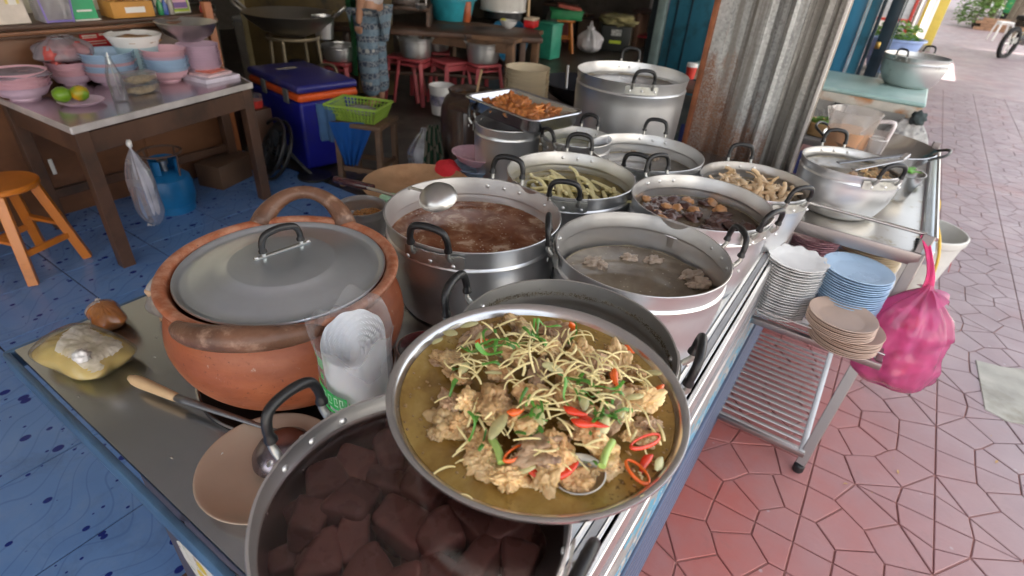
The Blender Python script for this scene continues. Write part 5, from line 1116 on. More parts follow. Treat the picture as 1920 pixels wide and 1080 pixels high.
# top tray
x0, x1 = TRX0, P_(1722,474,zt)[0]
link('tray_top', bbox(x1-x0, yb-yf, .006, L(((x0+x1)/2,(yf+yb)/2,zt-.003)), metal_brushed('stained_tray_steel', (.52,.50,.46), .3, stain=(.27,.19,.06), st=.55, sc=(6,40,6)), .001), t)
link('tray_edge', bbox(x1-x0+.02, .010, .045, L(((x0+x1)/2,yf-.004,zt-.018)), SST, .002), t)
link('tray_edge', bbox(.034, yb-yf, .05, L((x1+.022,(yf+yb)/2,zt-.004)), M('pale_blue_steel', (.56,.63,.67), .3, metal=.4, var=.08), .003), t)
link('tray_edge', bbox(.010, yb-yf, .05, L((x0-.004,(yf+yb)/2,zt-.01)), SST, .003), t)
for k in range(5): link('louvre', bbox(.012,.006,.010, L((x1-.008, yf+.025+k*.022, zt+.006)), BLACKP, .002), t)
ra = (-0.115, 2.097, 0.873); rb = (0.253, 2.086, 0.873); link('front_rail', tube([L((ra[0],ra[1],.873)), L((rb[0],rb[1],.873))], .0065, INOX, 12), t)
for x in (ra[0]+.005, rb[0]-.004): link('rail_post', tube([L((x,ra[1],.80)), L((x,ra[1],.873))], .005, INOX, 8), t)
link('side_rail', tube([L((x1+.03,rb[1],.865)), L((x1+.03,yb,.865))], .0065, INOX, 12), t)
# plate shelf
zs = .55; a = P_(1405,590,zs); b = P_(1640,690,zs); ys = a[1]; xs0, xs1 = -.15, .262; yback = 2.95
link('shelf_front', bbox(xs1-xs0+.02,.022,.022,L(((xs0+xs1)/2,ys,zs-.012)), SST, .002), t)
link('shelf_side', bbox(.02,yback-ys,.022,L((xs1,(ys+yback)/2,zs-.012)), SST, .002), t); link('shelf_side', bbox(.02,yback-ys,.022,L((xs0,(ys+yback)/2,zs-.012)), SST, .002), t)
rod = tube([(xs0-TX,0,0),(xs1-TX,0,0)], .0035, INOX, 8)
for k in range(26): link('shelf_rod', rod, t, (0, ys+.03+k*.045-TY_, zs-.006))
link('front_rail', tube([L((xs0,ys-.005,zs+.035)), L((xs1+.004,ys-.005,zs+.035))], .0035, INOX, 8), t)
# low shelf of flat rods
zl = .075; a = P_(1322,768,zl); b = P_(1500,855,zl); cc_ = P_(1556,692,zl); xl0, xl1, yl0, yl1 = a[0]+.004, b[0]-.004, a[1], cc_[1]+.12
PALE = metal_brushed('pale_rod_steel', (.66,.66,.65), .3, sc=(60,6,6))
link('low_front', bbox(xl1-xl0+.03,.016,.020,L(((xl0+xl1)/2,yl0,zl)), SST, .002), t)
link('low_side', bbox(.020,yl1-yl0,.024,L((xl1+.004,(yl0+yl1)/2,zl)), M('pale_painted_steel', (.66,.68,.68), .35, metal=.3, var=.06), .002), t)
link('low_side', bbox(.014,yl1-yl0,.020,L((xl0,(yl0+yl1)/2,zl)), SST, .002), t)
rod = tube([(xl0-TX,0,0),(xl1-TX,0,0)], .0068, PALE, 8, flat=.7); n = 18
for k in range(n): link('low_rod', rod, t, (0, yl0+.022+k*(yl1-yl0-.03)/n-TY_, zl+.004))
# plates
def plate_me(r, mat, wob=0, deep=.014): return lathe([(0,.0),(r*.62,.0),(r*.70,.004),(r*.86,deep*.75),(r*.99,deep),(r,deep+.0012),(r*.985,deep+.0024),(r*.85,deep*.75+.0025),(r*.70,.0062),(r*.60,.0028),(0,.0028)], mat, 72, 50, wob=wob)
def stack(me, c, z0, n, dz, label, top, grp, cat='plate', name='plate', j=.0015, lean=(0,0)):
    for k in range(n):
        tag(link(name, me, None, (c[0]+lean[0]*k+random.uniform(-j,j), c[1]+lean[1]*k+random.uniform(-j,j), z0+k*dz), (random.uniform(-.008,.008),random.uniform(-.008,.008),random.uniform(0,6.3) if grp != 'scalloped white plates' else random.choice((0,PI/6))+.1)), label+ordinal(n-1-k, n), cat, grp)
def scallop(r, mat):
    bm = bmesh.new(); n = 96; rows = []
    for (q, z, w_) in ((0,0,0),(.58,0,0),(.68,.004,0),(.86,.010,.018),(1,.0135,.045),(1.0,.0155,.045),(.85,.0125,.018),(.67,.0065,0),(.57,.0028,0),(0,.0028,0)):
        if q == 0: rows.append([bm.verts.new((0,0,z))]); continue
        rows.append([bm.verts.new((math.cos(2*PI*i/n)*r*q*(1+w_*math.cos(12*2*PI*i/n)), math.sin(2*PI*i/n)*r*q*(1+w_*math.cos(12*2*PI*i/n)), z+w_*.045*math.cos(12*2*PI*i/n))) for i in range(n)])
    for A, B in zip(rows, rows[1:]):
        for i in range(n):
            jx_ = (i+1) % n; a = [A[0]] if len(A) == 1 else [A[i], A[jx_]]; b = [B[0]] if len(B) == 1 else [B[jx_], B[i]]; bm.faces.new(a+b)
    return fin(bm, mat, 50)
q = (-0.066, 1.841, 0.76); stack(scallop(.0925, M('white_melamine')), (q[0]-.002,q[1]+.026), zs, 21, .0098, 'white scalloped plate at the left of the trolley shelf', 'topmost white scalloped plate on the trolley shelf', 'scalloped white plates', lean=(.0002,.0002))
q = (0.112, 1.936, 0.76); stack(plate_me(.107, M('sky_blue_melamine')), (q[0],q[1]+.005), zs, 24, .0084, 'sky blue plate in the tall stack on the trolley shelf', 'topmost sky blue plate on the trolley shelf', 'sky blue plates')
q = (0.136, 1.707, 0.6); stack(plate_me(.104, M('tan_melamine'), deep=.017), (q[0]+.012,q[1]+.095), zs, 9, .0066, 'tan plate low in the stack at the trolley shelf front', 'upper tan plate of the lower tan stack', 'tan plates on the trolley')
q = (0.119, 1.733, 0.655); stack(plate_me(.100, M('tan_melamine'), deep=.018), (q[0],q[1]+.038), zs+.063, 7, .0062, 'tan plate in the shifted upper part of the tan stack', 'topmost tan plate, light caught on its rim', 'tan plates on top')
q = (-0.052, 2.361, 0.66); stack(scallop(.095, M('pink_melamine')), (q[0]-.005,q[1]+.03), zs, 10, .0098, 'pink scalloped plate behind the white scalloped stack', 'topmost pink scalloped plate behind the white stack', 'pink scalloped plates')
q = (0.147, 2.426, 0.68); stack(plate_me(.125, M('cream_melamine')), (q[0],q[1]+.06), zs, 13, .0088, 'cream plate in the stack behind the sky blue plates', 'topmost cream plate behind the sky blue plates', 'cream plates on the trolley')
q = (0.046, 2.448, 0.66); tag(link('plate', plate_me(.12, M('pink_melamine')), None, (q[0],q[1]+.05,zs+.10)), 'pink plate on a blue one between the white and cream stacks', 'plate')
tag(link('bowl_stand', lathe([(0,0),(.08,0),(.082,.002),(.082,.095),(.08,.0985),(0,.0985)], M('sky_blue_melamine'), 40), None, (q[0],q[1]+.05,zs)), 'blue container under the pink plate at the back of the trolley shelf', 'container')
# pink bag hanging from the rail
hk = (0.248, 2.085, 0.86); bb = (0.373, 1.938, 0.42)
t = thing('pink_bag', 'bright pink plastic bag of rubbish hanging from the trolley corner', 'bag', (hk[0]+.062, hk[1]-.135, .525))
PINKF = film('pink_film', (.97,.20,.50), .62, .16, tint=(1,.55,.74), fold=9, trl=.6, gloss=1.1)
def hang_bag(sx, sy, h0, seed, n=84, m=34):
    bm = bmesh.new(); rows = []
    for j in range(m+1):
        u = j/m; z = -.155+u*h0
        pr = (math.sin(min(1,u/.22)*PI/2)**.6)*(1+.06*math.sin(u*7)) if u < .60 else .045+.96*max(0, math.cos((u-.60)/.40*PI/2))**1.25
        row = []
        for i in range(n):
            a = 2*PI*i/n; pl = .05*(.25+1.3*u)*(math.sin(a*8+seed)+.7*math.sin(a*13+2*seed)); cr = .06*noise.noise(Vector((math.cos(a)*2, math.sin(a)*2, u*4+seed)))+.05*noise.noise(Vector((math.cos(a)*6, math.sin(a)*6, u*9+seed)))
            f = pr*(1+pl+cr*1.6); row.append(bm.verts.new((math.cos(a)*sx*f+.012*(1-u), math.sin(a)*sy*f, z+.012*math.sin(a*3)*(1-u))))
        rows.append(row)
    for r0, r1 in zip(rows, rows[1:]):
        for i in range(n): bm.faces.new((r0[i], r0[(i+1) % n], r1[(i+1) % n], r1[i]))
    bm.faces.new(rows[0][::-1]); return bm
bm = hang_bag(.118, .098, .40, 1.7); link('bag_body', fin(bm, PINKF, 180), t)
bm = bmesh.new(); zt_ = .225
for k in range(7):
    o_ = (k-3)*.0032; tube_bm(bm, spline([(o_*1.6,0,zt_-.02),(o_-.01,.02+.003*math.sin(k),zt_+.04),(o_*.8-.035,.085-.003*math.cos(k),zt_+.085),(o_*1.1-.062,.120,.345)], 4), .0052, 8, True, .5)
link('twisted_handles', fin(bm, M('pink_bag_twist', (.85,.05,.22), .25, coat=.5), 180), t)
for k in range(3):
    bm = bmesh.new(); a = -.7+k*1.1; g_ = [[bm.verts.new((math.cos(a+.5*v)*(.01+.05*u), math.sin(a+.5*v)*(.01+.05*u), .232-.018*u*u+.012*math.sin(4*v+k)*u)) for v in (-1,-.5,0,.5,1)] for u in (0,.4,.8,1.1)]
    for r0, r1 in zip(g_, g_[1:]):
        for i in range(4): bm.faces.new((r0[i], r0[i+1], r1[i+1], r1[i]))
    link('loose_flap', fin(bm, PINKF, 180), t)
for k in range(9):
    tag(link('rubbish', blob(170+k, (random.uniform(.02,.036),)*3, .35, 2, 2, (M('crumpled_tissue', (.75,.62,.62), .7), M('orange_peel', (.75,.35,.2), .5), M('cream_scrap', (.7,.55,.45), .6))[k % 3], .1, .1), t, (random.uniform(-.07,.07), random.uniform(-.06,.06), -.11+.026*k)), None)
# bucket, hose and red cord beyond the trolley
q = (0.55, 3.638, 0); q2 = (0.482, 3.688, 0.4)
t = thing('white_bucket', 'big white plastic bucket with water on the paving behind the trolley', 'bucket', (.43, 3.62, 0))
link('bucket', lathe([(0,.0),(.135,0),(.14,.005),(.185,.33),(.192,.335),(.197,.345),(.197,.375),(.192,.38),(.186,.378),(.182,.34),(.135,.01),(0,.008)], M('aged_white_plastic', (.66,.65,.61), .4, var=.06, dirt=(.42,.40,.32), dt=(.58,.8)), 64), t)
tag(link('bucket_water', lathe([(0,0),(.168,0),(.168,-.003),(0,-.003)], liquid('grey_water', [(.3,(.3,.3,.28)),(.7,(.42,.41,.38))], 9, 3, .08), 48), None, (.43,3.62,.26)), 'grey water standing in the big white bucket', 'water')
YH = M('yellow_rubber_hose', (.72,.47,.07), .4, var=.12)
h_ = [(0.303, 3.092, 0.72), (0.366, 3.185, 0.66), (0.389, 3.194, 0.56), (0.383, 3.156, 0.5), (0.404, 3.341, 0.52), (0.476, 3.414, 0.4), (0.518, 3.399, 0.26), (0.521, 3.415, 0.1), (0.447, 3.386, 0.03), (0.353, 3.48, 0.015)]
tag(link('gas_hose', tube(h_, .0075, YH, 10, 6, 180), None), 'yellow hose looping behind the trolley leg towards the white bucket', 'hose')
tag(link('hanging_string', tube([(0.594, 3.806, 0.36), (0.652, 3.999, 0.22), (0.668, 4.093, 0.12), (0.685, 4.071, 0.02), (0.683, 4.019, 0.004)], .0022, M('red_string'), 6, 5, 180), None), 'thin red string hanging beside the white bucket', 'string')
t = thing('grey_crate', 'pale grey crate under the trolley shelf', 'crate', (.02, 2.95, 0)); link('base', bbox(.3,.3,.02,(0,0,.01), M('grey_crate_plastic', (.5,.5,.5), .5), .004), t)
for s in (-1,1):
    link('side', bbox(.3,.015,.28,(0,s*.1425,.16), M('grey_crate_plastic'), .004), t); link('side', bbox(.015,.27,.28,(s*.1425,0,.16), M('grey_crate_plastic'), .004), t)
tag(link('yellow_cloth', blob(95,(.09,.06,.02),.2,2,3,M('yellow_cloth',(.75,.55,.12),.8),.06,.1,-.6), None, (.23,2.86,.02)), 'folded yellow cloth on the ground below the trolley', 'cloth')

# ---- things on the trolley top
H_ = (-.03, 2.262)
pot('dented aluminium pot with tongs on the trolley top', *H_, 1.0, .1675, [-48,118], zb=zt, bot=.74, group=None)
broth('broth', 'thin clear broth in the pot on the trolley', *H_, .962, .155, liquid('pale_broth', [(.3,(.2,.18,.14)),(.7,(.34,.32,.27))], 9, 4, .08))
for k in range(16):
    a = random.uniform(-1.3,.9); rr = random.uniform(.04,.13)
    tag(link('duck_piece', chunk[k % 14], None, (H_[0]+math.cos(a)*rr, H_[1]+math.sin(a)*rr, .962), rot_rand(.5), (random.uniform(.7,1.1),)*3), 'brown boiled meat piece in the trolley pot', 'meat', 'meat pieces in the trolley pot')
t = thing('tongs', 'long steel tongs lying across the pot on the trolley', 'tongs', (0,0,0))
a = Vector((-0.017, 2.09, 1.02)); b = Vector((0.122, 2.331, 1.045)); c = Vector((0.107, 2.281, 1.035)); d = Vector((-0.07, 2.128, 1.02))
link('arm', bars([(a,c,.019,.004)], CHROME), t); link('arm', bars([(d,b,.019,.004)], GREYROD), t); link('hinge', bars([(b,c,.016,.012)], CHROME), t)
t = thing('water_jug', 'frosted plastic jug of orange tea behind the trolley pot', 'jug', ((-0.098, 3.172, 0.82)[0]+.005, (-0.098, 3.172, 0.82)[1]-.36, zt))
JG = film('frosted_plastic', (.90,.82,.76), .30, .25, fold=6, trl=.6)
link('body', lathe([(0,0),(.066,0),(.072,.004),(.098,.235),(.102,.243),(.1,.245),(.096,.24),(.070,.008),(0,.006)], JG, 56), t)
link('spout', lathe([(.03,.0),(.048,.045),(.05,.05),(.046,.05),(.028,.0),(.03,.0)], JG, 24, a0=R(110), a1=R(250)), t, (-.068,0,.19))
link('handle', tube([(.09,-.0,.215),(.135,-.01,.225),(.150,-.01,.20),(.128,-.01,.03),(.118,-.01,.0)], .0105, M('clear_handle', (.72,.64,.64), .2, coat=.5), 10, 4, flat=.8), t)
tag(link('orange_tea', lathe([(0,.007),(.070,.009),(.088,.165),(0,.166)], M('orange_tea', (.78,.40,.17), .3), 48), None, tuple(t.location)), 'pale orange tea filling the frosted jug', 'drink')
q = (0.021, 3.04, 0.88); t = thing('drinking_glass', 'small clear plastic cup right of the jug', 'cup', (q[0], q[1]-.26, .90)); link('cup', lathe([(0,0),(.026,0),(.036,.075),(.037,.077),(.035,.076),(.024,.003),(0,.003)], film('clear_cup', (.8,.75,.72), .22, .1, fold=8), 32), t); link('rim', lathe([(.0355,.075),(.0375,.077),(.0355,.079),(.0345,.077),(.0355,.075)], M('clear_rim', (.8,.78,.76), .15, coat=.6), 32), t)
q = ((0.055, 3.122, 0.92)[0]-.03, 3.0); t = thing('wok', 'wide steel wok behind the jug on the trolley end', 'wok', (q[0], q[1]-.10, .80))
link('wok', lathe([(0,.02),(.09,.025),(.16,.055),(.205,.105),(.222,.135),(.226,.137),(.222,.139),(.20,.11),(.155,.062),(.08,.032),(0,.028)], INOX, 64), t); 
for s in (0, PI): link('handle', tube([(.222*math.cos(s-.5)*1.0,.222*math.sin(s-.5),.13),(.26*math.cos(s-.3),.26*math.sin(s-.3),.155),(.26*math.cos(s+.1),.26*math.sin(s+.1),.155),(.222*math.cos(s+.3),.222*math.sin(s+.3),.13)], .006, BLACKP, 8, 4), t)
tag(link('green_onions', blob(97,(.04,.02,.01),.4,3,3,M('green_scallion'),.2), None, ((0.144, 2.578, 0.95)[0]-.0,(0.144, 2.578, 0.95)[1]+.0,.93)), 'bunch of chopped green onion on the steel dish by the wok', 'onions')
t = thing('steel_dish', 'steel dish under the chopped green onion', 'dish', ((0.144, 2.578, 0.95)[0],(0.144, 2.578, 0.95)[1],zt)); link('dish', lathe([(0,0),(.05,0),(.075,.10),(.08,.104),(.075,.104),(.048,.006),(0,.006)], INOX, 40), t)
q = (0.184, 2.744, 0.83); tag(link('white_plate', plate_me(.075, WHITEP), None, (q[0]-.02,q[1]+.02,zt)), 'white plate half under the trolley pot', 'plate')
q = (-0.246, 2.936, 0.95); t = thing('bamboo_bowl', 'round wooden box of green leaves beside the column', 'bowl', (q[0]+.02,q[1]+.22,.86)); link('bowl', lathe([(0,0),(.08,0),(.085,.005),(.085,.06),(.082,.062),(.078,.058),(.076,.01),(0,.01)], M('bamboo_wood', (.55,.35,.16), .5), 40), t)
bm = bmesh.new(); leaf_cloud(bm, (0,0,.055), .065, 160, .03, (1,1,.3)); tag(link('herb_leaves', fin(bm, LEAF, 0), None, tuple(t.location)), 'green herb leaves filling the round wooden box', 'herbs', kind='stuff')
t = thing('side_stand', 'grey stand beside the column carrying the round wooden box', 'stand', (q[0]+.02,q[1]+.22,0)); link('top', bbox(.28,.28,.03,(0,0,.843), M('grey_laminate', (.3,.3,.31), .4), .004), t)
for sx in (-.11,.11):
    for sy in (-.11,.11): link('leg', bbox(.03,.03,.828,(sx,sy,.414), SST, .003), t)

# ================================================================= PAINTED COUNTER FARTHER ALONG
TEAL = M('worn_teal_top', (.33,.50,.47), .35, var=.2, vs=3, dirt=(.5,.58,.56), dt=(.5,.8), ds=3); fx = (0.238, 5.217, 0.75)
t = thing('painted_counter', 'worn teal topped metal counter with a rusty front and cloth banner', 'counter', (-.65, 5.45, 0))
fy = ((-0.512, 5.084, 0.75)[1]+fx[1])/2
yb2 = 6.0; xr = fx[0]+.0; xl = -1.55
link('top', bbox(xr-xl, yb2-fy, .035, ((xr+xl)/2+.65,(yb2+fy)/2-5.45,.733), TEAL, .015, 3), t)
RUSTP = M('rust_streaked_cream', (.52,.49,.42), .6, var=.15, dirt=(.40,.17,.05), ds=4, dt=(.46,.6), stretch=(1,1,1))
link('front_panel', bbox(xr-xl-.02, .02, .09, ((xr+xl)/2+.65,fy-5.45+.012,.67), RUSTP, .003), t)
link('right_panel', bbox(.02, yb2-fy-.04, .70, (xr+.65-.02,(yb2+fy)/2-5.45,.365), M('dull_cream_panel', (.56,.52,.46), .6, var=.15), .003), t)
link('base_panel', bbox(xr-xl-.06, .02, .2, ((xr+xl)/2+.65,fy-5.45+.03,.12), M('navy_panel', (.02,.03,.12), .6), .003), t)
def cloth(w_, h, n, amp, seed, mat, hang=True):
    bm = bmesh.new(); m_ = 10; g_ = [[bm.verts.new((-w_/2+w_*i/n, amp*math.sin(i*.9+seed+.3*math.sin(j))*(.3+j/m_)+.006*noise.noise(Vector((i*.7,j*.9,seed))), -h*j/m_)) for i in range(n+1)] for j in range(m_+1)]
    for r0, r1 in zip(g_, g_[1:]):
        for i in range(n): bm.faces.new((r0[i], r0[i+1], r1[i+1], r1[i]))
    geo = bmesh.ops.solidify(bm, geom=bm.faces[:], thickness=.003); return fin(bm, mat, 60)
BAN = M('greyish_banner_cloth', (.50,.50,.47), .8, var=.18, vs=8, bs=.3)
link('banner', cloth(1.25,.36,40,.008,1.3,BAN), t, (xr-.72+.65,fy-5.45-.012,.655))
def text(body, size, mat, parent=None, loc=(0,0,0), rot=(0,0,0), ext=.0006, mirror=False, name='lettering', align='CENTER'):
    cu = bpy.data.curves.new(name, 'FONT'); cu.body = body; cu.size = size; cu.extrude = ext; cu.align_x = align; cu.resolution_u = 3
    tmp = bpy.data.objects.new('tmp', cu); COL.objects.link(tmp); dg = bpy.context.evaluated_depsgraph_get(); me = bpy.data.meshes.new_from_object(tmp.evaluated_get(dg)); bpy.data.objects.remove(tmp)
    if mirror: me.transform(Matrix.Diagonal((-1,1,1,1)))
    me.materials.clear(); me.materials.append(mat); return link(name, me, parent, loc, rot)
INKG = M('faded_grey_ink', (.25,.26,.25), .8)
text('napolla', .13, INKG, t, (xr-.55+.65,fy-5.45-.035,.53), (PI/2,0,0))
t = thing('grey_cloth_bag', 'grey printed cloth bag tied at the right end of the painted counter', 'bag', ((0.214, 5.405, 0.66)[0]-.02, fy-.07, .0))
link('bag', fin(bag_mesh(.17,.06,.52,5.1,neck=.35,pinch=.98,pleat=.05), M('grey_print_cloth', (.50,.50,.48), .75, var=.3, vs=30, dirt=(.25,.25,.25), ds=22, dt=(.52,.58)), 180), t, (0,0,.12)); link('knot', blob(99,(.05,.04,.05),.3,3,3,M('dark_cloth', (.05,.07,.07), .8),.1), t, (.03,-.03,.66))
t = thing('yellow_board', 'strip of pale yellow board behind the grey cloth bag', 'board', (xr-.03, fy-.03, 0)); link('board', bbox(.10,.02,.6,(0,0,.3), M('pale_yellow_board', (.72,.55,.27), .6), .003), t); link('batten', bbox(.03,.016,.6,(.0,.02,.3), DARKWOOD, .003), t)
q = (0.128, 6.049, 0.765); pot('deep aluminium pot on the right end of the painted counter', q[0]-.06, q[1]-.22, .985, .24, [-115,75], zb=.752, bot=.68, group=None, mat=ALU_OLD)
t = thing('iron_hook', 'small square iron handle on the counter front above the banner', 'hook', ((-0.299, 5.179, 0.66)[0], fy-.02, .62)); link('loop', tube([(-.04,0,-.05),(-.04,-.02,.03),(.04,-.02,.03),(.04,0,-.05)], .007, BLACKP, 8), t); link('plate', bbox(.12,.006,.03,(0,.008,-.05), BLACKP, .002), t)

# folding doors beyond
yd = 7.6; t = thing('folding_door', 'tall stack of blue and black folding steel doors behind the painted counter', 'door', (-1, yd, 0))
def X_(px_): return PYf(px_, 60, yd)
TB = M('teal_blue_paint', (.03,.17,.25), .4, var=.4, vs=2, stretch=(1,1,.3), dirt=(.02,.05,.06), ds=3, dt=(.5,.7)); TB2 = M('bright_blue_paint', (.045,.25,.42), .4, var=.3, vs=3, stretch=(1,1,.3)); BK = M('blue_black_steel', (.012,.03,.045), .35, var=.3); BRN = M('red_brown_edge', (.22,.10,.07), .6)
def strip(name, p0, p1, mat, dy=0, th=.04): 
    a, b = PYf(p0,60,yd+dy), PYf(p1,60,yd+dy); link(name, bbox(b-a-.004, th, 2.74, ((a+b)/2+1, dy, 1.37), mat, .004), t)
strip('edge', 1480, 1576, BRN, .06); strip('door_leaf', 1577, 1608, TB2); strip('edge', 1608.5, 1613, M('light_blue_edge', (.30,.48,.56), .4), -.04); strip('door_leaf', 1613.5, 1634, TB, .01); strip('door_leaf', 1634.5, 1643, BK, -.03); strip('door_leaf', 1650, 1676, BK, -.01); strip('edge', 1676.5, 1680, M('dark_teal_edge', (.04,.08,.09), .4), -.035)
link('padlock', bbox(.05,.03,.07,(PYf(1652,70,yd)+1,-.06,.85), M('brass', (.6,.4,.12), .3, metal=1), .01), t)
ly = 7.4; t = thing('teal_wall_panel', 'peeling teal blue metal wall panel left of the corrugated column', 'wall', (-2.3, ly, 0))
a, b = PYf(1246,60,ly), PYf(1330,60,ly); link('panel', bbox(b-a+.5,.04,2.74,((a+b)/2+.25+2.3,0,1.37), TB, .004), t)
for k, px_ in enumerate((1262,1288)): link('seam', bbox(.02,.012,2.74,(PYf(px_,60,ly)+2.3,-.026,1.37), BK, .002), t)
a = PYf(1240,60,ly); link('post', bbox(.10,.12,2.74,(a+2.3-.02,-.05,1.37), M('grey_green_post', (.20,.27,.26), .5), .006), t); a = PYf(1225,60,ly); link('jamb', bbox(.14,.1,2.74,(a+2.3,.03,1.37), M('dark_jamb', (.02,.03,.035), .5), .006), t)
t = thing('paper_cup', 'small white and red cup between the stock pot and the column', 'cup', ((-1.26, 4.229, 0.87)[0], (-1.26, 4.229, 0.87)[1], .80)); t.scale = (.62,.62,.62); link('cup', lathe([(0,0),(.05,0),(.06,.13),(0,.131)], RED, 24), t); link('lid', lathe([(.03,.131),(.065,.131),(.06,.17),(0,.18)], WHITEP, 24), t)
t = thing('side_shelf', 'dark narrow shelf behind the stock pot', 'shelf', ((-1.216, 4.045, 0.9)[0], (-1.216, 4.045, 0.9)[1], 0)); link('top', bbox(.4,.3,.03,(0,0,.783), DARKWOOD, .004), t)
for s in (-.17,.17): link('leg', bbox(.04,.26,.768,(s,0,.384), DARKWOOD, .004), t)
# ================================================================= STEEL TOPPED TABLE ON THE LEFT
t = thing('wooden_table', 'dark wooden table with a steel top crowded with bowls', 'table', (-3.36,1.5,0)); TBX, TBY = -3.36, 1.5
fl_ = (-2.97, 0.924, 0.75); fr_ = (-3.21, 1.984, 0.75); bl_ = (fl_[0]-.80, fl_[1]-.03); br_ = (fr_[0]-.60, fr_[1]+.14)
top = [(fl_[0],fl_[1]),(fr_[0],fr_[1]),(br_[0],br_[1]),(bl_[0],bl_[1])]
loc = [(x-TBX, y-TBY) for x, y in top]
link('steel_top', prism(loc, .722, .75, metal_brushed('table_steel', (.60,.54,.56), .22, sc=(5,50,5)), bev=.003), t)
link('steel_edge', bars([((*loc[i], .736), (*loc[(i+1) % 4], .736), .008, .033) for i in range(2)]+[((*loc[3], .736), (*loc[0], .736), .008, .033)], M('bright_steel_edge', (.62,.58,.56), .4, metal=.4)), t)
ins = inset(loc, .035); link('apron', bars([((*ins[i], .655), (*ins[(i+1) % 4], .655), .022, .10) for i in range(4)], DARKWOOD), t)
for (x, y) in inset(loc, .045): link('leg', bars([((x,y,.72),(x*1.0,y*1.0,0),.062,.062)], DARKWOOD), t)
link('stretcher', bars([((ins[3][0]+.02,ins[3][1]+.02,.2),(ins[2][0],ins[2][1],.2),.03,.05)], DARKWOOD), t)
t = thing('long_bench', 'dark wooden bench behind the steel topped table legs', 'bench', (-4.0,1.2,0))
link('front_board', bbox(.03,2.3,.5,(0,0,.35), DARKWOOD, .004), t); link('seat', bbox(.3,2.3,.03,(-.14,0,.615), DARKWOOD, .004), t)
for y in (-1.05,1.05): link('leg', bbox(.26,.04,.6,(-.15,y,.3), DARKWOOD, .004), t)
# cabinet with a shelf top behind the table
t = thing('cabinet', 'brown wooden cabinet with a moulded top shelf behind the table', 'cabinet', (-4.0,.4,0)); CAB = M('brown_veneer', (.19,.085,.042), .4, var=.35, vs=3, stretch=(1,.3,1), dirt=(.08,.035,.02), ds=1.5)
link('back_panel', bbox(.03,3.8,.99,(.10,-.15,.495), CAB, .003), t)
link('shelf_board', bbox(.42,3.9,.026,(-.03,-.15,1.035), DARKWOOD, .006, 2), t); link('moulding', bbox(.02,3.9,.02,(.185,-.15,1.010), CAB, .005, 2), t); link('moulding', bbox(.018,3.9,.014,(.165,-.15,.990), DARKWOOD, .004, 2), t)
link('side_board', bbox(.04,.05,1.12,(.20,1.735,.56), M('orange_brown_wood', (.35,.12,.045), .45, var=.2), .004), t)
for y in (-.9, .2, 1.2): link('stile', bbox(.016,.05,.96,(.122,y,.5), CAB, .003), t)
# cards on the shelf
def card(name, label, px0, px1, z0, h, mat, X=-3.86, tilt=.14, rz=0, cat='sign', th=.006):
    y0, y1 = PXf(px0[0],px0[1],X)[0], PXf(px1[0],px1[1],X)[0]
    t = thing(name, label, cat, (X, (y0+y1)/2, z0), rz); link('board', bbox(th, abs(y1-y0), h, (0,0,h/2), mat, .001, 1, ), t, (0,0,0), (0,-tilt,0)); return t, abs(y1-y0)
INKW = M('white_print', (.78,.82,.78), .5); Z0 = 1.05
t, w_ = card('green_sign', 'small green payment sign with white lettering on the cabinet shelf', (142,40), (186,36), Z0, .17, M('green_card', (.01,.36,.14), .35)); 
for nm, tx, sz, z in (('lettering','โฆษณา',.020,.12),('lettering','PAYMENT',.017,.030)): text('TONGDEE' if z > .1 else 'klausnam', sz, INKW, t, (.0035+.14*z*0-z*.14,0,z), (PI/2-.0,0,PI/2)) if 0 else None
for z, w2, h2 in ((.145,.075,.006),(.133,.065,.003),(.125,.05,.003),(.045,.075,.010)): link('print_line', bbox(.001,w2,h2,(.0042-z*.141,0,z), INKW, 0, 1), t)
link('white_base', bbox(.04,w_+.01,.008,(.0,0,-.0), WHITEP, .002), t)
t, w_ = card('paper_sign', 'pale payment sign with a yellow square at the far left of the shelf', (-25,60), (62,50), Z0, .24, M('cream_card', (.62,.55,.48), .5), tilt=.2)
for y, z, w2, h2, c in ((.055,.10,.06,.07,('yellow_square',(.68,.55,.18))),(.055,.10,.035,.045,('white_square',(.75,.73,.68))),(-.04,.10,.07,.08,('grey_square',(.55,.53,.52))),(-.04,.15,.07,.012,('purple_line',(.12,.08,.25))),(0,.215,.19,.016,('red_line',(.62,.20,.20)))):
    link(c[0], bbox(.0012,w2,h2,(.0045-z*.203+(.0008 if c[0] == 'white_square' else 0),y,z), M(c[0]+'_print', c[1], .5), 0, 1), t)
t, w_ = card('red_card', 'small red price card with white lines stuck on the cabinet panel', (152,75), (207,72), .90, .112, M('red_card_paper', (.58,.02,.025), .45), X=-3.872, tilt=0.0)
for y, z, w2, h2 in ((-.04,.095,.05,.010),(.04,.095,.05,.004),(-.028,.066,.075,.008),(-.028,.056,.075,.005),(.045,.068,.045,.012),(-.0,.035,.10,.004),(0,.022,.10,.004)): link('print_line', bbox(.001,w2,h2,(.0038,y,z), M('cream_print', (.72,.62,.52), .5), 0, 1), t)
t.location.x = -3.878
X = -3.9
def shelf_y(px_, py_): return PXf(px_, py_, X)[0]
y = shelf_y(95,20); t = thing('purple_basket', 'clear purple edged plastic basket on the cabinet shelf', 'basket', (X+.02,y,Z0)); FRP = M('lilac_edge', (.22,.17,.48), .4)
link('basket', bbox(.14,.14,.22,(0,0,.11), film('clear_lilac', (.62,.6,.68), .5, .2, fold=10), .006), t)
for a in (-1,1): link('edge', bars([((.07,a*.06,.0),(.075,a*.085,.24),.010,.008)], FRP), t)
link('edge', bars([((.07,-.06,.008),(.07,.06,.008),.01,.01)], FRP), t)
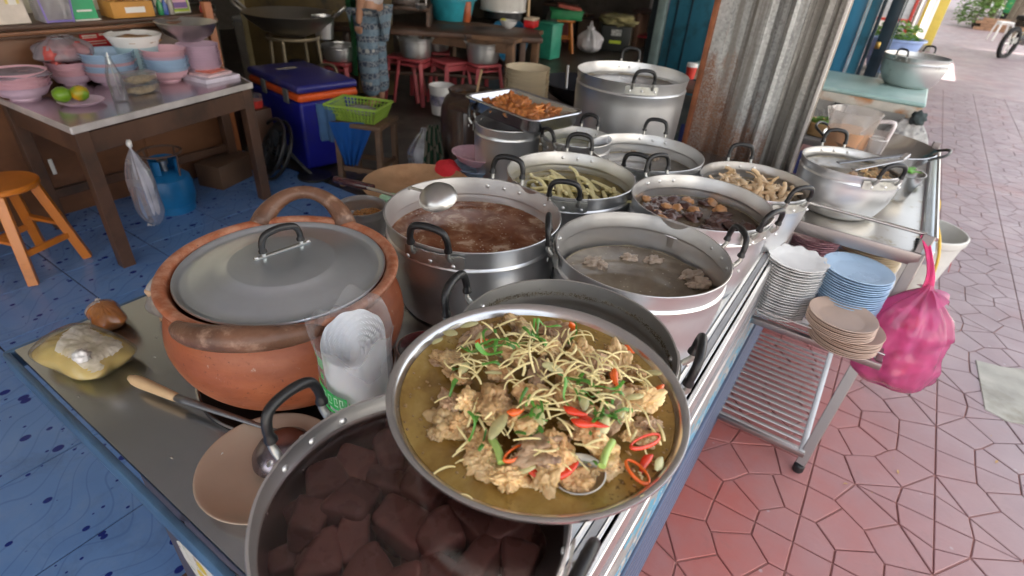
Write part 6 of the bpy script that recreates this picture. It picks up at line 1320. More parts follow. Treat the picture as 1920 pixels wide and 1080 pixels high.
y = shelf_y(240,25); t = thing('cardboard_box', 'yellow brown cardboard box with a white label on the cabinet shelf', 'box', (X,y,Z0)); link('box', bbox(.16,.23,.085,(0,0,.043), M('yellow_cardboard', (.52,.25,.05), .6, var=.12), .003), t); link('white_label', bbox(.001,.11,.030,(.081,.01,.042), WHITEP, 0), t); link('flap', bbox(.16,.10,.004,(0,-.06,.1), M('yellow_cardboard'), .001, rot=Matrix.Rotation(.35,3,'X')), t)
y = shelf_y(338,8); t = thing('price_frame', 'small framed card with yellow green border on the cabinet shelf', 'sign', (X,y,Z0))
for k, (w2, h2, c) in enumerate(((.13,.14,('pale_frame_edge',(.6,.6,.55))),(.115,.125,('lime_border',(.45,.55,.04))),(.10,.105,('green_border',(.12,.35,.05))),(.085,.09,('pinkish_panel',(.6,.35,.42))))): link('layer', bbox(.004,w2,h2,(.004*k-.014,0,.07), M(*c), .0005, 1), t, (0,0,0), (0,-.1,0))
link('purple_band', bbox(.003,.085,.03,(.003,0,.045), M('purple_band', (.18,.1,.3), .5), 0), t, (0,0,0), (0,-.1,0))
for k, (px_, c, h) in enumerate(((296,(.03,.25,.1),.10),(305,(.05,.1,.35),.09),(316,(.3,.28,.25),.11),(283,(.04,.04,.04),.08),(375,(.35,.05,.04),.06))):
    t = thing('sauce_bottle', 'small %s bottle among the clutter on the cabinet shelf' % ('dark green','blue','grey','black','red')[k], 'bottle', (X+.03,shelf_y(px_,18),Z0)); link('body', lathe([(0,0),(.016,0),(.017,.004),(.017,h*.6),(.008,h*.8),(.008,h),(0,h)], M(('green','blue','grey','black','red')[k]+'_bottle', c, .25), 16), t); link('cap', lathe([(0,h),(.010,h),(.010,h+.015),(0,h+.016)], BLACKP, 14), t)
# crockery on the table
PINKB, BLUEB, LIL = M('pink_melamine'), M('sky_blue_melamine'), M('lilac_melamine')
def bstack(c, seq, r, h, dz, lab, grp, z0=.75):
    mes = {m.name: bowl_me(r, h, m, .5) for m in set(seq)}
    for k, m in enumerate(seq):
        tag(link('bowl', mes[m.name], None, (c[0]+random.uniform(-.002,.002),c[1]+random.uniform(-.002,.002),z0+k*dz)), '%s bowl in %s' % ({'pink_melamine':'pink','sky_blue_melamine':'sky blue','lilac_melamine':'lilac','white_melamine':'white'}[m.name], lab)+ordinal(len(seq)-1-k, len(seq)), 'bowl', grp+' '+m.name.split('_')[0])
q = (-3.51, 0.964, 0.75); bstack((q[0]-.10,q[1]+.02), [LIL]*1+[PINKB]*4, .128, .066, .017, 'the front left stack beside the limes', 'front left bowls')
q = (-3.591, 1.195, 0.75); bstack((q[0]-.16,q[1]+.07), [LIL]*1+[PINKB]*4, .105, .06, .016, 'the stack under the bag of red pieces', 'bowls under the bag')
q = (-3.573, 1.344, 0.75); bstack((q[0]-.08,q[1]+.08), [LIL]+[PINKB]+[BLUEB]*2+[PINKB]+[BLUEB]*3, .135, .064, .0155, 'the stack behind the glass bottle', 'bowls behind the bottle')
q = (-3.525, 1.661, 0.75); bstack((q[0]-.03,q[1]+.02), [PINKB]+[BLUEB]*4+[LIL]+[PINKB]*2, .120, .064, .0160, 'the pink and blue stack beside the sauce bottle', 'bowls beside the sauce')
q = (-3.58,1.90,.75); bstack((q[0],q[1]), [LIL]*9, .115, .06, .0145, 'the tall lilac stack under the steel bowl', 'tall lilac bowls')
t = thing('steel_bowl', 'big shiny steel bowl on the tall lilac stack', 'bowl', (-3.66,1.91,.93)); link('bowl', lathe([(0,0),(.06,0),(.13,.04),(.17,.105),(.175,.107),(.17,.109),(.125,.046),(.055,.006),(0,.005)], CHROME, 64), t)
q = (-3.874, 1.664, 0.82); t = thing('white_bucket', 'white and blue bucket with brown food between the bowl stacks', 'bucket', (-3.70,1.61,.755)); link('bucket', lathe([(0,0),(.085,0),(.10,.10),(.11,.17),(.138,.225),(.141,.228),(.137,.231),(.105,.175),(.08,.01),(0,.01)], M('pale_blue_bucket', (.42,.6,.66), .4, var=.1), 56), t)
link('white_rim', lathe([(.113,.172),(.1415,.226),(.143,.231),(.137,.234),(.108,.177),(.113,.172)], WHM, 56), t)
tag(link('brown_food', blob(111,(.115,.115,.02),.15,3,4,M('brown_food', (.36,.2,.08), .6, var=.4),.1), None, (-3.70,1.61,.955)), 'brown food filling the white and blue bucket', 'food')
q = (-3.458, 1.178, 0.9); t = thing('meat_bag', 'clear plastic bag of red pieces on the pink bowls', 'bag', ((-3.591, 1.195, 0.75)[0]-.16,(-3.591, 1.195, 0.75)[1]+.07,.865))
for k in range(9): link('red_piece', blob(120+k, (.045,.034,.026), .3, 2, 2, M('red_plastic_piece', (.56,.10,.09), .45, var=.3)), t, (random.uniform(-.06,.06),random.uniform(-.09,.09),.02+random.uniform(0,.06)), rot_rand(1))
link('film', fin(bag_mesh(.10,.13,.13,2.2,neck=.4,pinch=.95,pleat=.06), film('clear_lilac'), 180), t)
q = (-3.626, 1.051, 0.85); t = thing('crumpled_film', 'crumpled clear film on the front left bowls', 'film', ((-3.51, 0.964, 0.75)[0]-.10,(-3.51, 0.964, 0.75)[1]+.02,.865)); link('film', pillow(.115,.12,.02,4.4,film('clear_lilac')), t, (0,0,.002))
q = (-3.308, 1.102, 0.75); t = thing('plate', 'lilac plate holding two limes at the table corner', 'plate', (q[0]-.02,q[1]+.02,.75)); link('plate', plate_me(.10, LIL, deep=.02), t)
def lime_mat(nm, c1, c2):
    m, nt, b = new(nm); v = texco(nt); nt.links.new(ramp(nt, nz(nt, v, 10, 2), [(.42,c1),(.6,c2)]), b.inputs['Base Color']); b.inputs['Roughness'].default_value = .3; bump(nt, b, nz(nt, v, 220, 2), .2, .001); return m
fr1 = ((-3.374, 1.066, 0.79), (-3.355, 1.135, 0.79))
for k, q in enumerate(fr1):
    t = thing('lime', ('plain green lime, the left one on the lilac plate','green lime with an orange cheek, the right one on the lilac plate')[k], 'lime', (q[0],q[1],.760)); t.scale = (1.3,1.3,1.3); link('fruit', lathe([(0,0),(.012,.001),(.027,.012),(.0315,.028),(.028,.044),(.012,.055),(0,.056)], lime_mat('lime_peel%s' % ('' if k else '_plain'), (.12,.25,.012), (.62,.34,.02) if k else (.16,.3,.02)), 36, 180), t); link('stem', lathe([(0,.055),(.003,.055),(.002,.058),(0,.058)], BARK, 8), t)
q = (-3.247, 1.262, 0.75); t = thing('glass_bottle', 'clear glass syrup bottle with a steel spout on the table', 'bottle', (q[0]-.01,q[1]+.01,.75))
link('glass', lathe([(0,0),(.032,0),(.036,.005),(.037,.10),(.033,.14),(.020,.18),(.014,.21),(.015,.22),(.011,.22),(.011,.18),(.028,.14),(.033,.10),(.032,.008),(0,.007)], film('bottle_glass', (.8,.8,.82), .08, .12, tint=(.9,.92,.93), fold=3, gloss=.35), 40), t); link('spout', tube([(0,0,.185),(0,0,.205),(-.006,.004,.235)], [.009,.005,.003], CHROME, 10), t); link('tube', tube([(0,0,.19),(.006,.003,.04)], .002, CHROME, 6), t)
q = (-3.33, 1.397, 0.75)
for k, z in enumerate((.75,.805)):
    t = thing('food_box', ('lower clear plastic box of brown crumbs beside the glass bottle','upper clear plastic box of brown crumbs beside the glass bottle')[k], 'box', (q[0]-.03,q[1]+.03,z),.12); link('box', bbox(.10,.15,.048,(0,0,.024), film('clear_box_film', (.74,.74,.72), .18, .1, fold=5), .008), t); link('lid', bbox(.108,.158,.004,(0,0,.051), film('clear_box_film'), .001), t)
    link('crumbs', blob(130+k,(.043,.068,.017),.1,5,4,M('beige_crumbs', (.38,.28,.16), .8, var=.5, vs=90),.2), t, (0,0,.018))
q = (-3.635, 1.913, 0.75); t = thing('seasoning_bottle', 'small dark sauce bottle with a mint green cap', 'bottle', (q[0]+.01,q[1],.75)); link('body', lathe([(0,0),(.022,0),(.025,.01),(.023,.045),(.017,.075),(.014,.088),(0,.088)], M('dark_bottle', (.03,.045,.03), .2), 24), t); link('label', lathe([(.0255,.012),(.0245,.045),(.0255,.012)], M('green_label', (.4,.48,.3), .5), 24), t); link('cap', lathe([(0,.088),(.015,.088),(.015,.108),(0,.109)], M('mint_cap', (.2,.6,.42), .4), 20), t)
q = (-3.399, 1.861, 0.75)
for k, (w2, l2, h, c, l_) in enumerate(((.20,.24,.022,(.62,.58,.68),'thick white pad of papers at the table edge'),(.15,.18,.012,(.66,.48,.5),'pink menu cards on the thick white pad'),(.11,.12,.006,(.6,.16,.1),'red printed leaflet on top of the pink menu cards'))):
    t = thing('paper_pad', l_, 'papers', (q[0]-.04-.02*k,q[1]+.01+.01*k,.75+(0,.0225,.035)[k]), .15+.1*k); link('pages', bbox(w2,l2,h,(0,0,h/2), M(('white','pink','red')[k]+'_paper', c, .7), .001), t); link('cover', bbox(w2+.002,l2+.002,.001,(0,0,h+.0005), M(('lilac','pale_pink','orange_red')[k]+'_cover', tuple(min(1,x*1.1) for x in c), .4, var=.4, vs=16), 0), t)
# under the table: gas bottle, bag, fan, orange stools
GB = M('blue_gas_paint', (.012,.15,.36), .35, var=.2, dirt=(.02,.04,.07), dt=(.6,.75)); q = (-3.486, 1.486, 0)
t = thing('gas_cylinder', 'blue gas cylinder under the steel topped table', 'gas cylinder', (q[0]-.02,q[1]-.0,0))
link('tank', lathe([(0,.03),(.10,.03),(.125,.05),(.135,.09),(.135,.17),(.125,.215),(.09,.245),(.03,.255),(0,.256)], GB, 48), t); link('foot_ring', lathe([(.105,0),(.118,0),(.118,.045),(.105,.045),(.105,0)], GB, 48), t)
link('collar', lathe([(.075,.24),(.08,.24),(.08,.33),(.075,.33),(.075,.24)], GB, 40, a0=.4, a1=5.6), t); link('valve', lathe([(0,.25),(.02,.25),(.02,.29),(.03,.295),(.03,.32),(0,.325)], ALU_OLD, 20), t)
bm = bmesh.new(); tube_bm(bm, [(math.cos(2*PI*k/28)*.115, math.sin(2*PI*k/28)*.115, .37) for k in range(29)], .007, 8, False)
for k in range(4): a = k*PI/2+.4; tube_bm(bm, [(math.cos(a)*.115, math.sin(a)*.115, .37),(math.cos(a)*.10, math.sin(a)*.10, .23)], .006, 6)
link('guard_ring', fin(bm, M('rusty_ring', (.12,.07,.05), .6), 60), t)
q = (-2.934, 1.122, 0.66); t = thing('hanging_bag', 'translucent white plastic bag hanging from the table edge', 'bag', (q[0]-.03,q[1]+.01,.19)); WF = film('white_bag_film', (.72,.72,.80), .62, .2, fold=9)
link('film', fin(bag_mesh(.095,.055,.43,6.2,neck=.09,pinch=.96,pleat=.035,n=48), WF, 180), t); link('scrap', blob(151,(.05,.03,.12),.3,2,3,M('pale_waste', (.5,.48,.5), .7)), t, (0,0,.14)); link('knot', blob(152,(.016,.012,.02),.3,3,2,M('bunched_white_film')), t, (0,0,.44))
q = (-3.389, 1.288, 0); tag(link('torn_tissue', blob(153,(.03,.025,.008),.6,2.5,3,WHITEP,.2,.3), None, (q[0],q[1],.008)), 'torn white scrap on the blue floor below the hanging bag', 'scrap')
q = (-3.852, 1.033, 0.3); tag(link('white_tag', bbox(.004,.02,.09,(0,0,0), WHITEP, .001), None, ((-3.875, 1.047, 0.3)[0]+.01,(-3.875, 1.047, 0.3)[1],.30)), 'white tag stuck on a dark table leg at the left', 'tag')
t = thing('standing_fan', 'black electric fan lying tilted by the blue cooler', 'fan', ((-3.375, 2.157, 0)[0]-.10,(-3.375, 2.157, 0)[1]+.05,.20), R(-35)); 
bm = bmesh.new()
for r, z in ((.21,0),(.21,.05),(.13,.045),(.13,.015),(.065,.055)): tube_bm(bm, [(math.cos(2*PI*k/40)*r, math.sin(2*PI*k/40)*r, z-.03) for k in range(41)], .0045 if r < .2 else .012, 6, False)
for k in range(30): a = 2*PI*k/30; tube_bm(bm, [(math.cos(a)*.03, math.sin(a)*.03, .032),(math.cos(a)*.13, math.sin(a)*.13, .02),(math.cos(a)*.195, math.sin(a)*.195, 0)], .0018, 4)
link('grille', fin(bm, BLACKP, 60), t, (0,0,.02), (R(62),0,R(20)))
bm = bmesh.new()
for k in range(4): box(bm, .13,.07,.004,(.075*math.cos(k*PI/2),.075*math.sin(k*PI/2),0), Matrix.Rotation(k*PI/2,3,'Z') @ Matrix.Rotation(.35,3,'X'))
link('rear_housing', lathe([(0,-.055),(.06,-.055),(.15,-.03),(.185,-.005),(.15,-.02),(0,-.04)], BLACKP, 40), t, (0,0,.02), (R(62),0,R(20))); link('blades', fin(bm, M('dark_translucent_blade', (.03,.04,.05), .2), 60), t, (0,0,.02), (R(62),0,R(20))); link('motor', lathe([(0,0),(.045,0),(.055,.05),(.03,.1),(0,.105)], BLACKP, 24), t, (0,.03,.03), (R(62+180),0,R(20))); link('stand', tube([(0,.1,.0),(0,.2,-.14),(.02,.25,-.185)], .014, BLACKP, 8), t); link('base', lathe([(0,0),(.12,0),(.12,.015),(.03,.03),(0,.03)], BLACKP, 32), t, (.02,.26,-.2))
q = (-3.337, 1.699, 0); t = thing('cardboard_box', 'low brown box on the blue floor beside the table leg', 'box', (q[0]-.35,q[1]+.25,0),.3); link('box', bbox(.2,.3,.16,(0,0,.08), M('brown_cardboard', (.11,.06,.035), .7), .004), t); link('flap', bbox(.2,.02,.12,(0,.18,.10), M('brown_cardboard'), .002, rot=Matrix.Rotation(-.5,3,'X')), t)
q = (-4.483, 1.112, 0)
def wood_stool(name, label, loc, h, r, rz=0, group=None, mat=ORANGEW, square=False):
    t = thing(name, label, 'stool', loc, rz, group)
    link('seat', bbox(2*r,2*r,.035,(0,0,h-.0175), mat, .01, 2) if square else lathe([(0,h-.03),(r-.008,h-.03),(r,h-.022),(r,h-.006),(r-.007,h),(0,h)], mat, 48), t)
    k = r*.78
    for sx in (-1,1):
        for sy in (-1,1): link('leg', bars([((sx*k*.72,sy*k*.72,h-.03),(sx*k*1.28,sy*k*1.28,0),.042,.042)], mat), t)
    f = lambda z: k*(.72+.56*(h-z)/h)
    for z, ax in ((h*.45,0),(h*.32,1)):
        for s in (-1,1): link('stretcher', bars([((-f(z),s*f(z),z),(f(z),s*f(z),z),.030,.018) if ax == 0 else ((s*f(z),-f(z),z),(s*f(z),f(z),z),.018,.030)], mat), t)
    return t
wood_stool('wooden_stool', 'varnished orange round wooden stool on the blue tiles at the left edge', ((-3.308, 0.685, 0.46)[0]-.04,(-3.308, 0.685, 0.46)[1]+.0,0), .46, .15, .35)
t = thing('wooden_stool', 'orange stool cut by the left edge behind the first one', 'stool', (-3.75,.35,0),.8); wood_me = None
link('seat', lathe([(0,.43),(.142,.43),(.15,.438),(.15,.454),(.143,.46),(0,.46)], ORANGEW, 40), t)
for sx in (-1,1):
    for sy in (-1,1): link('leg', bars([((sx*.085,sy*.085,.43),(sx*.15,sy*.15,0),.042,.042)], ORANGEW), t)
# ================================================================= COOLER AND BASKET
CB = M('cooler_blue', (.012,.014,.26), .38, var=.25, vs=4, dirt=(.03,.03,.10), dt=(.5,.7)); CLID = M('cooler_lid_blue', (.022,.024,.20), .32, var=.3, vs=5, dirt=(.09,.07,.10), ds=5, dt=(.5,.72)); COR = M('cooler_orange', (.72,.10,.015), .4, var=.08)
c1 = Vector((-3.416, 2.438, 0.62)); c2 = Vector((-3.337, 2.918, 0.62)); c3 = Vector((-4.19, 2.571, 0.62)); ex = (c2-c1); ey = (c3-c1); wx, wy = ex.length, ey.length; ra_ = math.atan2(ex.y, ex.x)
ctr = c1+ex/2+ (Matrix.Rotation(PI/2,3,'Z') @ ex.normalized())*wy/2
t = thing('cooler_box', 'large blue ice cooler with an orange band', 'cooler', (ctr.x,ctr.y,0), ra_)
link('body', bbox(wx-.02,wy-.02,.50,(0,0,.255), CB, .03, 4), t); link('orange_band', bbox(wx-.002,wy-.002,.055,(0,0,.530), COR, .02, 3), t); link('lid', bbox(wx+.005,wy+.005,.058,(0,0,.590), CLID, .026, 4), t)
for s in (-.22,.12): link('latch', bbox(.012,.075,.10,(-wx/2-.006,s-.0,.525), M('grey_latch', (.16,.17,.17), .4), .005), t)
link('lid_print', bbox(.16,.05,.0008,(-.02,.18,.6194), M('cream_lid_print', (.5,.45,.34), .5), 0), t)
q = (-3.845, 2.374, 0.45); t = thing('plastic_jar', 'small clear jar of red chilli hanging beside the cooler', 'jar', ((-3.678, 2.271, 0.5)[0],(-3.678, 2.271, 0.5)[1],.46)); link('jar', lathe([(0,0),(.045,0),(.05,.01),(.05,.05),(0,.051)], M('red_chilli_paste', (.5,.04,.03), .4, var=.4, vs=40), 24), t); link('upper', lathe([(.05,.05),(.05,.085),(.045,.09),(0,.091)], film('clear_box_film'), 24), t)
tag(link('jar_shelf', bbox(.14,.14,.455,(0,0,.2275), DARKWOOD, .004), None, ((-3.678, 2.271, 0.5)[0],(-3.678, 2.271, 0.5)[1],0)), 'dark block under the small jar beside the table leg', 'block')
s1, s2, s3 = Vector((-2.963, 2.883, 0)), Vector((-3.251, 2.607, -0)), Vector((-3.017, 2.637, 0)); ctr = (Vector((-3.102, 2.471, 0.47))+Vector((-2.841, 2.716, 0.47)))/2
t = thing('wooden_stool', 'worn square wooden stool under the lime green basket', 'stool', (ctr.x+.03,ctr.y+.02,0), R(22)); h = .47
link('seat', bbox(.36,.32,.03,(0,0,h-.015), OLDWOOD, .004), t)
for sx in (-.15,.15):
    for sy in (-.13,.13): link('leg', bbox(.04,.04,h-.032,(sx,sy,(h-.032)/2), OLDWOOD, .004), t)
link('stretcher', bars([((-.13,-.13,.14),(.13,-.13,.14),.02,.035),((-.13,.13,.14),(.13,.13,.14),.02,.035),((-.15,-.11,.17),(-.15,.11,.17),.02,.035),((.15,-.11,.17),(.15,.11,.17),.02,.035)], OLDWOOD), t)
BS = M('blue_cloth', (.012,.13,.48), .75, var=.15, bs=.3, bsc=400); BS2 = M('faded_blue_cloth', (.10,.22,.42), .8, var=.2)
o = tag(link('blue_cloth', cloth(.30,.30,26,.014,.4,BS), None, (ctr.x+.06,ctr.y-.13,.478), (0,0,R(42))), 'bright blue cloth hanging under the lime basket', 'cloth')
for v in o.data.vertices: k = -v.co.z/.30; v.co.x = v.co.x*(1-.72*k)-.03*k
o = tag(link('faded_cloth', cloth(.13,.25,14,.012,2.4,BS2), None, (ctr.x-.11,ctr.y-.20,.575), (0,0,R(25))), 'faded blue rag draped over the lime basket edge', 'cloth')
LG = M('lime_plastic', (.30,.46,.06), .42, var=.1)
t = thing('lime_basket', 'lime green perforated basket on the square stool', 'basket', (ctr.x+.01,ctr.y-.01,.474), R(22))
bm = bmesh.new(); W0, L0, W1, L1, hh = .15,.105,.185,.14,.10
cs0 = [(-W0,-L0),(W0,-L0),(W0,L0),(-W0,L0)]; cs1 = [(-W1,-L1),(W1,-L1),(W1,L1),(-W1,L1)]
for i in range(4):
    a0, b0, a1, b1 = cs0[i], cs0[(i+1) % 4], cs1[i], cs1[(i+1) % 4]
    for k in range(15):
        u = k/14; bar(bm, (a0[0]+(b0[0]-a0[0])*u, a0[1]+(b0[1]-a0[1])*u, 0), (a1[0]+(b1[0]-a1[0])*u, a1[1]+(b1[1]-a1[1])*u, hh), .007, .004, 0)
    for z in (.025,.05,.075): 
        u = z/hh; bar(bm, (a0[0]+(a1[0]-a0[0])*u, a0[1]+(a1[1]-a0[1])*u, z), (b0[0]+(b1[0]-b0[0])*u, b0[1]+(b1[1]-b0[1])*u, z), .010, .003, 0)
link('sides', fin(bm, LG, 30), t); link('bottom', bbox(2*W0,2*L0,.004,(0,0,.002), LG, 0), t)
link('rim', bars([((*cs1[i],hh),(*cs1[(i+1) % 4],hh),.016,.014) for i in range(4)], LG), t)
tag(link('film_bag', pillow(.11,.07,.03,7.7,film('clear_lilac')), None, (ctr.x+.03,ctr.y,.53)), 'clear film bag lying in the lime basket', 'bag')
# bags with checked cloth near the jar
q = (-2.764, 3.029, -0); t = thing('ice_bag', 'clear bag of ice and bottles standing beside the brown jar', 'bag', (-2.62,2.86,0)); link('film', fin(bag_mesh(.125,.11,.42,8.3,neck=.2,pinch=.95,pleat=.05), film('ice_film', (.70,.72,.75), .55, .12, fold=12), 180), t)
for k in range(12): link('bottle', lathe([(0,0),(.028,0),(.03,.1),(.012,.13),(0,.14)], M('clear_grey_bottle', (.5,.5,.54), .2), 14), t, (random.uniform(-.06,.06),random.uniform(-.05,.05),.01+.02*k), rot_rand(.8))
def check_mat():
    m, nt, b = new('green_check'); v = texco(nt, (1,1,1)); c = nt.nodes.new('ShaderNodeTexChecker'); c.inputs['Scale'].default_value = 9; c.inputs['Color1'].default_value = (.02,.07,.035,1); c.inputs['Color2'].default_value = (.22,.20,.15,1)
    mp = nt.nodes.new('ShaderNodeMapping'); mp.inputs['Rotation'].default_value = (0,R(45),0); nt.links.new(v, mp.inputs[0]); nt.links.new(mp.outputs[0], c.inputs[0]); nt.links.new(c.outputs[0], b.inputs['Base Color']); b.inputs['Roughness'].default_value = .85; return m
o = tag(link('checked_cloth', cloth(.20,.46,22,.016,3.4,check_mat()), None, (-2.45,2.76,.50), (0,0,R(40))), 'green and beige checked cloth hanging beside the bag of ice', 'cloth')
for v in o.data.vertices: k = 1+v.co.z/.46; v.co.x *= 1-.6*k
q = (-3.764, 4.321, 0); t = thing('paint_bucket', 'white lidless bucket with printed sides on the dark floor', 'bucket', (q[0],q[1]+.06,0)); link('bucket', lathe([(0,0),(.10,0),(.105,.005),(.128,.25),(.135,.252),(.135,.285),(.128,.288),(.12,.27),(.1,.01),(0,.01)], WHITEP, 48), t); link('print', lathe([(.1165,.10),(.1255,.20),(.127,.20),(.118,.10),(.1165,.10)], M('blurred_bucket_print', (.35,.33,.38), .5, var=.8, vs=14, dirt=(.08,.08,.3), ds=12), 48, a0=-2.4, a1=-.6), t)

# ================================================================= KITCHEN: WOK STATION, COOK, WORK TABLE
q = (-4.649, 3.362, 0.86); wkx, wky = q[0], q[1]
t = thing('big_wok', 'big iron wok on the burner stand in the kitchen', 'wok', (wkx,wky,.68))
link('wok', lathe([(0,.02),(.12,.03),(.25,.08),(.36,.165),(.40,.215),(.407,.217),(.403,.221),(.35,.172),(.24,.09),(.11,.04),(0,.03)], metal_brushed('wok_iron', (.48,.46,.42), .3, sc=(6,6,6)), 72), t)
for s in (0,1): a_ = R(215) if s == 0 else R(35); link('handle', tube([(math.cos(a_-.12)*.40,math.sin(a_-.12)*.40,.21),(math.cos(a_-.1)*.48,math.sin(a_-.1)*.48,.28),(math.cos(a_+.1)*.48,math.sin(a_+.1)*.48,.28),(math.cos(a_+.12)*.40,math.sin(a_+.12)*.40,.21)], .012, CHROME, 8, 4), t)
t = thing('burner_stand', 'iron tripod burner under the big wok', 'stand', (wkx,wky,0)); FE = M('greasy_iron', (.22,.18,.12), .5, metal=.4)
for k in range(4): a = k*PI/2+.5; link('leg', tube([(math.cos(a)*.22,math.sin(a)*.22,.70),(math.cos(a)*.26,math.sin(a)*.26,0)], .016, FE, 8), t)
bm = bmesh.new(); tube_bm(bm, [(math.cos(2*PI*k/30)*.22,math.sin(2*PI*k/30)*.22,.70) for k in range(31)], .015, 8, False); link('ring', fin(bm, FE, 60), t); link('burner', lathe([(0,.3),(.1,.3),(.12,.45),(.06,.5),(0,.5)], BLACKP, 24), t); link('gas_pipe', tube([(.1,.0,.42),(.3,.1,.5),(.42,.1,.45),(.4,.05,.25),(.3,-.05,.05)], .014, FE, 8, 4), t)
pw = (-6.916, 4.369, 0); t = thing('plywood_partition', 'leaning yellowish plywood partition left of the wok', 'partition', (wkx-.7,wky+.62,0), R(38)); PLY = M('greasy_plywood', (.17,.12,.05), .5, var=.35, vs=1.5, dirt=(.03,.03,.025), ds=1.2, dt=(.5,.62))
link('board', bbox(1.5,.02,2.4,(0.2,0,1.2), PLY, .003), t); link('edge_batten', bbox(.05,.05,2.4,(-.56,-.01,1.2), M('pale_batten', (.45,.37,.2), .6), .004), t)
t = thing('cook_bench', 'dark cook bench with pans behind the wok', 'bench', (wkx+.05,wky+1.15,0), R(38)); link('top', bbox(2.2,.6,.05,(0.5,0,.70), DARKWOOD, .01), t)
for sx in (-.4,1.4): link('side', bbox(.06,.55,.67,(sx,0,.335), DARKWOOD, .005), t)
link('shelf', bbox(1.7,.5,.03,(.5,0,.3), DARKWOOD, .005), t)
q = (-4.525, 3.612, 0.78); t = thing('steel_pail', 'small steel pail beside the big wok', 'pail', (q[0],q[1],.68)); link('pail', lathe([(0,0),(.075,0),(.10,.19),(.105,.192),(.1,.194),(.07,.01),(0,.01)], ALU, 40), t); link('ladle_handle', tube([(.02,0,.08),(.13,.03,.24)], .010, FE, 8), t)
q = (-4.589, 3.825, 0.42); pot('aluminium pot on a red stool beside the cook', q[0], q[1], .60, .17, [60,240], zb=.46, bot=.9, group=None, mat=ALU, riv=False)
st0 = None
def red_stool(loc, rz, label): 
    t = stool_round_legs('plastic_stool', label, (loc[0],loc[1],0), .455, .30, REDP, 'red plastic stools in the kitchen', rz); return t
rs = red_stool((q[0],q[1]), .3, 'dusty red plastic stool under the aluminium pot beside the cook')
# --- person -------------------------------------------------------------------
def skin_fig(name, joints, edges, mat, parent, sub=2):
    me = bpy.data.meshes.new(name); me.from_pydata([j[0] for j in joints], edges, []); o = bpy.data.objects.new(name, me); COL.objects.link(o)
    md = o.modifiers.new('skin', 'SKIN'); md.use_smooth_shade = True; o.modifiers.new('sub', 'SUBSURF').levels = sub; o.modifiers['sub'].render_levels = sub
    sv = me.skin_vertices[0].data if me.skin_vertices else None
    for i, j in enumerate(joints): sv[i].radius = (j[1], j[2] if len(j) > 2 else j[1]); sv[i].use_root = (i == 0)
    dg = bpy.context.evaluated_depsgraph_get(); m2 = bpy.data.meshes.new_from_object(o.evaluated_get(dg)); bpy.data.objects.remove(o); bpy.data.meshes.remove(me)
    m2.materials.clear(); m2.materials.append(mat); m2.shade_smooth(); return link(name, m2, parent)
pp_ = (-4.316, 3.998, 0.05); t = thing('person', 'cook in a white top, green apron and blue patterned trousers at the wok', 'person', (pp_[0],pp_[1],0), R(207))
SKN = M('skin', (.46,.25,.16), .5, var=.08, sss=.1)
# local frame: faces +x, z up; the cook's left is +y
body = [((0,0,.93),.13,.16),((0,0,1.08),.115,.14),((0,0,1.25),.125,.16),((0,0,1.36),.10,.16),((0,0,1.45),.055,.06),((.01,0,1.52),.05,.055),((.02,0,1.60),.075,.075),((.02,0,1.70),.07,.07),
 ((0,.085,.85),.10,.095),((.02,.09,.48),.062,.06),((0,.09,.09),.04,.04),((.12,.09,.035),.038,.028),
 ((0,-.085,.85),.10,.095),((.0,-.09,.48),.062,.06),((-.03,-.09,.09),.04,.04),((.09,-.09,.035),.038,.028),
 ((0,.18,1.35),.055,.055),((-.02,.22,1.10),.045,.045),((.03,.20,.90),.034,.034),((.045,.195,.82),.028,.036),
 ((0,-.18,1.35),.055,.055),((.08,-.21,1.12),.045,.045),((.30,-.15,1.10),.034,.034),((.38,-.13,1.10),.028,.036)]
ed = [(0,1),(1,2),(2,3),(3,4),(4,5),(5,6),(6,7),(0,8),(8,9),(9,10),(10,11),(0,12),(12,13),(13,14),(14,15),(3,16),(16,17),(17,18),(18,19),(3,20),(20,21),(21,22),(22,23)]
skin_fig('body', body, ed, SKN, t)
for (bx, by, bz, dx, dy, dz) in ((.048,.195,.80,.0,0,-1),(.40,-.128,1.10,1,.1,-.25)):
    for k in range(4):
        u = (k-1.5)*.018; L_ = (.062,.070,.066,.052)[k]
        if dz < -.5: pts = [((bx+u,by,bz),.0105),((bx+u+.004,by-.002,bz-L_*.45),.0095),((bx+u+.008,by-.012,bz-L_),.0075)]
        else: pts = [((bx,by+u,bz),.0105),((bx+L_*.45,by+u,bz-.012),.0095),((bx+L_*.6,by+u,bz-.045),.0075)]
        skin_fig('finger', [(p[0],p[1],p[1]) for p in pts], [(0,1),(1,2)], SKN, t, 1)
    pts = [((bx-.02,by-.01,bz+.02),.012),((bx+.0,by-.035,bz-.01),.011),((bx+.012,by-.045,bz-.035),.0085)] if dz < -.5 else [((bx-.02,by+.03,bz),.012),((bx+.01,by+.045,bz-.01),.011),((bx+.03,by+.04,bz-.03),.0085)]
    skin_fig('thumb', [(p[0],p[1],p[1]) for p in pts], [(0,1),(1,2)], SKN, t, 1)
shirt = [((0,0,.93),.160,.19),((0,0,1.10),.128,.158),((0,0,1.25),.138,.172),((0,0,1.38),.105,.165),((0,.19,1.345),.068,.066),((-.01,.215,1.22),.062,.06),((0,-.19,1.345),.068,.066),((.04,-.2,1.22),.062,.06)]
skin_fig('shirt', shirt, [(0,1),(1,2),(2,3),(3,4),(4,5),(3,6),(6,7)], M('pale_grey_shirt', (.56,.53,.53), .8, var=.1, bs=.2, dirt=(.2,.1,.2), ds=5, dt=(.55,.66)), t)
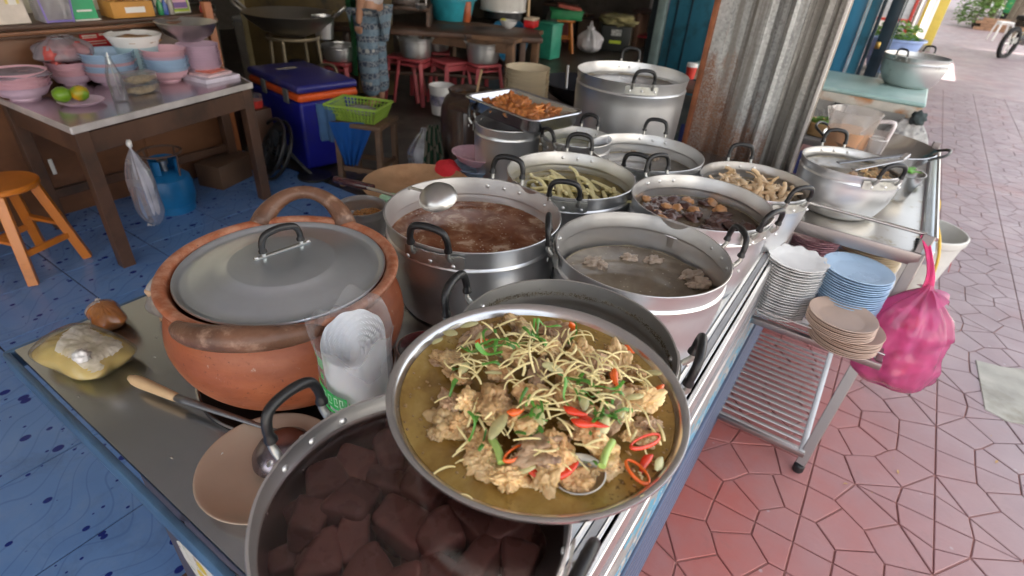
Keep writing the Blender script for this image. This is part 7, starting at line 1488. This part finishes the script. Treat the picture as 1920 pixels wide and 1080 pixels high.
def trouser_mat():
    m, nt, b = new('patterned_trousers'); v = texco(nt); s = nt.nodes.new('ShaderNodeSeparateXYZ'); nt.links.new(v, s.inputs[0])
    band = math_(nt, 'FRACT', math_(nt, 'MULTIPLY', s.outputs[2], 9)); vv = vor(nt, texco(nt, (1,1,1)), 26, 'DISTANCE_TO_EDGE'); el_ = ramp(nt, vv, [(.05,(.25,.28,.31)),(.12,(.06,.08,.12))]); plain = ramp(nt, nz(nt, v, 20, 3), [(.4,(.13,.20,.27)),(.6,(.20,.28,.34))])
    c = mixc(nt, ramp(nt, band, [(.45,(0,0,0)),(.5,(1,1,1))]), el_, plain); dots = vor(nt, texco(nt,(1,1,.9)), 15); rowm = ramp(nt, math_(nt, 'FRACT', math_(nt, 'MULTIPLY', s.outputs[2], 3.0)), [(.7,(0,0,0)),(.74,(1,1,1)),(.9,(1,1,1)),(.94,(0,0,0))]); f = mixc(nt, 1.0, ramp(nt, dots, [(.28,(1,1,1)),(.33,(0,0,0))]), rowm, 'MULTIPLY'); c = mixc(nt, f, c, (.42,.42,.40))
    nt.links.new(c, b.inputs['Base Color']); b.inputs['Roughness'].default_value = .85; return m
tro = [((0,0,.90),.150,.18),((0,.09,.84),.122,.115),((.02,.095,.48),.105,.098),((0,.095,.14),.098,.09),((0,-.09,.84),.122,.115),((0,-.095,.48),.105,.098),((-.03,-.095,.14),.098,.09)]
skin_fig('trousers', tro, [(0,1),(1,2),(2,3),(0,4),(4,5),(5,6)], trouser_mat(), t)
APR = M('green_apron', (.04,.20,.08), .8, var=.3, vs=18, dirt=(.35,.2,.02), ds=26, dt=(.64,.7))
bm = bmesh.new(); rows = []
for j in range(15):
    z = 1.34-j*.07; w_ = .10 if j < 4 else .19; f_ = (.165 if j < 4 else .20)+.015*math.sin(j*.5); row = []
    for i in range(13):
        a = (i/12-.5)*2.2*(w_/.19); row.append(bm.verts.new((math.cos(a)*f_+.008*math.sin(i*2+j*.4), math.sin(a)*(f_+.03), z)))
    rows.append(row)
for r0, r1 in zip(rows, rows[1:]):
    for i in range(12): bm.faces.new((r0[i], r0[i+1], r1[i+1], r1[i]))
bmesh.ops.solidify(bm, geom=bm.faces[:], thickness=.004); link('apron', fin(bm, APR, 60), t)
link('apron_strap', tube([(.10,.10,1.33),(.02,.12,1.44),(-.09,.05,1.38),(-.14,0,1.10)], .012, APR, 8, 4, flat=.4), t); link('apron_strap', tube([(.10,-.10,1.33),(.02,-.12,1.44),(-.09,-.05,1.38),(-.14,0,1.10)], .012, APR, 8, 4, flat=.4), t)
hd = link('hair', blob(190,(.095,.088,.105),.06,2,4,M('black_hair', (.012,.01,.009), .5, var=.4, stretch=(1,1,.2), bs=.5),.03,0), t, (-.012,0,1.685)); link('bun', blob(191,(.05,.05,.05),.1,2,3,M('black_hair')), t, (-.10,0,1.66))
link('face', blob(192,(.078,.068,.098),.0,1,4,SKN,.0), t, (.035,0,1.635)); link('nose', blob(193,(.014,.012,.022),.05,1,2,SKN,0), t, (.112,0,1.635))
for s in (-1,1): link('eye', blob(194,(.007,.011,.006),.0,1,2,BLACKP,0), t, (.104,s*.028,1.652)); link('ear', blob(195,(.012,.007,.022),.1,1,2,SKN,0), t, (.022,s*.076,1.635))
link('mouth', blob(196,(.006,.020,.005),.0,1,2,M('lips', (.4,.13,.11), .4),0), t, (.105,0,1.592)); 
for s in (-1,1): link('sandal', bbox(.24,.09,.02,(.03 if s > 0 else 0,s*.09,.012), M('dark_sandal', (.03,.03,.035), .6), .008), t)
o = tag(link('spatula', tube([(.30,-.13,1.10),(.42,-.13,1.06),(.62,-.12,.96)], [.012,.010,.007], WOODP, 8), None, tuple(t.location), (0,0,R(207))), 'wooden handled spatula held over the big wok', 'spatula')
# work table
wt = [(-4.428, 4.639, 0.72), (-3.373, 5.612, 0.72), (-3.244, 4.844, 0.72)]
c1 = Vector((-3.271, 4.912, 0.72)); c2 = Vector((-3.48, 5.785, 0.72)); c3 = Vector((-4.422, 4.649, 0.72)); ey = c3-c1; ra_ = math.atan2(ey.y, ey.x); Lx = ey.length; Ly = min(1.2, (c2-c1).length); nrm = Vector((math.sin(ra_), -math.cos(ra_), 0)); 
if nrm.dot(c2-c1) < 0: nrm = -nrm
ctr = (c1+c3)/2+nrm*Ly/2
t = thing('work_table', 'rough wooden work table with pots in the kitchen', 'table', (ctr.x,ctr.y,0), ra_); WTB = M('rough_table_wood', (.20,.11,.06), .6, var=.45, vs=4, stretch=(.25,1,1), dirt=(.06,.04,.03), bs=.3)
for k in range(5): link('plank', bbox(Lx,Ly/5-.004,.04,(0,-Ly/2+Ly/5*(k+.5),.70), WTB, .004), t)
link('apron', bars([((-Lx/2+.04,s*(Ly/2-.04),.63),(Lx/2-.04,s*(Ly/2-.04),.63),.03,.10) for s in (-1,1)], WTB), t)
for sx in (-1,1):
    for sy in (-1,1): link('leg', bbox(.08,.08,.68,(sx*(Lx/2-.06),sy*(Ly/2-.06),.34), WTB, .006), t)
link('brace', bars([((Lx*.12,(Ly/2-.05)*(1 if nrm.dot(c2-c1) > 0 else -1)*-1,.60),(-Lx*.30,-(Ly/2-.05),.05),.035,.06)], DARKWOOD), t)
def on(px_, py_, z): q = P_(px_, py_, z); return q
q = on(938,36,.72); t = thing('white_stockpot', 'tall white enamel stockpot on a black burner on the work table', 'pot', (q[0],q[1]+.05,.72)); link('pot', lathe([(0,.10),(.26,.10),(.275,.12),(.28,.52),(.285,.525),(.278,.53),(.27,.13),(0,.13)], M('white_enamel', (.70,.68,.64), .3, var=.05, dirt=(.4,.36,.3), dt=(.62,.8)), 64), t); link('burner', lathe([(0,0),(.22,0),(.24,.02),(.24,.085),(.18,.098),(0,.098)], BLACKP, 40), t); link('band', lathe([(.262,.098),(.285,.10),(.285,.115),(.262,.112),(.262,.098)], ALU, 64), t)
q = on(953,50,.74); t = thing('white_bowl', 'small white bowl with a yellow rind on the work table edge', 'bowl', (q[0],q[1],.72)); link('bowl', bowl_me(.10,.085, WHM, .4), t); link('yellow_rind', blob(160,(.035,.02,.01),.3,2,2,M('yellow_rind', (.8,.75,.1), .5)), t, (-.07,.0,.085))
q = on(996,48,.74); t = thing('red_container', 'red and cream plastic container at the work table corner', 'box', (q[0],q[1],.722), ra_); link('box', bbox(.12,.18,.075,(0,0,.038), M('bright_red_plastic', (.62,.015,.02), .35), .01), t); link('lid', bbox(.126,.186,.03,(0,0,.091), M('cream_plastic', (.62,.5,.36), .4), .008), t)
tag(link('wooden_pole', tube([(q[0]-.05,q[1],.79+.02),(q[0]-.08,q[1]+.02,1.35)], .018, WOODP, 8), None), 'pale upright wooden rod behind the red container', 'rod')
q = on(875,38,.74); t = thing('orange_flask', 'orange flask with a dark cap on the work table', 'flask', (q[0],q[1],.722)); link('body', lathe([(0,0),(.04,0),(.045,.01),(.05,.21),(.035,.235),(0,.236)], M('burnt_orange', (.50,.12,.04), .35), 32), t); link('cap', lathe([(0,.236),(.042,.236),(.044,.27),(.03,.285),(0,.286)], BLACKP, 24), t)
q = on(838,34,.74); t = thing('turquoise_basin', 'turquoise plastic basin of cups on the work table', 'basin', (q[0],q[1]+.1,.722)); link('basin', lathe([(0,0),(.21,0),(.26,.21),(.285,.215),(.285,.24),(.255,.235),(.2,.012),(0,.012)], M('turquoise_plastic', (.03,.33,.42), .4), 56), t)
for k in range(7): a = k*.9; link('cup', lathe([(0,0),(.05,0),(.06,.19),(.055,.19),(.045,.01),(0,.01)], M('pale_cup%s' % '', (.5,.5,.56), .4, rand=.2), 20), t, (math.cos(a)*.13,math.sin(a)*.13,.08), rot_rand(.2))
for k, (px_, py_, h_, r_) in enumerate(((780,108,.40,.17),(818,95,.44,.15),(905,118,.44,.175))):
    q = on(px_, py_, .45); pot(('aluminium pot on the left red stool under the work table','aluminium pot half hidden behind the table leg','dented aluminium pot on the right red stool before the work table')[k], q[0], q[1], .455+.20, r_, [50,230], zb=.457, bot=.88, group=None, mat=ALU_OLD, riv=False)
    red_stool((q[0],q[1]), .2+k*.5, ('red plastic stool under the left pot by the work table','red plastic stool under the hidden pot by the table leg','red plastic stool under the right pot by the work table')[k])
q = on(845,112,.455); red_stool((q[0],q[1]), -.3, 'empty dusty red plastic stool in the middle of the row')
q = on(735,160,.2); red_stool((q[0]-.1,q[1]+.3), .5, 'red stool leg side seen just right of the cook')
q = on(765,150,.0); t = thing('round_pan_lid', 'dull aluminium lid standing on edge behind the red stool', 'lid', (q[0]-.35,q[1]+.55,.22)); link('disc', lathe([(0,0),(.17,0),(.2,.02),(.2,.03),(.16,.02),(0,.035)], ALU_OLD, 48), t, (0,0,0), (R(75),0,R(50))); link('knob', lathe([(0,.035),(.02,.035),(.02,.06),(0,.06)], BLACKP, 16), t, (0,0,0), (R(75),0,R(50)))
q = on(752,20,.7); t = thing('hanging_ladle', 'steel ladle hanging in the dark kitchen left of the turquoise basin', 'ladle', (P_(790,14,.95)[0],P_(790,14,.95)[1],.92)); link('bowl', lathe([(0,0),(.05,.02),(.065,.06),(.06,.06),(.045,.025),(0,.008)], CHROME, 32), t); link('handle', tube([(.06,0,.06),(.07,0,.5)], .008, CHROME, 8), t)
q = on(730,8,.95); pot('round shiny pot on the shelf behind the cook', q[0]-.3, q[1]+.5, 1.16, .22, [60,240], zb=.90, bot=.7, group=None, riv=False)
t = thing('back_shelf', 'dark kitchen shelf behind the cook', 'shelf', (q[0]-.3,q[1]+.5,0), R(38)); link('top', bbox(.8,.5,.03,(-.1,0,.883), DARKWOOD, .005), t); link('lower', bbox(.8,.5,.03,(-.1,0,.45), DARKWOOD, .005), t)
for s in (-.48,.28): link('side', bbox(.04,.5,.868,(s,0,.434), DARKWOOD, .005), t)
# far left nook between cabinet and partition: sacks, bucket, shiny shelf
q = on(455,100,.35); t = thing('cream_sack', 'cream plastic tub standing between the cabinet and the partition', 'tub', (q[0]-.2,q[1]+.3,0)); link('tub', lathe([(0,.0),(.15,0),(.17,.02),(.19,.60),(.17,.62),(0,.63)], M('cream_tub', (.58,.55,.48), .5), 32), t); link('lid', lathe([(0,.63),(.19,.63),(.19,.66),(0,.67)], WHITEP, 32), t)
q = on(430,95,.3); t = thing('steel_drum', 'grey steel drum under the kitchen sink at the upper left', 'drum', (q[0]-1.0,q[1]+.1,0)); link('drum', lathe([(0,0),(.34,0),(.35,.4),(.35,.62),(.33,.63),(0,.63)], M('khaki_drum', (.22,.2,.15), .5), 40), t); link('rim', lathe([(.35,.60),(.365,.61),(.365,.64),(.345,.64),(.35,.60)], ALU_OLD, 40), t)
t = thing('steel_sink', 'steel sink bench with pans left of the partition', 'sink', (q[0]-1.3,q[1]+.8,0), R(30)); link('top', bbox(1.6,.7,.05,(0,0,.95), INOX, .01), t); link('splash', bbox(1.6,.04,.5,(0,.33,1.23), INOX, .005), t)
for sx in (-.7,.7): link('leg', bbox(.05,.6,.92,(sx,0,.46), SST, .004), t)
pot('round pan on the steel sink bench', q[0]-1.25, q[1]+.75, 1.2, .2, [0,180], zb=.976, bot=.9, group=None, riv=False)
# far clutter right of the work table
def far(px_, py_, z): return P_(px_, py_, z)
q = far(1058,100,0); wood_stool('wooden_stool', 'orange wooden stool under the green crate at the back', (q[0]-.1,q[1]+.1,0), .50, .15, .6, square=True)
t = thing('green_crate', 'green plastic crate with a red folder at the back', 'crate', (q[0]-.1,q[1]+.1,.502), .6); link('crate', bbox(.50,.36,.12,(0,0,.06), M('crate_green', (.02,.26,.09), .45), .012), t); link('rim', bbox(.54,.40,.02,(0,0,.13), M('crate_green'), .006), t); link('red_folder', bbox(.38,.28,.05,(.05,.02,.17), M('brick_red', (.42,.09,.06), .5), .006, rot=Matrix.Rotation(.15,3,'Y')), t)
q = far(1097,100,0); t = thing('carrier_bag', 'white carrier bag standing on the dark floor at the back', 'bag', (q[0],q[1]+.1,0)); link('film', fin(bag_mesh(.22,.18,.40,9.1,neck=.25,pinch=.9,pleat=.05), M('white_carrier', (.62,.60,.62), .4, var=.15), 180), t); link('handle', tube([(-.02,0,.38),(.0,.0,.48),(.04,0,.38)], .012, M('white_carrier'), 8, 4), t)
q = far(1140,95,0); t = thing('black_crate', 'black box with pale print and a heap of yellow stuff on top', 'box', (q[0],q[1]+.2,0), .5); link('box', bbox(.5,.4,.40,(0,0,.2), M('black_box', (.015,.017,.015), .5), .006), t); link('print', bbox(.18,.002,.10,(.0,-.202,.30), M('pale_box_print', (.4,.4,.38), .6, var=.8, vs=40), 0), t); link('yellow_print', bbox(.2,.002,.05,(0,-.202,.15), M('lime_border'), 0), t)
tag(link('yellow_heap', blob(165,(.3,.22,.10),.25,3,4,M('khaki_heap', (.34,.30,.14), .8, var=.3),.15), None, (q[0],q[1]+.2,.46)), 'khaki heap on the black box at the back', 'heap')
t = thing('far_bench', 'long dark bench with jars and bottles at the back of the shop', 'bench', (q[0]+1.1,q[1]+.9,0), .1); link('top', bbox(2.0,.6,.05,(0,0,.62), M('dark_far_wood', (.04,.02,.017), .5), .006), t)
for sx in (-.9,.9): link('leg', bbox(.08,.55,.59,(sx,0,.295), DARKWOOD, .005), t)
link('lower_shelf', bbox(1.8,.5,.04,(0,0,.22), M('dark_red_shelf', (.25,.02,.025), .5), .006), t)
cols = [('orange_red',(.6,.07,.02)),('dark_brown',(.05,.03,.02)),('magenta',(.35,.12,.3)),('bright_red',(.6,.02,.03)),('clear_grey',(.4,.38,.38)),('blue',(.05,.12,.4)),('white',(.6,.6,.6)),('pale_blue',(.15,.3,.4))]
for k in range(18):
    nm, c = cols[k % 8]; x, y = q[0]+.25+random.uniform(0,1.7), q[1]+.75+random.uniform(0,.35); h_ = random.uniform(.14,.34); r_ = random.uniform(.04,.08)
    t = thing('storage_jar', '%s jar among the clutter on the far dark bench' % nm.replace('_',' '), 'jar', (x,y,.646), 0, 'jars on the far bench %s' % nm.replace('_',' ')); link('body', lathe([(0,0),(r_*.9,0),(r_,.01),(r_,h_*.75),(r_*.7,h_*.85),(0,h_*.86)], M('far_'+nm, c, .35), 20), t); link('lid', lathe([(0,h_*.86),(r_*.75,h_*.86),(r_*.75,h_),(0,h_)], M('bright_red_plastic') if k % 2 else WHITEP, 20), t)
for k, (dx, z, c) in enumerate(((-.1,1.25,(.55,.53,.6)),(.5,1.35,(.5,.25,.35)),(.9,1.2,(.5,.5,.52)))):
    t = thing('hanging_bag', ('white','pink','grey')[k]+' bag hanging in the dark back corner', 'bag', (q[0]+dx,q[1]+.4,z-.3)); link('film', fin(bag_mesh(.13,.1,.34,3+k,neck=.2,pinch=.95), M(('white','pink','grey')[k]+'_hanging_film', c, .4, var=.2), 180), t); link('string', tube([(0,0,.33),(0,0,2.72-z+.3)], .004, WOODP, 5), t)
for k in range(7):
    x, y = -5.2+random.uniform(-.8,1.2), 9.6+random.uniform(-.5,.8); t = thing('storage_box', '%s box piled against the dark back wall' % ('blue','brown','grey','green','red','cream','black')[k], 'box', (x,y,0), random.random()); s = random.uniform(.35,.6); link('box', bbox(s,s*.8,s*.9,(0,0,s*.45), M('pile_%d' % k if 0 else ('blue','brown','grey','green','red','cream','black')[k]+'_box_card', ((.02,.04,.11),(.10,.06,.035),(.09,.09,.09),(.02,.07,.04),(.18,.03,.025),(.2,.17,.13),(.02,.02,.02))[k], .6), .01), t); link('lid', bbox(s*1.04,s*.84,.03,(0,0,s*.9+.016), DARKWOOD, .004), t)
q = far(1010,110,0); t = thing('green_bottle_crate', 'mint green bottle crate beside the work table leg', 'crate', (q[0],q[1]+.2,0)); link('crate', bbox(.35,.3,.5,(0,0,.25), M('mint_crate', (.04,.34,.22), .45), .012), t); link('rim', bbox(.37,.32,.03,(0,0,.49), M('mint_crate'), .004), t)
q = far(935,110,0.1); t = thing('blue_basin', 'blue basin leaning under the work table', 'basin', (q[0]-.1,q[1]+.35,.02)); link('basin', lathe([(0,0),(.2,0),(.28,.12),(.29,.12),(.21,.0),(0,-.01)], M('deep_blue_plastic', (.02,.16,.30), .4), 48), t, (0,0,.28), (R(75),0,R(40)))
t = thing('blue_tub', 'big dark blue tub under the work table', 'tub', (q[0]-.55,q[1]+.4,0)); link('tub', lathe([(0,0),(.25,0),(.32,.35),(.33,.36),(.31,.36),(.24,.02),(0,.02)], M('dark_teal_plastic', (.02,.09,.13), .5), 40), t)
q = far(1037,70,.2); t = thing('gas_cylinder', 'pale grey cylinder right of the work table', 'gas cylinder', (q[0],q[1],0)); link('tank', lathe([(0,0),(.13,0),(.14,.05),(.14,.5),(.1,.6),(0,.62)], M('pale_grey_tank', (.38,.36,.37), .5), 32), t); link('pipe', tube([(0,0,.62),(.12,.0,.55),(.16,0,.3),(.1,.0,.1)], .012, BLACKP, 8, 4), t)
q = far(755,60,.6)
